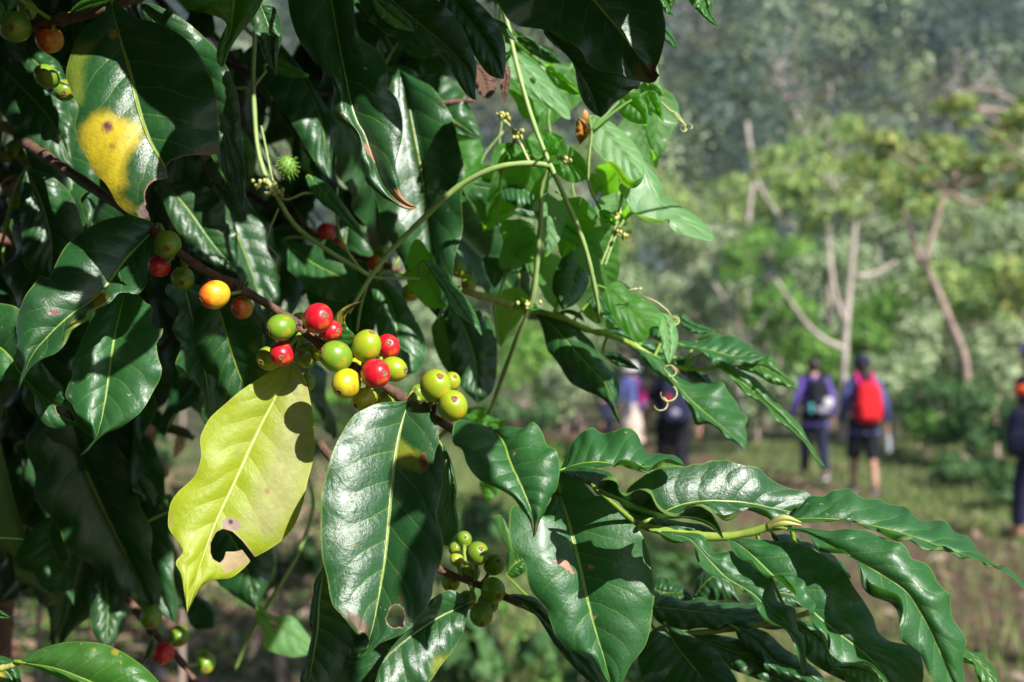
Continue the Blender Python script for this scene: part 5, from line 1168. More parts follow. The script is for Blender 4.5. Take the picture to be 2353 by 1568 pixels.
pc = cr([(3.9, -2), (3.3, 2.5), (3.0, 5), (3.05, 8), (3.1, 11), (2.9, 14), (2.3, 19), (1.5, 26), (.6, 33)], 90)
tn = np.gradient(pc, axis=0); tn /= np.linalg.norm(tn, axis=1)[:, None]
nr = np.stack([tn[:, 1], -tn[:, 0]], 1)
off = np.linspace(-1, 1, 13)
wid = 1.35 + .25 * np.sin(np.arange(90) * .35)
PV = np.array([[*(pc[i] + nr[i] * o * wid[i] * (1 + .12 * math.sin(i * 1.3 + (o > 0) * 2))), 0] for i in range(90) for o in off])
PV[:, 2] = gz(PV[:, 0], PV[:, 1]) + .012
i, j = np.meshgrid(np.arange(89), np.arange(12), indexing='ij'); a = i * 13 + j
tag(obj('path', PV, np.stack([a, a + 1, a + 14, a + 13], -1).reshape(-1, 4), ground_mat('path_earth', [(.135, .076, .058), (.095, .055, .043), (.085, .09, .04), (.165, .105, .085)], 1.4, 7)), 'trodden brown earth footpath', kind='structure')

def hz(x, y):
    s = np.clip((y - 48) / 30, 0, 1)
    return -1.35 + .62 * np.clip(y - 50, 0, None) * (.6 + .4 * s) + 3 * np.sin(x * .05 + 1) * s + 2.5 * np.sin(y * .09 + x * .03) * s
V, Q = grid(np.linspace(-170, 190, 70), np.linspace(50, 215, 50), hz)
tag(obj('hill', V, Q, ground_mat('hill_soil', [(.05, .075, .03), (.07, .07, .035), (.04, .06, .025), (.09, .09, .05)], .05, .3)), kind='structure')

# ------------------------------------------------------------------ foliage clouds
def cloud(rng, clumps, size, n, up=.4, aspect=.5, inner=.3, jit=.3):
    """n leaves spread through ellipsoid clumps (x, y, z, rx, ry, rz); every leaf is a folded blade"""
    cl = np.asarray(clumps, float)
    wgt = (cl[:, 3] * cl[:, 4] * cl[:, 5]) ** .67
    idx = rng.choice(len(cl), n, p=wgt / wgt.sum())
    d = rng.normal(size=(n, 3)); d /= np.linalg.norm(d, axis=1)[:, None]
    r = inner + (1 - inner) * rng.random(n) ** .6
    pos = cl[idx, :3] + d * cl[idx, 3:6] * r[:, None]
    nrm = d * 1.1 + np.array([0, 0, up]) + rng.normal(size=(n, 3)) * jit
    nrm /= np.linalg.norm(nrm, axis=1)[:, None]
    t = np.cross(nrm, rng.normal(size=(n, 3))); t /= np.linalg.norm(t, axis=1)[:, None]
    t[:, 2] -= .25
    b = np.cross(nrm, t); b /= np.linalg.norm(b, axis=1)[:, None]
    L = size * (.6 + .8 * rng.random(n))[:, None]
    W = L * aspect
    v = np.stack([pos - t * L * .5, pos + b * W * .5 + nrm * L * .08, pos + t * L * .5, pos - b * W * .5 + nrm * L * .08], 1)
    V = v.reshape(-1, 3)
    a = np.arange(n) * 4
    return V, np.vstack([np.stack([a, a + 1, a + 2], 1), np.stack([a, a + 2, a + 3], 1)])

FOL = {
 'far': foliage_mat('foliage_forest', [(.038, .075, .072), (.062, .115, .10), (.10, .16, .12), (.16, .19, .16)], .2),
 'far_dark': foliage_mat('foliage_forest_dark', [(.014, .026, .042), (.026, .046, .058), (.045, .07, .075)], .2),
 'grey': foliage_mat('foliage_grey_green', [(.20, .29, .15), (.29, .40, .20), (.38, .48, .26), (.48, .52, .35)], .3),
 'yel': foliage_mat('foliage_yellow_green', [(.16, .28, .10), (.26, .40, .13), (.36, .50, .17), (.48, .54, .17)], .4),
 'bright': foliage_mat('foliage_bright', [(.09, .24, .05), (.16, .36, .06), (.26, .44, .09)], .35),
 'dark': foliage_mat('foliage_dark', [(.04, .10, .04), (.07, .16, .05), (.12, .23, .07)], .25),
 'olive': foliage_mat('foliage_olive', [(.12, .24, .08), (.22, .36, .11), (.34, .48, .15), (.44, .52, .16), (.46, .30, .09)], .4),
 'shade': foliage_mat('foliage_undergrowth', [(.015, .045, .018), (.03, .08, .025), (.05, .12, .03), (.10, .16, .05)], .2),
 'pink': foliage_mat('foliage_pinkish', [(.38, .32, .32), (.32, .27, .30), (.26, .25, .22)], .2),
 'litter': foliage_mat('leaf_litter', [(.14, .07, .05), (.26, .12, .08), (.34, .21, .16), (.18, .16, .07), (.42, .31, .27)], .1, .7),
 'grass': foliage_mat('grass_blades', [(.09, .17, .05), (.15, .25, .06), (.24, .28, .10), (.32, .28, .15)], .3, .6),
}
TRUNK = plain_mat('trunk_pale', (.46, .40, .36), (.30, .25, .21), rough=.85, scale=5, bump=.6, bscale=14, bdist=.02)
TRUNKB = plain_mat('trunk_brown', (.36, .27, .22), (.22, .16, .13), rough=.85, scale=5, bump=.6, bscale=14, bdist=.02)

# far forest: one mass on the hill
rng = np.random.default_rng(3)
cls = [[], [], [], []]
for k in range(620):
    y = 54 + 115 * rng.random() ** .9
    x = rng.uniform(-.42, .60) * y + rng.normal() * 2
    z = float(hz(x, y))
    r = rng.uniform(2.2, 5.2)
    kind_ = rng.choice(4, p=[.42, .36, .17, .05])
    for s in range(3):
        cls[kind_].append((x + rng.normal() * r * .45, y + rng.normal() * r * .3, z + r * rng.uniform(.5, 1.5), r * .8, r * .8, r * rng.uniform(.55, .9)))
FV, FT, FM, nV = [], [], [], 0
for kind_, cl in enumerate(cls):
    V, Tt = cloud(rng, cl, .38, 190 * len(cl), up=.35, aspect=.75, inner=.72, jit=.22)
    FV.append(V); FT.append(Tt + nV); FM.append(np.full(len(Tt), kind_, np.int32)); nV += len(V)
fo = obj('forest', np.vstack(FV), [np.vstack(FT)], [FOL['far'], FOL['far_dark'], FOL['grey'], FOL['pink']], None, sm=False)
fo.data.polygons.foreach_set("material_index", np.concatenate(FM))
tag(fo, 'dense forest covering the far hillside', 'forest', kind='stuff')

def tree(name, label, cat, trunk_pts, r0, r1, clumps, n, size, fol, tmat=None, limbs=(), group=None, up=.55, twigs=0, seed=1):
    """trunk_pts, limbs: lists of (px, py, depth); clumps: (px, py, depth, rx, rz) in picture units"""
    rg = np.random.default_rng(seed)
    tp_ = np.array([P(*p) for p in trunk_pts])
    b = tp_[0].copy(); b[2] = float(gz(b[0], b[1])) - .05
    if b[1] > 50: b[2] = float(hz(b[0], b[1])) - .1
    t = thing(name, label, cat, tuple(b), group)
    pts = np.vstack([b, tp_]) if tp_[0][2] > b[2] + .15 else tp_
    mb = MB().tube(pts, [r0, r1], 9, sub=24)
    for lm in limbs:
        lp = np.array([P(*p) for p in lm])
        mb.tube(lp, [r1 * 1.25, r1 * .6], 7, sub=12)
    C = []
    for cx_, cy_, d, rx, rz in clumps:
        c = P(cx_, cy_, d); s = d / F
        C.append((*c, rx * s, rx * s * .9, rz * s))
    C = np.array(C)
    for k in range(twigs):
        c = C[k % len(C)]
        s0 = pts[-1 - (k % 2)]
        e = c[:3] + rg.normal(size=3) * c[3:6] * .45
        mb.tube([s0, (s0 + e) / 2 + rg.normal(size=3) * .1, e], [r1 * .8, r1 * .2], 6, sub=8)
    mb.build('trunk', tmat or TRUNK, t)
    if n:
        V, Tt = cloud(rg, C, size, n, up=up)
        obj('crown', V, [Tt], FOL[fol], t, sm=False)
    return t

def blobs(rg, cx, cy, d, rx, rz, n, k=.45, ):
    return [(cx + rg.uniform(-1, 1) * rx * .7, cy + rg.uniform(-1, 1) * rz * .65, d * (1 + rg.uniform(-.03, .03)), rx * k * rg.uniform(.7, 1.2), rz * k * rg.uniform(.7, 1.2)) for _ in range(n)]

R_ = np.random.default_rng(11)
# the shade trees with pale trunks
tree('shade_tree', 'pale forked tree trunk rising just behind the two hikers with purple and blue jackets', 'tree',
     [(1938, 960, 21), (1940, 830, 21), (1946, 720, 21), (1957, 600, 21), (1966, 480, 21), (1972, 420, 21)], .095, .05,
     blobs(R_, 1970, 430, 21, 300, 150, 30, .2) + blobs(R_, 1930, 340, 21, 170, 90, 9, .24), 2600, .16, 'yel',
     limbs=[[(1938, 800, 21), (1900, 785, 20.8), (1862, 755, 20.6), (1830, 712, 20.4), (1780, 640, 20.3)], [(1942, 740, 21), (1922, 690, 21), (1912, 640, 21), (1905, 560, 21.2), (1908, 470, 21.2)], [(1968, 640, 21), (2020, 625, 21), (2060, 600, 21)], [(1966, 480, 21), (1920, 440, 21), (1905, 380, 21)]], twigs=10, seed=21)
tree('shade_tree', 'bent brown-barked tree with a flat yellow-green crown beside the path', 'tree',
     [(2228, 1010, 16.5), (2222, 900, 16.5), (2214, 820, 16.5), (2180, 735, 16.4), (2150, 660, 16.4), (2125, 600, 16.4), (2148, 520, 16.4), (2172, 440, 16.4), (2200, 400, 16.4)], .085, .045,
     blobs(R_, 2190, 380, 16.4, 250, 110, 30, .19) + blobs(R_, 2060, 410, 16.6, 170, 100, 14, .2) + blobs(R_, 2270, 450, 16.2, 120, 130, 9, .2), 3000, .12, 'olive', TRUNKB,
     limbs=[[(2120, 605, 16.4), (2105, 570, 16.5), (2085, 510, 16.6), (2060, 440, 16.7)], [(2172, 440, 16.4), (2240, 470, 16.3), (2300, 430, 16.2)]], twigs=10, seed=22)
tree('shade_tree', 'tree reaching in with a drooping olive branch and orange blossoms', 'tree',
     [(2560, 1000, 14.5), (2540, 700, 14.5), (2480, 420, 14.4), (2400, 290, 14.2)], .12, .05,
     blobs(R_, 2280, 245, 14, 190, 70, 18, .22) + blobs(R_, 2380, 270, 14.2, 120, 100, 8, .3), 1600, .12, 'olive', TRUNKB,
     limbs=[[(2400, 290, 14.2), (2330, 262, 14.1), (2240, 250, 14)]], twigs=6, seed=23)
tree('bare_tree', 'leaning bare pale tree with a low limb curving down in front of the hill', 'tree',
     [(1716, 640, 31), (1718, 520, 31), (1728, 430, 31), (1732, 380, 31), (1722, 330, 31), (1716, 280, 31)], .12, .06,
     [(1720, 270, 31, 30, 30)], 0, .2, 'grey', limbs=[[(1735, 410, 31), (1768, 468, 30.8), (1800, 505, 30.6), (1836, 525, 30.5)], [(1728, 400, 31), (1745, 360, 31), (1770, 330, 31)]], seed=24)
tree('bare_tree', 'short pale dead tree with two crooked limbs among the shrubs', 'tree',
     [(1700, 870, 19), (1706, 800, 19), (1690, 740, 19), (1664, 690, 19), (1640, 650, 19)], .055, .028,
     [(1640, 650, 19, 20, 20)], 0, .2, 'grey', limbs=[[(1706, 800, 19), (1740, 760, 19), (1772, 708, 19), (1812, 684, 19), (1840, 640, 19)], [(1664, 690, 19), (1690, 660, 19), (1730, 640, 19)]], seed=25)
tree('hill_tree', 'bare grey branching tree standing on the forested hillside', 'tree',
     [(1880, 420, 70), (1850, 330, 70), (1820, 240, 70), (1780, 160, 70)], .30, .10,
     [(1800, 150, 70, 60, 60), (1850, 240, 70, 60, 60), (1880, 330, 70, 40, 40)], 0, .5, 'grey', limbs=[[(1850, 330, 70), (1900, 260, 70), (1910, 190, 70)], [(1820, 240, 70), (1800, 200, 70), (1750, 170, 70)], [(1880, 420, 70), (1930, 330, 70), (1940, 220, 70)]], twigs=22, seed=26)
tree('hill_tree', 'pinkish crowned tree high on the forested hillside', 'tree',
     [(1730, 330, 90), (1735, 230, 90), (1740, 150, 90)], .35, .2, blobs(R_, 1740, 140, 90, 90, 90, 7) + blobs(R_, 1850, 60, 95, 60, 60, 4), 1700, .7, 'pink', twigs=8, seed=27)
tree('hill_tree', 'slim leafless tree with upright pale stems behind the forked trunk', 'tree',
     [(1905, 620, 38), (1895, 470, 38), (1880, 380, 38), (1850, 300, 38)], .12, .05, [(1860, 300, 38, 50, 60), (1910, 330, 38, 40, 60)], 260, .22, 'yel',
     limbs=[[(1895, 470, 38), (1925, 390, 38), (1935, 300, 38)], [(1880, 380, 38), (1905, 330, 38), (1900, 270, 38)]], twigs=8, seed=28)

LBL = {'yel': 'yellow-green shrub in the sunlit thicket beyond the path', 'grey': 'grey-green shrub in the thicket beyond the path',
       'bright': 'fresh green shrub in the thicket beyond the path', 'dark': 'dark green shrub in the shade beside the path', 'olive': 'olive shrub in the thicket beyond the path'}
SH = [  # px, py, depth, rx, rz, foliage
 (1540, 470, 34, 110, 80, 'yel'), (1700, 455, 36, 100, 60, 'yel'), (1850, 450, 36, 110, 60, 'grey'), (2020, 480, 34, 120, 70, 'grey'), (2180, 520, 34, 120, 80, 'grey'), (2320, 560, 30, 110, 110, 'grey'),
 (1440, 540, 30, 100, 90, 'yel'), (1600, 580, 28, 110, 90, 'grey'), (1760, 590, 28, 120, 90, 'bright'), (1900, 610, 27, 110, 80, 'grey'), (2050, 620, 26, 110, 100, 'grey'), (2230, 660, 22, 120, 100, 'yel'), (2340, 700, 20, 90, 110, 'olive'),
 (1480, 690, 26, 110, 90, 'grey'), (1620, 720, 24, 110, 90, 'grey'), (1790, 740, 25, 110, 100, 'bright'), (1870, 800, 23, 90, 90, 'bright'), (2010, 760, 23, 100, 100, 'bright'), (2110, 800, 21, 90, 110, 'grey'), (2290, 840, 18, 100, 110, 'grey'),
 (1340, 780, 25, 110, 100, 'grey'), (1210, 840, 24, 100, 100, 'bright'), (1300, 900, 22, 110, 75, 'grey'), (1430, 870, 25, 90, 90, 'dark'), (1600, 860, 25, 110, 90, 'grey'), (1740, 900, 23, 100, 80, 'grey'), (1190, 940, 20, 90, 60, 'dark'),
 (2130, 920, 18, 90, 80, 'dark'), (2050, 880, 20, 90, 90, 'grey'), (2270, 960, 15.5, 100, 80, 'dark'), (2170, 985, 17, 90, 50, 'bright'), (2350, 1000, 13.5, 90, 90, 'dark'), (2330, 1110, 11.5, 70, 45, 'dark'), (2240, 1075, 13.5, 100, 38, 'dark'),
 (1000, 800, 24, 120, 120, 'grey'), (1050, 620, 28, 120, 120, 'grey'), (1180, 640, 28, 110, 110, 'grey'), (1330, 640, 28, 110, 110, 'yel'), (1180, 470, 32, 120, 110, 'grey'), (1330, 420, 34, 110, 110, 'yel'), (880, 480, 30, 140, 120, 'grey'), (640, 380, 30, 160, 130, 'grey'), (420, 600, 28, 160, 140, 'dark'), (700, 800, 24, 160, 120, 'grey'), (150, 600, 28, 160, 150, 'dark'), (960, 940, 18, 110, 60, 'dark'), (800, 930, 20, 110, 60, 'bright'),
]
sz = {'yel': .16, 'grey': .15, 'bright': .15, 'dark': .15, 'olive': .15}
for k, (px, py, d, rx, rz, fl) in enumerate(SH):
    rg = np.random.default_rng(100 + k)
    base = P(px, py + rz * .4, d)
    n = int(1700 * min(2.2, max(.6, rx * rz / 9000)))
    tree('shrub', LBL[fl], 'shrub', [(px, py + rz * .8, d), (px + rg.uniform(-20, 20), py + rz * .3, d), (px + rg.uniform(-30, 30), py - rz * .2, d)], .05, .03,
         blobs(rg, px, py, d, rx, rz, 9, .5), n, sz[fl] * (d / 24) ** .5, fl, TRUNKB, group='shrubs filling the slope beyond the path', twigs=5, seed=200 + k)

# ------------------------------------------------------------------ grass and dead leaves on the ground (stuff)
rg = np.random.default_rng(5)
n = 95000
d = 2.2 + 20 * rg.random(n) ** 1.5
lat = rg.uniform(-.52, .54, n)
gx, gy = lat * d, d
on = np.array([np.min(np.hypot(pc[:, 0] - a_, pc[:, 1] - b_)) for a_, b_ in zip(gx, gy)])
keep = ((on > 1.0) | (rg.random(n) < .2)) & ((lat > -.08) | (rg.random(n) < .3))
gx, gy = gx[keep], gy[keep]; n = len(gx)
base = np.stack([gx, gy, gz(gx, gy)], 1)
h = rg.uniform(.03, .13, n) * (1 + .6 * (np.sin(gx * 2.1) * np.cos(gy * 1.7) > .2))
ang = rg.uniform(0, 6.283, n)
wv = np.stack([np.cos(ang), np.sin(ang), np.zeros(n)], 1) * rg.uniform(.004, .012, n)[:, None]
tip_ = base + np.stack([rg.normal(size=n) * .04, rg.normal(size=n) * .04, h], 1)
V = np.stack([base - wv, base + wv, tip_], 1).reshape(-1, 3)
tag(obj('grass', V, [np.arange(n * 3).reshape(-1, 3)], FOL['grass'], None, sm=False), 'short trampled grass on both sides of the path', 'grass', kind='stuff')
n = 24000
d = 1.2 + 15 * rg.random(n) ** 1.7
lat = rg.uniform(-.54, .54, n)
lat, d = (lambda k_: (lat[k_], d[k_]))((lat < -.12) | (rg.random(n) < .08)); n = len(d)
gx, gy = lat * d, d
pos = np.stack([gx, gy, gz(gx, gy) + rg.uniform(.012, .05, n)], 1)
nr_ = np.stack([rg.normal(size=n) * .45, rg.normal(size=n) * .45, np.ones(n)], 1)
nr_ /= np.linalg.norm(nr_, axis=1)[:, None]
tt = np.cross(nr_, rg.normal(size=(n, 3))); tt /= np.linalg.norm(tt, axis=1)[:, None]
bb = np.cross(nr_, tt)
L = rg.uniform(.025, .075, n)[:, None]
V = np.stack([pos - tt * L, pos + bb * L * .45 + nr_ * L * .2, pos + tt * L, pos - bb * L * .45 + nr_ * L * .2], 1).reshape(-1, 3)
a = np.arange(n) * 4
tag(obj('leaf_litter', V, [np.vstack([np.stack([a, a + 1, a + 2], 1), np.stack([a, a + 2, a + 3], 1)])], FOL['litter'], None, sm=False), 'fallen brown and orange leaves strewn over the ground', 'leaf litter', kind='stuff')
# low weeds on the ground behind the coffee plants
n = 9000
d = 2.0 + 12 * rg.random(n) ** 1.3
gx, gy = rg.uniform(-.54, .20, n) * d, d
m_ = (np.sin(gx * 1.9 + 1) * np.cos(gy * 1.3) + rg.normal(size=n) * .5) > .1
gx, gy = gx[m_], gy[m_]
cw = np.stack([gx, gy, gz(gx, gy) + .07, np.full(len(gx), .10), np.full(len(gx), .10), np.full(len(gx), .08)], 1)
V, Tt = cloud(rg, cw, .07, 3500, up=.7)
tag(obj('weeds', V, [Tt], FOL['bright'], None, sm=False), 'low green weeds growing between the fallen leaves', 'weeds', kind='stuff')

# ------------------------------------------------------------------ the coffee bush behind the branches in focus
def proto_leaf(k, L=.125, W=.052):
    r2 = random.Random(k)
    nu, nv = 26, 5
    V, uv = [], []
    drop, amp, ph, fold = r2.uniform(.01, .035), r2.uniform(.002, .005), r2.uniform(0, 6), r2.uniform(.006, .014)
    side = r2.uniform(-.012, .012)
    for i in range(nu):
        u = i / (nu - 1)
        w_ = W / 2 * (math.sin(math.pi * min(1, u ** .85)) ** .75) * (1 - .25 * u) + .0004
        for j in range(-nv, nv + 1):
            v = j / nv
            x = L * u; y = w_ * v + side * math.sin(math.pi * u)
            z = -drop * u * u + fold * abs(v) * math.sin(math.pi * u) + amp * v * v * math.sin(2 * math.pi * 4.5 * u + ph + (1.7 if v > 0 else 0)) - .004 * 4 * abs(v) * (1 - abs(v)) * -1
            V.append((x, y, z)); uv.append((u, v * .5 + .5))
    m = 2 * nv + 1
    i, j = np.meshgrid(np.arange(nu - 1), np.arange(m - 1), indexing='ij')
    q = i * m + j
    Q = np.stack([q, q + m, q + m + 1, q + 1], -1).reshape(-1, 4)
    me = mesh_np('leaf', V, [Q]); smooth(me)
    set_leaf_attrs(me, np.array(uv, np.float32), np.zeros((len(V), 4), np.float32))
    return me
protos = []
for k in range(6):
    me = proto_leaf(k); me.materials.append(M['dark']); protos.append(me)

def put_leaf(parent, c, tipdir, nrm, s, k):
    x = Vector(tipdir).normalized(); z = Vector(nrm); z = (z - x * z.dot(x)).normalized(); y = z.cross(x)
    o = bpy.data.objects.new('leaf', protos[k % 6])
    COL.objects.link(o)
    o.parent = parent
    mt = Matrix((x, y, z)).transposed().to_4x4()
    mt = Matrix.Translation(Vector(c) - Vector(origin(parent))) @ mt @ Matrix.Scale(s, 4)
    o.matrix_basis = mt
    return o

def proto_vine(k):
    r2 = random.Random(50 + k); nu, nv = 18, 5; V, uv = [], []
    for i in range(nu):
        u = i / (nu - 1)
        w_ = .026 * (max(0, 1 - u) ** .75) * (1 - math.exp(-u * 16)) * 1.25 + .0003
        for j in range(-nv, nv + 1):
            v = j / nv
            V.append((.062 * u - .012 * abs(v) * math.exp(-u * 9), w_ * v, -.016 * u * u * r2.uniform(.95, 1.05) + .006 * abs(v) + .0016 * v * v * math.sin(14 * u + k + (v > 0) * 2))); uv.append((u, v * .5 + .5))
    m = 2 * nv + 1
    i, j = np.meshgrid(np.arange(nu - 1), np.arange(m - 1), indexing='ij'); q = i * m + j
    me = mesh_np('leaf', V, [np.stack([q, q + m, q + m + 1, q + 1], -1).reshape(-1, 4)]); smooth(me)
    set_leaf_attrs(me, np.array(uv, np.float32), np.zeros((len(V), 4), np.float32))
    me.materials.append(M['vined' if k != 2 else 'vine']); return me
vprotos = [proto_vine(k) for k in range(4)]
rgv = np.random.default_rng(77)
VP = [(1215, 390), (1160, 430), (1265, 470), (1290, 330), (1160, 350), (1150, 110), (1230, 130), (1300, 160), (1180, 560), (1280, 610), (1190, 680), (1350, 570), (1100, 400), (1400, 400), (1440, 480), (1455, 260), (1490, 220), (1330, 480), (1370, 650)]
for k, (x_, y_) in enumerate(VP):
    c_ = P(x_ + rgv.normal() * 12, y_ + rgv.normal() * 12, rgv.uniform(.60, .74))
    td_ = Vector((rgv.normal() * .7 + .25, rgv.normal() * .4 - .1, -.9 + rgv.normal() * .3)); nm_ = Vector((rgv.normal() * .6, -1 + rgv.normal() * .5, .5 + rgv.normal() * .4))
    x = td_.normalized(); z = (nm_ - x * nm_.dot(x)).normalized(); y = z.cross(x)
    lv = bpy.data.objects.new('leaf', vprotos[k % 4]); COL.objects.link(lv); lv.parent = vn
    lv.matrix_basis = Matrix.Translation(Vector(c_) - Vector(origin(vn))) @ Matrix((x, y, z)).transposed().to_4x4() @ Matrix.Scale(rgv.uniform(.42, .72), 4)
    pt_ = [c_ + np.array([rgv.normal() * .012, .004, .030]), c_ + np.array([rgv.normal() * .004, .003, .014]), c_]
    v, q, t_ = tube(pt_, [.0006, .0004], 6, sub=8)
    obj('leaf_stalk', v, [q, t_], M['vinestem'], vn)

def bush(label, base, stem_pts, seed, n, reg, dr, group='coffee bushes'):
    """reg: function(rng) -> (px, py); dr: depth range"""
    rg = np.random.default_rng(seed)
    t = thing('coffee_bush', label, 'coffee bush', base, group)
    sp = np.array(stem_pts)
    v, q, tr_ = tube(sp, [.016, .006], 10, sub=40)
    obj('trunk', v, [q, tr_], M['bark'], t)
    tw = MB()
    for k in range(n):
        px, py = reg(rg)
        d_ = rg.uniform(*dr)
        c = P(px, py, d_)
        td = (rg.normal() * .55, rg.normal() * .35, -1 + rg.normal() * .35)
        nm = (rg.normal() * .5 + .1, -1 + rg.normal() * .4, .55 + rg.normal() * .35)
        put_leaf(t, c, td, nm, rg.uniform(.8, 1.35), int(rg.integers(0, 6)))
        if k % 2 == 0:
            s0 = sp[np.argmin(np.abs(sp[:, 2] - c[2] - .03))]
            tw.tube([s0, (s0 + c) / 2 + np.array([0, 0, .02]), c], [.0022, .0010], 6, sub=10)
    if tw.V: tw.build('twig', M['bark'], t)
    return t

def reg1(rg):
    while True:
        x, y = rg.uniform(-80, 1050), rg.uniform(-60, 900)
        if y < 950 - max(0, x - 300) * .75 and not (540 < x < 700 and 270 < y < 430 and rg.random() < .85): return x, y
def reg2(rg):
    while True:
        x, y = rg.uniform(-100, 480), rg.uniform(560, 1320)
        if y < 1330 - max(0, x) * .9: return x, y
bush('dense dark coffee bush in the shade behind the branch of ripe cherries', (-.50, .98, .1), [(-.50, .98, .1), (-.49, .97, .8), (-.46, .95, 1.4), (-.40, .93, 2.0), (-.3, .9, 2.5)], 31, 96, reg1, (.64, 1.05))
bush('second coffee bush deeper in the shade, its stem at the picture edge', (-.62, 1.15, .1), [(-.62, 1.15, .1), (-.62, 1.12, .8), (-.58, 1.1, 1.5), (-.55, 1.1, 2.2)], 32, 60, reg2, (.75, 1.25))
# unseen leaves added above the picture to shade branch ends and bush interior
def above(px, py, d, up=.062):
    """where a leaf must hang, out of the picture, to shade the point (px, py, d)"""
    p = Vector(P(px, py, d)); z = p.z - CAMZ
    t = max(.03, (.33 * d + up - z) / (SUN_DIR.z + .33 * -SUN_DIR.y))
    return p + SUN_DIR * t
LIT = [(20, 680), (180, 640), (300, 700), (440, 620), (640, 640), (690, 560), (740, 260), (900, 250), (1150, 80), (1700, 200), (1720, 700), (2450, 1100), (2450, 1650), (-60, 1650)]
LITUL = [(130, 60), (200, 60), (270, 250), (350, 330), (350, 520), (240, 500), (140, 330)]
def lit_hit(pts):
    """would leaves at these points take the sun from the branches that stand in it?"""
    pts = np.asarray(pts, float).reshape(-1, 3)
    bad = np.zeros(len(pts), bool)
    for dd in (.46, .50, .62, .68):
        t = (dd - pts[:, 1]) / -SUN_DIR.y
        q = pts - np.array(SUN_DIR) * t[:, None]
        x = q[:, 0] / dd * F + CX; y = CY - (q[:, 2] - CAMZ) / dd * F
        bad |= (t > 0) & (in_poly(x, y, LIT) | in_poly(x, y, LITUL))
    return bad
rg = np.random.default_rng(41)
ct = thing('coffee_bush', 'unseen coffee leaves added above and behind the camera to cast shade', 'coffee bush', (-.50, .8, .1), 'coffee bushes')
sp = np.array([(-.50, .80, .1), (-.50, .80, 1.0), (-.46, .76, 1.7), (-.36, .68, 2.05), (-.2, .55, 2.2), (.05, .42, 2.15), (.2, .40, 2.05)])
v, q, tr_ = tube(sp, [.016, .004], 10, sub=50)
obj('trunk', v, [q, tr_], M['bark'], ct)
nl = 0; TWB = []
while nl < 46:
    x_, y_ = rg.uniform(-150, 1000), rg.uniform(-60, 950)
    if y_ > 950 - max(0, x_ - 350) * .7: continue
    c = above(x_, y_, rg.uniform(.58, 1.15), .062)
    nm = SUN_DIR + Vector(rg.normal(size=3)) * .35
    td = Vector((rg.normal(), rg.normal() * .5, -.4 + rg.normal() * .5)); nn = nm.normalized()
    td = (td - nn * td.dot(nn)).normalized(); sd = nn.cross(td)
    if lit_hit([c, c + td * .06, c - td * .06, c + td * .03 + sd * .024, c - td * .03 + sd * .024, c + td * .03 - sd * .024, c - td * .03 - sd * .024]).any(): continue
    put_leaf(ct, c - td * .06, td, nm, 1.0, nl); nl += 1; TWB.append(np.array(c - td * .06))
# smaller added leaves whose shade falls on parts of the branches in focus, sparing the parts that stand in the sun
RIGHT = Vector((1, 0, 0)); RIGHT = (RIGHT - SUN_DIR * RIGHT.dot(SUN_DIR)).normalized(); UPV = SUN_DIR.cross(RIGHT).normalized()
if UPV.z < 0: UPV = -UPV
SHADE = [(T0([(215, 40), (300, 20), (480, 130), (505, 350), (400, 385), (350, 330), (320, 240), (235, 120)]), .476, 70),
         (T2([(230, 200), (700, 110), (700, 270), (620, 330), (540, 300), (470, 400), (350, 420), (230, 330)]), .495, 50), (T2([(360, 660), (400, 720), (450, 720), (490, 640), (520, 760), (560, 760), (610, 640), (650, 480), (500, 430), (400, 560)]), .506, 40),
         (T4([(180, -100), (440, -100), (600, 300), (660, 500), (650, 640), (590, 600), (470, 540), (400, 400), (330, 300), (250, 230)]), .456, 70), (T8([(95, 20), (330, 140), (480, 280), (690, 350), (790, 330), (830, 200), (800, -40)]), .446, 80),
         (T8([(330, 170), (440, 400), (540, 520), (690, 400), (600, 340)]), .478, 20), (T4([(460, -40), (760, 180), (950, 420), (1000, 300), (950, 80), (800, -20)]), .495, 40), (T4([(880, 40), (1120, 350), (1120, 180), (1000, 20)]), .515, 25),
         (T0([(345, 520), (430, 540), (450, 660), (350, 640)]), .515, 20), (T0([(540, 690), (575, 690), (575, 725), (540, 725)]), .512, 5), (T0([(0, 20), (140, 20), (150, 130), (0, 130)]), .516, 25), (T0([(930, 1090), (1005, 1080), (1010, 1180), (1000, 1330), (940, 1400), (905, 1300), (915, 1180)]), .474, 40)]
SUNLIT = [(T0([(170, 150), (165, 190), (178, 240), (180, 300), (195, 350), (220, 400), (245, 430), (230, 300), (270, 300), (300, 330), (260, 350), (290, 400), (300, 460), (325, 480), (320, 420)]), .470),
          (T0([(x, y) for x, y, *_ in CH if (x, y) not in ((384, 562), (366, 612), (420, 640), (556, 707))]), .486), (T0([(108, 176), (100, 165)]), .54),
          (T2([(130, 480), (100, 560), (150, 620), (250, 580), (200, 680), (110, 800), (300, 520), (180, 520), (610, 400)]), .49), (T2([(600, 760), (650, 850), (450, 950), (550, 950), (690, 660), (400, 860), (520, 900)]), .50), (T2([(200, 950), (250, 1000), (380, 1000)]), .515),
          (T4([(350, 480), (400, 560), (490, 650), (500, 740), (560, 780), (600, 850), (520, 700), (580, 700), (660, 910), (600, 880)]), .449), (T8([(180, 290), (300, 420), (560, 620), (680, 760), (800, 900), (960, 1030), (230, 450), (130, 250)]), .60),
          (T0([(790, 1000), (830, 1100), (780, 1200), (850, 1250), (890, 1000), (960, 960), (970, 1040), (840, 1380)]), .474), (T0([(500, 1000), (600, 950), (690, 960), (560, 1150), (640, 1150), (450, 1200)]), .500)]
sun_pts = np.array([P(x, y, d) for pl, d in SUNLIT for x, y in pl])
sh_pts = []
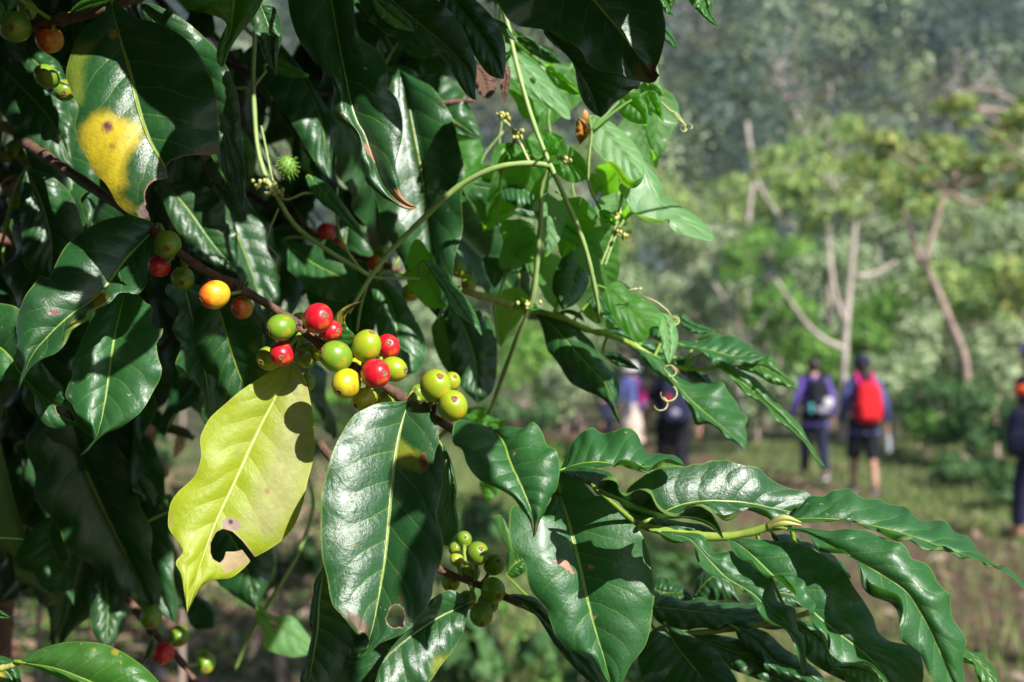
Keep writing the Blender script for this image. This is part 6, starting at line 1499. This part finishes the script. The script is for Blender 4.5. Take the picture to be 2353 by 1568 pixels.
for pl, d, n_ in SHADE:
    pl = np.array(pl); k = 0
    while k < n_:
        q_ = pl.min(0) + rg.random(2) * np.ptp(pl, axis=0)
        if in_poly(q_[:1], q_[1:], pl)[0]: sh_pts.append(P(*q_, d)); k += 1
sh_pts = np.array(sh_pts); todo = np.ones(len(sh_pts), bool)
def covers(pts, c, td, sd, s, grow=1.0):
    o_ = pts - np.array(c)
    a_ = o_ @ np.array(td); b_ = o_ @ np.array(sd); f_ = o_ @ np.array(SUN_DIR)
    return (f_ < 0) & ((a_ / (.060 * s * grow)) ** 2 + (b_ / (.025 * s * grow)) ** 2 < 1)
for it in range(2600):
    if nl >= 99 or todo.sum() < 12: break
    p0 = Vector(sh_pts[rg.choice(np.where(todo)[0])]); s_ = rg.uniform(.45, 1.0) if it < 1500 else rg.uniform(.28, .5)
    t_ = max(.03, (.33 * p0.y + .035 + .03 * s_ - (p0.z - CAMZ)) / (SUN_DIR.z - .33 * SUN_DIR.y))
    c = p0 + SUN_DIR * t_
    an = rg.uniform(0, 6.28); td = RIGHT * math.cos(an) + UPV * math.sin(an); sd = SUN_DIR.cross(td)
    got = covers(sh_pts, c, td, sd, s_) & todo
    if got.sum() < (6 if it < 900 else 3 if it < 1800 else 1) or covers(sun_pts, c, td, sd, s_, 1.12).any(): continue
    put_leaf(ct, c - td * .0625 * s_, td, SUN_DIR + Vector(rg.normal(size=3)) * .12, s_, it); nl += 1; TWB.append(np.array(c - td * .0625 * s_))
    todo &= ~got
tw = MB(); spd = cr(sp[2:], 80)
for q_ in TWB:
    s0 = spd[np.argmin(np.linalg.norm(spd - q_, axis=1))]
    if not lit_hit(s0 + (q_ - s0) * np.linspace(.02, .98, 25)[:, None]).any(): tw.tube([s0, (s0 + q_) / 2 + np.array([0, 0, .004]), q_], [.0018, .0009], 6, sub=8)
tw.build('twig', M['bark'], ct)
# added leaf masses above and behind the camera, blocking sun and sky
n = 5200
pos = np.stack([rg.uniform(-1.5, .20, n), rg.uniform(-.7, 1.3, n), CAMZ + rg.uniform(.25, 1.1, n)], 1)
ok = (pos[:, 2] - CAMZ > .335 * np.clip(pos[:, 1], .3, 9) + .09) | (pos[:, 1] < .0)
ok &= np.hypot(np.hypot(pos[:, 0], pos[:, 1]), pos[:, 2] - CAMZ) > .35
for dx in (-.05, 0, .05):
    for dz in (-.05, .05): ok &= ~lit_hit(pos + np.array([dx, 0, dz]))
pos = pos[ok]
V, Tt = cloud(rg, np.c_[pos, np.full((len(pos), 3), .01)], .12, len(pos), up=.8)
n = 15000
pb_ = np.stack([rg.uniform(-4.5, .3, n), rg.uniform(-3.6, -.35, n), rg.uniform(.1, 3.6, n)], 1)
okb = np.ones(n, bool)
for dv in (RIGHT * .09, -RIGHT * .09, UPV * .09, -UPV * .09): okb &= ~lit_hit(pb_ + np.array(dv))
pb_ = pb_[okb]
dp = []
while len(dp) < 1500:
    x_, y_ = rg.uniform(-250, 1020), rg.uniform(-150, 1050)
    if y_ > 1050 - max(0, x_ - 350) * .7: continue
    dp.append(above(x_, y_, rg.uniform(.56, 1.4), rg.uniform(.062, .30)))
dp = np.array(dp); bad = lit_hit(dp)
for dv in (RIGHT * .04, -RIGHT * .04, UPV * .04, -UPV * .04): bad |= lit_hit(dp + np.array(dv))
dp = dp[~bad]
V2, T2_ = cloud(rg, np.c_[dp, np.full((len(dp), 3), .004)], .11, len(dp), up=.3)
V3, T3_ = cloud(rg, np.c_[pb_, np.full((len(pb_), 3), .01)], .20, len(pb_), up=.3)
o = obj('foliage', np.vstack([V, V2, V3]), [np.vstack([Tt, T2_ + len(V), T3_ + len(V) + len(V2)])], FOL['shade'], ct, sm=False); o['kind'] = 'stuff'

# undergrowth behind the coffee plants
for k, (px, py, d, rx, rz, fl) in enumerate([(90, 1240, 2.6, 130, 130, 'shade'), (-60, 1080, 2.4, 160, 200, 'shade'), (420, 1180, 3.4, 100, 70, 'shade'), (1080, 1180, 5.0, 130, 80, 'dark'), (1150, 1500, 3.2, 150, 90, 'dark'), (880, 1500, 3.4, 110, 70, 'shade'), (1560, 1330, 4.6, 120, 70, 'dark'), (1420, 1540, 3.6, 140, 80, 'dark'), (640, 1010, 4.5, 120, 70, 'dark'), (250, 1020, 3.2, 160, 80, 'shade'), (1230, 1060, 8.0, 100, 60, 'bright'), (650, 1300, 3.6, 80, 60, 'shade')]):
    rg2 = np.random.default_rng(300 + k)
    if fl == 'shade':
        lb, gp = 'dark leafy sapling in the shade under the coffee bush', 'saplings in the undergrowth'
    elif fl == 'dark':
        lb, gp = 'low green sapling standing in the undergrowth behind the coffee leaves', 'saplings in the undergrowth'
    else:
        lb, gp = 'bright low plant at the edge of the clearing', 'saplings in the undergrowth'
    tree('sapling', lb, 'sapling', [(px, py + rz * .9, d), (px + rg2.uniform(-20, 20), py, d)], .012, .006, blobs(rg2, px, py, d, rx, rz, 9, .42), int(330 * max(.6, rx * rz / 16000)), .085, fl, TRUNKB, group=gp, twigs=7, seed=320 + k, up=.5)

# unseen crowns added behind and above to dapple the ground on this side
for k, (gx_, gy_, t_, r_, n_) in enumerate([(-2.2, 6.5, 7.5, 1.7, 800), (-.4, 8.5, 9.0, 1.6, 520)]):
    g0 = Vector((gx_, gy_, float(gz(gx_, gy_)))) + SUN_DIR * t_
    tt_ = thing('added_shade_tree', 'unseen tree added beyond the picture edge to shade the undergrowth', 'tree', (g0.x + 1.5, g0.y - 1.0, float(gz(g0.x, g0.y))), 'added trees outside the picture')
    mbt = MB().tube([(g0.x + 1.5, g0.y - 1.0, 0), (g0.x + 1.3, g0.y - .8, g0.z * .6), (g0.x, g0.y, g0.z)], [.12, .05], 9, sub=20)
    mbt.build('trunk', TRUNKB, tt_)
    rg2 = np.random.default_rng(340 + k)
    V, Tt = cloud(rg2, [(g0.x + rg2.normal() * r_ * .5, g0.y + rg2.normal() * r_ * .5, g0.z + rg2.normal() * r_ * .25, r_ * .6, r_ * .6, r_ * .35) for _ in range(8)], .30, n_)
    obj('crown', V, [Tt], FOL['dark'], tt_, sm=False)

# ------------------------------------------------------------------ air
hb = np.array([(x, y, z) for z in (-3.4, 118) for y in (-40, 225) for x in (-190, 205)], float)
hq = np.array([(0, 1, 3, 2), (4, 6, 7, 5), (0, 4, 5, 1), (2, 3, 7, 6), (0, 2, 6, 4), (1, 5, 7, 3)])[:, ::-1]
mh, t_, out_ = newmat('air')
pv = t_.nodes.new("ShaderNodeVolumePrincipled")
pv.inputs["Color"].default_value = (.66, .78, 1.0, 1)
pv.inputs["Density"].default_value = .0006
pv.inputs["Anisotropy"].default_value = .1
t_.links.new(pv.outputs[0], out_.inputs[1])
tag(obj('haze', hb, hq, mh, None, sm=False), 'thin haze in the air over the valley', 'haze', kind='stuff')

# ------------------------------------------------------------------ hikers
SKIN = plain_mat('skin', (.44, .25, .17), (.38, .20, .13), rough=.55, scale=9)
SKIN2 = plain_mat('skin_warm', (.52, .27, .18), (.44, .22, .14), rough=.55, scale=9)
def cloth(name, c, c2=None, s=9): return plain_mat(name, c, c2, rough=.85, scale=s, bump=.5, bscale=26, spec=.2, bdist=.02)
CL = {
 'purple': cloth('cloth_purple', (.13, .085, .36)), 'blue': cloth('cloth_blue', (.075, .085, .24)), 'black': cloth('cloth_black', (.012, .012, .018)),
 'navy': cloth('cloth_navy', (.018, .02, .05)), 'cream': cloth('cloth_cream', (.66, .54, .45)), 'red': cloth('cloth_red', (.62, .015, .02)), 'pink': cloth('cloth_pink', (.70, .02, .22)),
 'white': cloth('cloth_white', (.75, .72, .70)), 'grey': cloth('cloth_grey', (.30, .28, .36)), 'orange': cloth('cloth_orange', (.75, .10, .03)), 'hair': plain_mat('hair', (.012, .009, .008), (.03, .02, .015), rough=.45, scale=40, bump=.5, bscale=120, bdist=.004),
 'dkred': cloth('cloth_dark_red', (.35, .02, .04)), 'teal': cloth('cloth_teal', (.10, .42, .45)), 'lilac': cloth('cloth_lilac', (.36, .28, .55)), 'brown': cloth('cloth_brown', (.10, .05, .035)), 'shoe': cloth('shoe_pale', (.60, .56, .66)),
}
def skin_obj(name, verts, edges, radii, mat, parent, root=0, sub=2):
    me = bpy.data.meshes.new(name)
    me.from_pydata([tuple(v) for v in verts], edges, [])
    me.materials.append(mat)
    o = bpy.data.objects.new(name, me)
    COL.objects.link(o)
    o.parent = parent
    sk = o.modifiers.new("skin", 'SKIN')
    sk.use_smooth_shade = True
    layer = me.skin_vertices[0].data if me.skin_vertices else None
    if layer is None:
        return o
    for i, r in enumerate(radii):
        layer[i].radius = r if isinstance(r, tuple) else (r, r)
        layer[i].use_root = (i == root)
    ss = o.modifiers.new("subdiv", 'SUBSURF'); ss.levels = sub; ss.render_levels = sub
    return o

def bake(o):
    """turn the grown surface into a plain mesh"""
    dg = bpy.context.evaluated_depsgraph_get()
    me = bpy.data.meshes.new_from_object(o.evaluated_get(dg))
    old = o.data
    o.modifiers.clear()
    o.data = me
    smooth(me)
    bpy.data.meshes.remove(old)

def person(label, loc, rz, H, top, bottom, shoe, stride=.16, arms=((-.06, .0), (.06, .0)), shorts=False, skirt=False, hat=None, hair='hair', ponytail=False, skin=None, sleeve=True, lean=.03, elbow=.06):
    s = H / 1.65
    t = thing('person', label, 'person', loc, 'hikers on the path', rz)
    sk = skin or SKIN
    V, E, R = [], [], []
    def add(p, r, prev=None):
        V.append((p[0] * s, p[1] * s, p[2] * s)); R.append(tuple(x * s for x in r) if isinstance(r, tuple) else r * s)
        if prev is not None: E.append((prev, len(V) - 1))
        return len(V) - 1
    pel = add((0, 0, .90), (.135, .10))
    sp1 = add((0, .01, 1.06), (.115, .085), pel)
    sp2 = add((0, .01 + lean, 1.24), (.14, .10), sp1)
    sp3 = add((0, .01 + lean, 1.36), (.10, .075), sp2)
    nk = add((0, .02 + lean, 1.43), .052, sp3)
    hd0 = add((0, .03 + lean, 1.49), (.062, .072), nk)
    hd1 = add((0, .04 + lean, 1.56), (.076, .094), hd0)
    hd2 = add((0, .03 + lean, 1.61), (.058, .072), hd1)
    # face: nose, chin, ears
    add((0, .155 + lean, 1.535), .012, hd1)
    add((0, .125 + lean, 1.475), .020, hd0)
    for sx in (-1, 1): add((sx * .088, .03 + lean, 1.54), (.010, .018), hd1)
    limbs = {}
    for k, sx in enumerate((-1, 1)):
        ax, ay = arms[k]
        sh_ = add((sx * .165, .01 + lean, 1.35), .058, sp3)
        el = add((sx * .205 + ax * .5, -.02 + ay * .4, 1.09), .043, sh_)
        wr = add((sx * .215 + ax, elbow + ay, .86), .029, el)
        pm = add((sx * .215 + ax, elbow + .01 + ay, .80), (.034, .018), wr)
        fi = []
        for f in range(4):
            fy = (f - 1.5) * .018
            a_ = add((sx * .213 + ax, elbow + .012 + ay + fy, .755), .0095, pm)
            b_ = add((sx * .203 + ax, elbow + .014 + ay + fy, .725 + .004 * abs(f - 1)), .0085, a_)
            add((sx * .190 + ax, elbow + .014 + ay + fy, .702 + .006 * abs(f - 1)), .007, b_)
        th = add((sx * .20 + ax, elbow + .045 + ay, .80), .011, pm)
        add((sx * .19 + ax, elbow + .055 + ay, .765), .009, th)
        limbs['a%d' % k] = (sh_, el, wr)
        st = stride * (1 if k == 0 else -1)
        hip = add((sx * .085, 0, .85), .092, pel)
        kn = add((sx * .085, st * .55 + .03, .48), .058, hip)
        an = add((sx * .085, st - (.03 if st < 0 else 0), .09 + (.03 if st < 0 else 0)), .036, kn)
        heel = add((sx * .085, st - .03, .035 + (.03 if st < 0 else 0)), .032, an)
        add((sx * .10, st + .14, .028), (.036, .024), an)
        limbs['l%d' % k] = (hip, kn, an, st, sx)
    body = skin_obj('body', V, E, R, sk, t); bake(body)
    # top
    tv, te, tr_ = [], [], []
    def cadd(i, extra, prev=None, z=None, mul=1.0):
        tv.append(V[i]); r = R[i] if isinstance(R[i], tuple) else (R[i], R[i])
        tr_.append((r[0] * mul + extra * s, r[1] * mul + extra * s))
        if prev is not None: te.append((prev, len(tv) - 1))
        return len(tv) - 1
    a0 = cadd(pel, .030); a1 = cadd(sp1, .034, a0); a2 = cadd(sp2, .030, a1); a3 = cadd(sp3, .028, a2); a4 = cadd(nk, .008, a3)
    tv.append((0, 0, .80 * s)); tr_.append((.160 * s, .125 * s)); te.append((a0, len(tv) - 1))
    for k in (0, 1):
        sh_, el, wr = limbs['a%d' % k]
        b0 = cadd(sh_, .018, a3); b1 = cadd(el, .017, b0)
        if sleeve: cadd(wr, .012, b1)
    jk = skin_obj('jacket', tv, te, tr_, CL[top], t); bake(jk)
    # trousers, shorts or skirt
    if skirt:
        prof = [(.15, .92), (.17, .85), (.20, .6), (.24, .35), (.27, .14)]
        ang = np.linspace(0, 2 * np.pi, 28, endpoint=False)
        rows = [np.stack([np.cos(ang) * r * s * (1 + .05 * np.sin(ang * 7) * (i / 4)), np.sin(ang) * r * .75 * s * (1 + .05 * np.sin(ang * 7) * (i / 4)), np.full(28, z * s)], 1) for i, (r, z) in enumerate(prof)]
        i, j = np.meshgrid(np.arange(4), np.arange(28), indexing='ij'); a_ = i * 28 + j; b_ = i * 28 + (j + 1) % 28
        obj('skirt', np.vstack(rows), np.stack([a_, b_, b_ + 28, a_ + 28], -1).reshape(-1, 4), CL[bottom], t, world=False)
    else:
        tv, te, tr_ = [], [], []
        a0 = cadd(pel, .022)
        for k in (0, 1):
            hip, kn, an, st, sx = limbs['l%d' % k]
            b0 = cadd(hip, .024, a0)
            b1 = cadd(kn, .026 if not shorts else .040, b0)
            if not shorts: cadd(an, .022, b1)
            else:
                kv, av_ = np.array(V[kn]), np.array(V[an]); tv.append(tuple(kv + (av_ - kv) * .18)); tr_.append((.088 * s, .088 * s)); te.append((b1, len(tv) - 1))
        skin_obj('shorts' if shorts else 'trousers', tv, te, tr_, CL[bottom], t)
        bake(t.children[-1]) if t.children else None
    for k in (0, 1):
        hip, kn, an, st, sx = limbs['l%d' % k]
        lift = .03 if st < 0 else 0
        vv = [(sx * .085 * s, (st - .035) * s, (.045 + lift) * s), (sx * .09 * s, (st + .05) * s, (.045 + lift * .5) * s), (sx * .10 * s, (st + .15) * s, .036 * s), (sx * .085 * s, (st - .02) * s, (.10 + lift) * s)]
        so = skin_obj('shoe', vv, [(0, 1), (1, 2), (0, 3)], [(.046 * s, .042 * s), (.048 * s, .042 * s), (.046 * s, .034 * s), (.045 * s, .045 * s)], CL[shoe], t); bake(so)
    # hair
    hc = np.array([0, .03 + lean, 1.565]) * s
    if hair:
        def hf(Vv):
            W = Vv.copy(); low = (W[:, 2] < -.35) & (W[:, 1] > .1); W[low, 2] = -.35; front = W[:, 1] > .75; W[front, 1] = .75; return W
        v, q, tt_ = ellipsoid(hc + np.array([0, -.012, .012]) * s, (.093 * s, .108 * s, .108 * s), 22, 16, None, hf)
        mbh = MB().add(v, q, tt_)
        if ponytail:
            mbh.tube([hc + np.array([0, -.09, -.01]) * s, hc + np.array([0, -.15, -.08]) * s, hc + np.array([0, -.15, -.22]) * s, hc + np.array([.01, -.13, -.34]) * s], [.03 * s, .045 * s, .04 * s, .012 * s], 10, sub=16)
        mbh.build('hair', CL[hair], t, world=False)
    if hat:
        kind, colr = hat
        ang = np.linspace(0, 2 * np.pi, 26, endpoint=False)
        top_ = 1.685
        if kind == 'cap':
            prof = [(.100, 1.575), (.106, 1.60), (.104, 1.64), (.080, 1.685), (.035, 1.705), (.004, 1.708)]
        else:
            prof = [(.20, 1.575), (.195, 1.585), (.12, 1.60), (.105, 1.62), (.10, 1.68), (.085, 1.715), (.004, 1.72)]
        rows = [np.stack([np.cos(ang) * r * s, np.sin(ang) * r * 1.12 * s + (.03 + lean) * s, np.full(26, z * s)], 1) for r, z in prof]
        nr2 = len(prof)
        i, j = np.meshgrid(np.arange(nr2 - 1), np.arange(26), indexing='ij'); a_ = i * 26 + j; b_ = i * 26 + (j + 1) % 26
        mbc = MB().add(np.vstack(rows), np.stack([a_, b_, b_ + 26, a_ + 26], -1).reshape(-1, 4))
        if kind == 'cap':
            v, q, tt_ = ellipsoid(np.array([0, (.16 + lean), 1.585]) * s, (.075 * s, .085 * s, .008 * s), 16, 8)
            mbc.add(v, q, tt_)
        mbc.build(kind if kind == 'cap' else 'sun_hat', CL[colr], t, world=False)
    return t

def superbox(c, r, e=.45, nu=28, nv=18, taper=.0):
    def fn(Vv):
        W = np.sign(Vv) * np.abs(Vv) ** e
        W[:, 0] *= 1 - taper * (W[:, 2] * .5 + .5)
        W[:, 1] *= 1 - taper * (W[:, 2] * .5 + .5)
        return W
    return ellipsoid(c, r, nu, nv, None, fn)

def backpack(label, loc, rz, s, colr, strapc, extras=(), w=.155, h=.24, dpt=.10, z=1.14):
    """worn on the back: its own thing, resting on the jacket"""
    t = thing('backpack', label, 'backpack', loc, None, rz)
    y0 = -.095
    obj('main_bag', *(lambda a: (a[0] * s, [a[1], a[2]]))(superbox((0, y0 - dpt * .8, z), (w, dpt, h), .55, taper=.16)), CL[colr], t, world=False)
    obj('front_pocket', *(lambda a: (a[0] * s, [a[1], a[2]]))(superbox((0, y0 - dpt * 1.7, z - h * .35), (w * .78, .04, h * .45), .55, taper=.1)), CL[colr], t, world=False)
    for sx in (-1, 1):
        p = np.array([(sx * .085, y0 - .02, z + h * .8), (sx * .095, -.02, 1.475), (sx * .105, .11, 1.40), (sx * .12, .165, 1.25), (sx * .15, .10, 1.05), (sx * .12, y0 + .02, z - h * .75)]) * s
        v, q, tt_ = tube(p, [.022 * s], 8, sub=24)
        obj('shoulder_strap', v, [q, tt_], CL[strapc], t, world=False)
    v, q, tt_ = tube(np.array([(-.03, y0 - .05, z + h * .95), (0, y0 - .06, z + h * 1.1), (.03, y0 - .05, z + h * .95)]) * s, [.008 * s], 6, sub=10)
    obj('grab_handle', v, [q, tt_], CL[strapc], t, world=False)
    for nm, c, r, cc in extras:
        v, q, tt_ = superbox(c, r, .8, 16, 12)
        obj(nm, v * s, [q, tt_], CL[cc], t, world=False)
    return t

def foot(px, d):
    x = (px - CX) / F * d
    return (x, d, float(gz(x, d)) + .012)

l1 = foot(1872, 14.5)
person('hiker in a purple jacket with short dark hair and dark trousers, seen from behind', l1, .05, 1.66, 'purple', 'navy', 'shoe', stride=.18, arms=((-.09, .03), (.07, .02)))
backpack('dark backpack with a white patch on the purple jacketed hiker', l1, .05, 1.66 / 1.65, 'black', 'black', [('round_patch', (.075, -.315, 1.08), (.062, .03, .062), 'white'), ('side_bottle', (-.13, -.24, 1.0), (.035, .035, .07), 'teal'), ('lower_pocket', (.02, -.30, .98), (.10, .02, .045), 'grey')], w=.15, h=.25)
l2 = foot(1985, 12.9)
person('hiker in a blue jacket and black shorts with a navy cap and ponytail', l2, -.04, 1.66, 'blue', 'black', 'grey', stride=.16, arms=((-.05, .02), (.10, .05)), shorts=True, hat=('cap', 'navy'), ponytail=True)
backpack('bright red backpack worn over a blue jacket', l2, -.04, 1.66 / 1.65, 'red', 'pink', w=.165, h=.25, dpt=.11, z=1.13)
# water bottle held in the right hand of the hiker with the red pack
bx, by = .315 + .03, .125
hb = np.array(l2)
bt = thing('water_bottle', 'clear plastic water bottle carried by the hiker with the red backpack', 'bottle', (l2[0] + bx, l2[1] + by, l2[2] + .50))
prof = [(.002, 0), (.03, .004), (.034, .02), (.034, .08), (.031, .09), (.034, .10), (.034, .16), (.026, .19), (.013, .215), (.013, .225), (.002, .226)]
ang = np.linspace(0, 2 * np.pi, 18, endpoint=False)
rows = np.vstack([np.stack([np.cos(ang) * r, np.sin(ang) * r, np.full(18, z)], 1) for r, z in prof])
i, j = np.meshgrid(np.arange(len(prof) - 1), np.arange(18), indexing='ij'); a_ = i * 18 + j; b_ = i * 18 + (j + 1) % 18
obj('bottle', rows, np.stack([a_, b_, b_ + 18, a_ + 18], -1).reshape(-1, 4), plain_mat('bottle_plastic', (.62, .66, .74), (.5, .55, .62), rough=.12, spec=.7, trans=.45), bt, world=False)
v, q, tt_ = ellipsoid((0, 0, .235), (.016, .016, .012), 14, 8)
obj('cap', v, [q, tt_], CL['white'], bt, world=False)

l3 = foot(1545, 11.3)
person('hiker all in black walking away with short sleeves, half hidden by leaves', l3, .0, 1.66, 'black', 'black', 'grey', stride=.15, arms=((-.05, .0), (.08, -.02)), sleeve=False, skin=SKIN2)
backpack('bulky black backpack with a dark red trim on the black clad hiker', l3, .0, 1.0, 'navy', 'black', [('logo_patch', (-.02, -.335, 1.02), (.045, .012, .035), 'grey'), ('trim', (-.09, -.32, 1.16), (.03, .012, .05), 'dkred')], w=.18, h=.27, dpt=.12)
l4 = foot(1452, 20.5)
person('hiker in a cream skirt and pale sun hat far along the path', l4, .1, 1.62, 'blue', 'cream', 'brown', skirt=True, hat=('sun_hat', 'white'), hair='hair', arms=((-.05, .0), (.10, .12)))
pb = thing('shoulder_bag', 'pink shoulder bag on the hiker in the cream skirt', 'bag', (l4[0] + .26, l4[1] - .05, l4[2] + .95))
v, q, tt_ = superbox((0, 0, .02), (.13, .07, .17), .6); obj('bag', v, [q, tt_], CL['pink'], pb, world=False)
v, q, tt_ = tube(np.array([(-.10, 0, .16), (-.12, 0, .34), (-.20, .04, .42), (-.02, .06, .3), (.08, 0, .17)]), [.014], 7, sub=20); obj('strap', v, [q, tt_], CL['pink'], pb, world=False)
v, q, tt_ = superbox((.03, -.07, -.06), (.09, .02, .06), .6); obj('outer_pocket', v, [q, tt_], CL['lilac'], pb, world=False)
l6 = foot(1396, 19.5)
person('small figure in dark clothes walking beside the hiker in the cream skirt', (l6[0], l6[1], l6[2]), 1.2, 1.12, 'navy', 'black', 'brown', stride=.14, lean=.10)
l5 = foot(2392, 9.0)
person('hiker with a lilac cap and dark clothes cut off by the picture edge', l5, .55, 1.68, 'black', 'navy', 'brown', stride=.15, hat=('cap', 'lilac'), arms=((-.04, .0), (.05, .0)), skin=SKIN2)
backpack('rounded navy backpack with an orange strap at the picture edge', (l5[0] - .07, l5[1] - .03, l5[2] - .15), -.75, 1.02, 'navy', 'orange', [('strap_patch', (-.03, -.12, 1.42), (.09, .08, .05), 'orange')], w=.16, h=.21, dpt=.13, z=1.08)
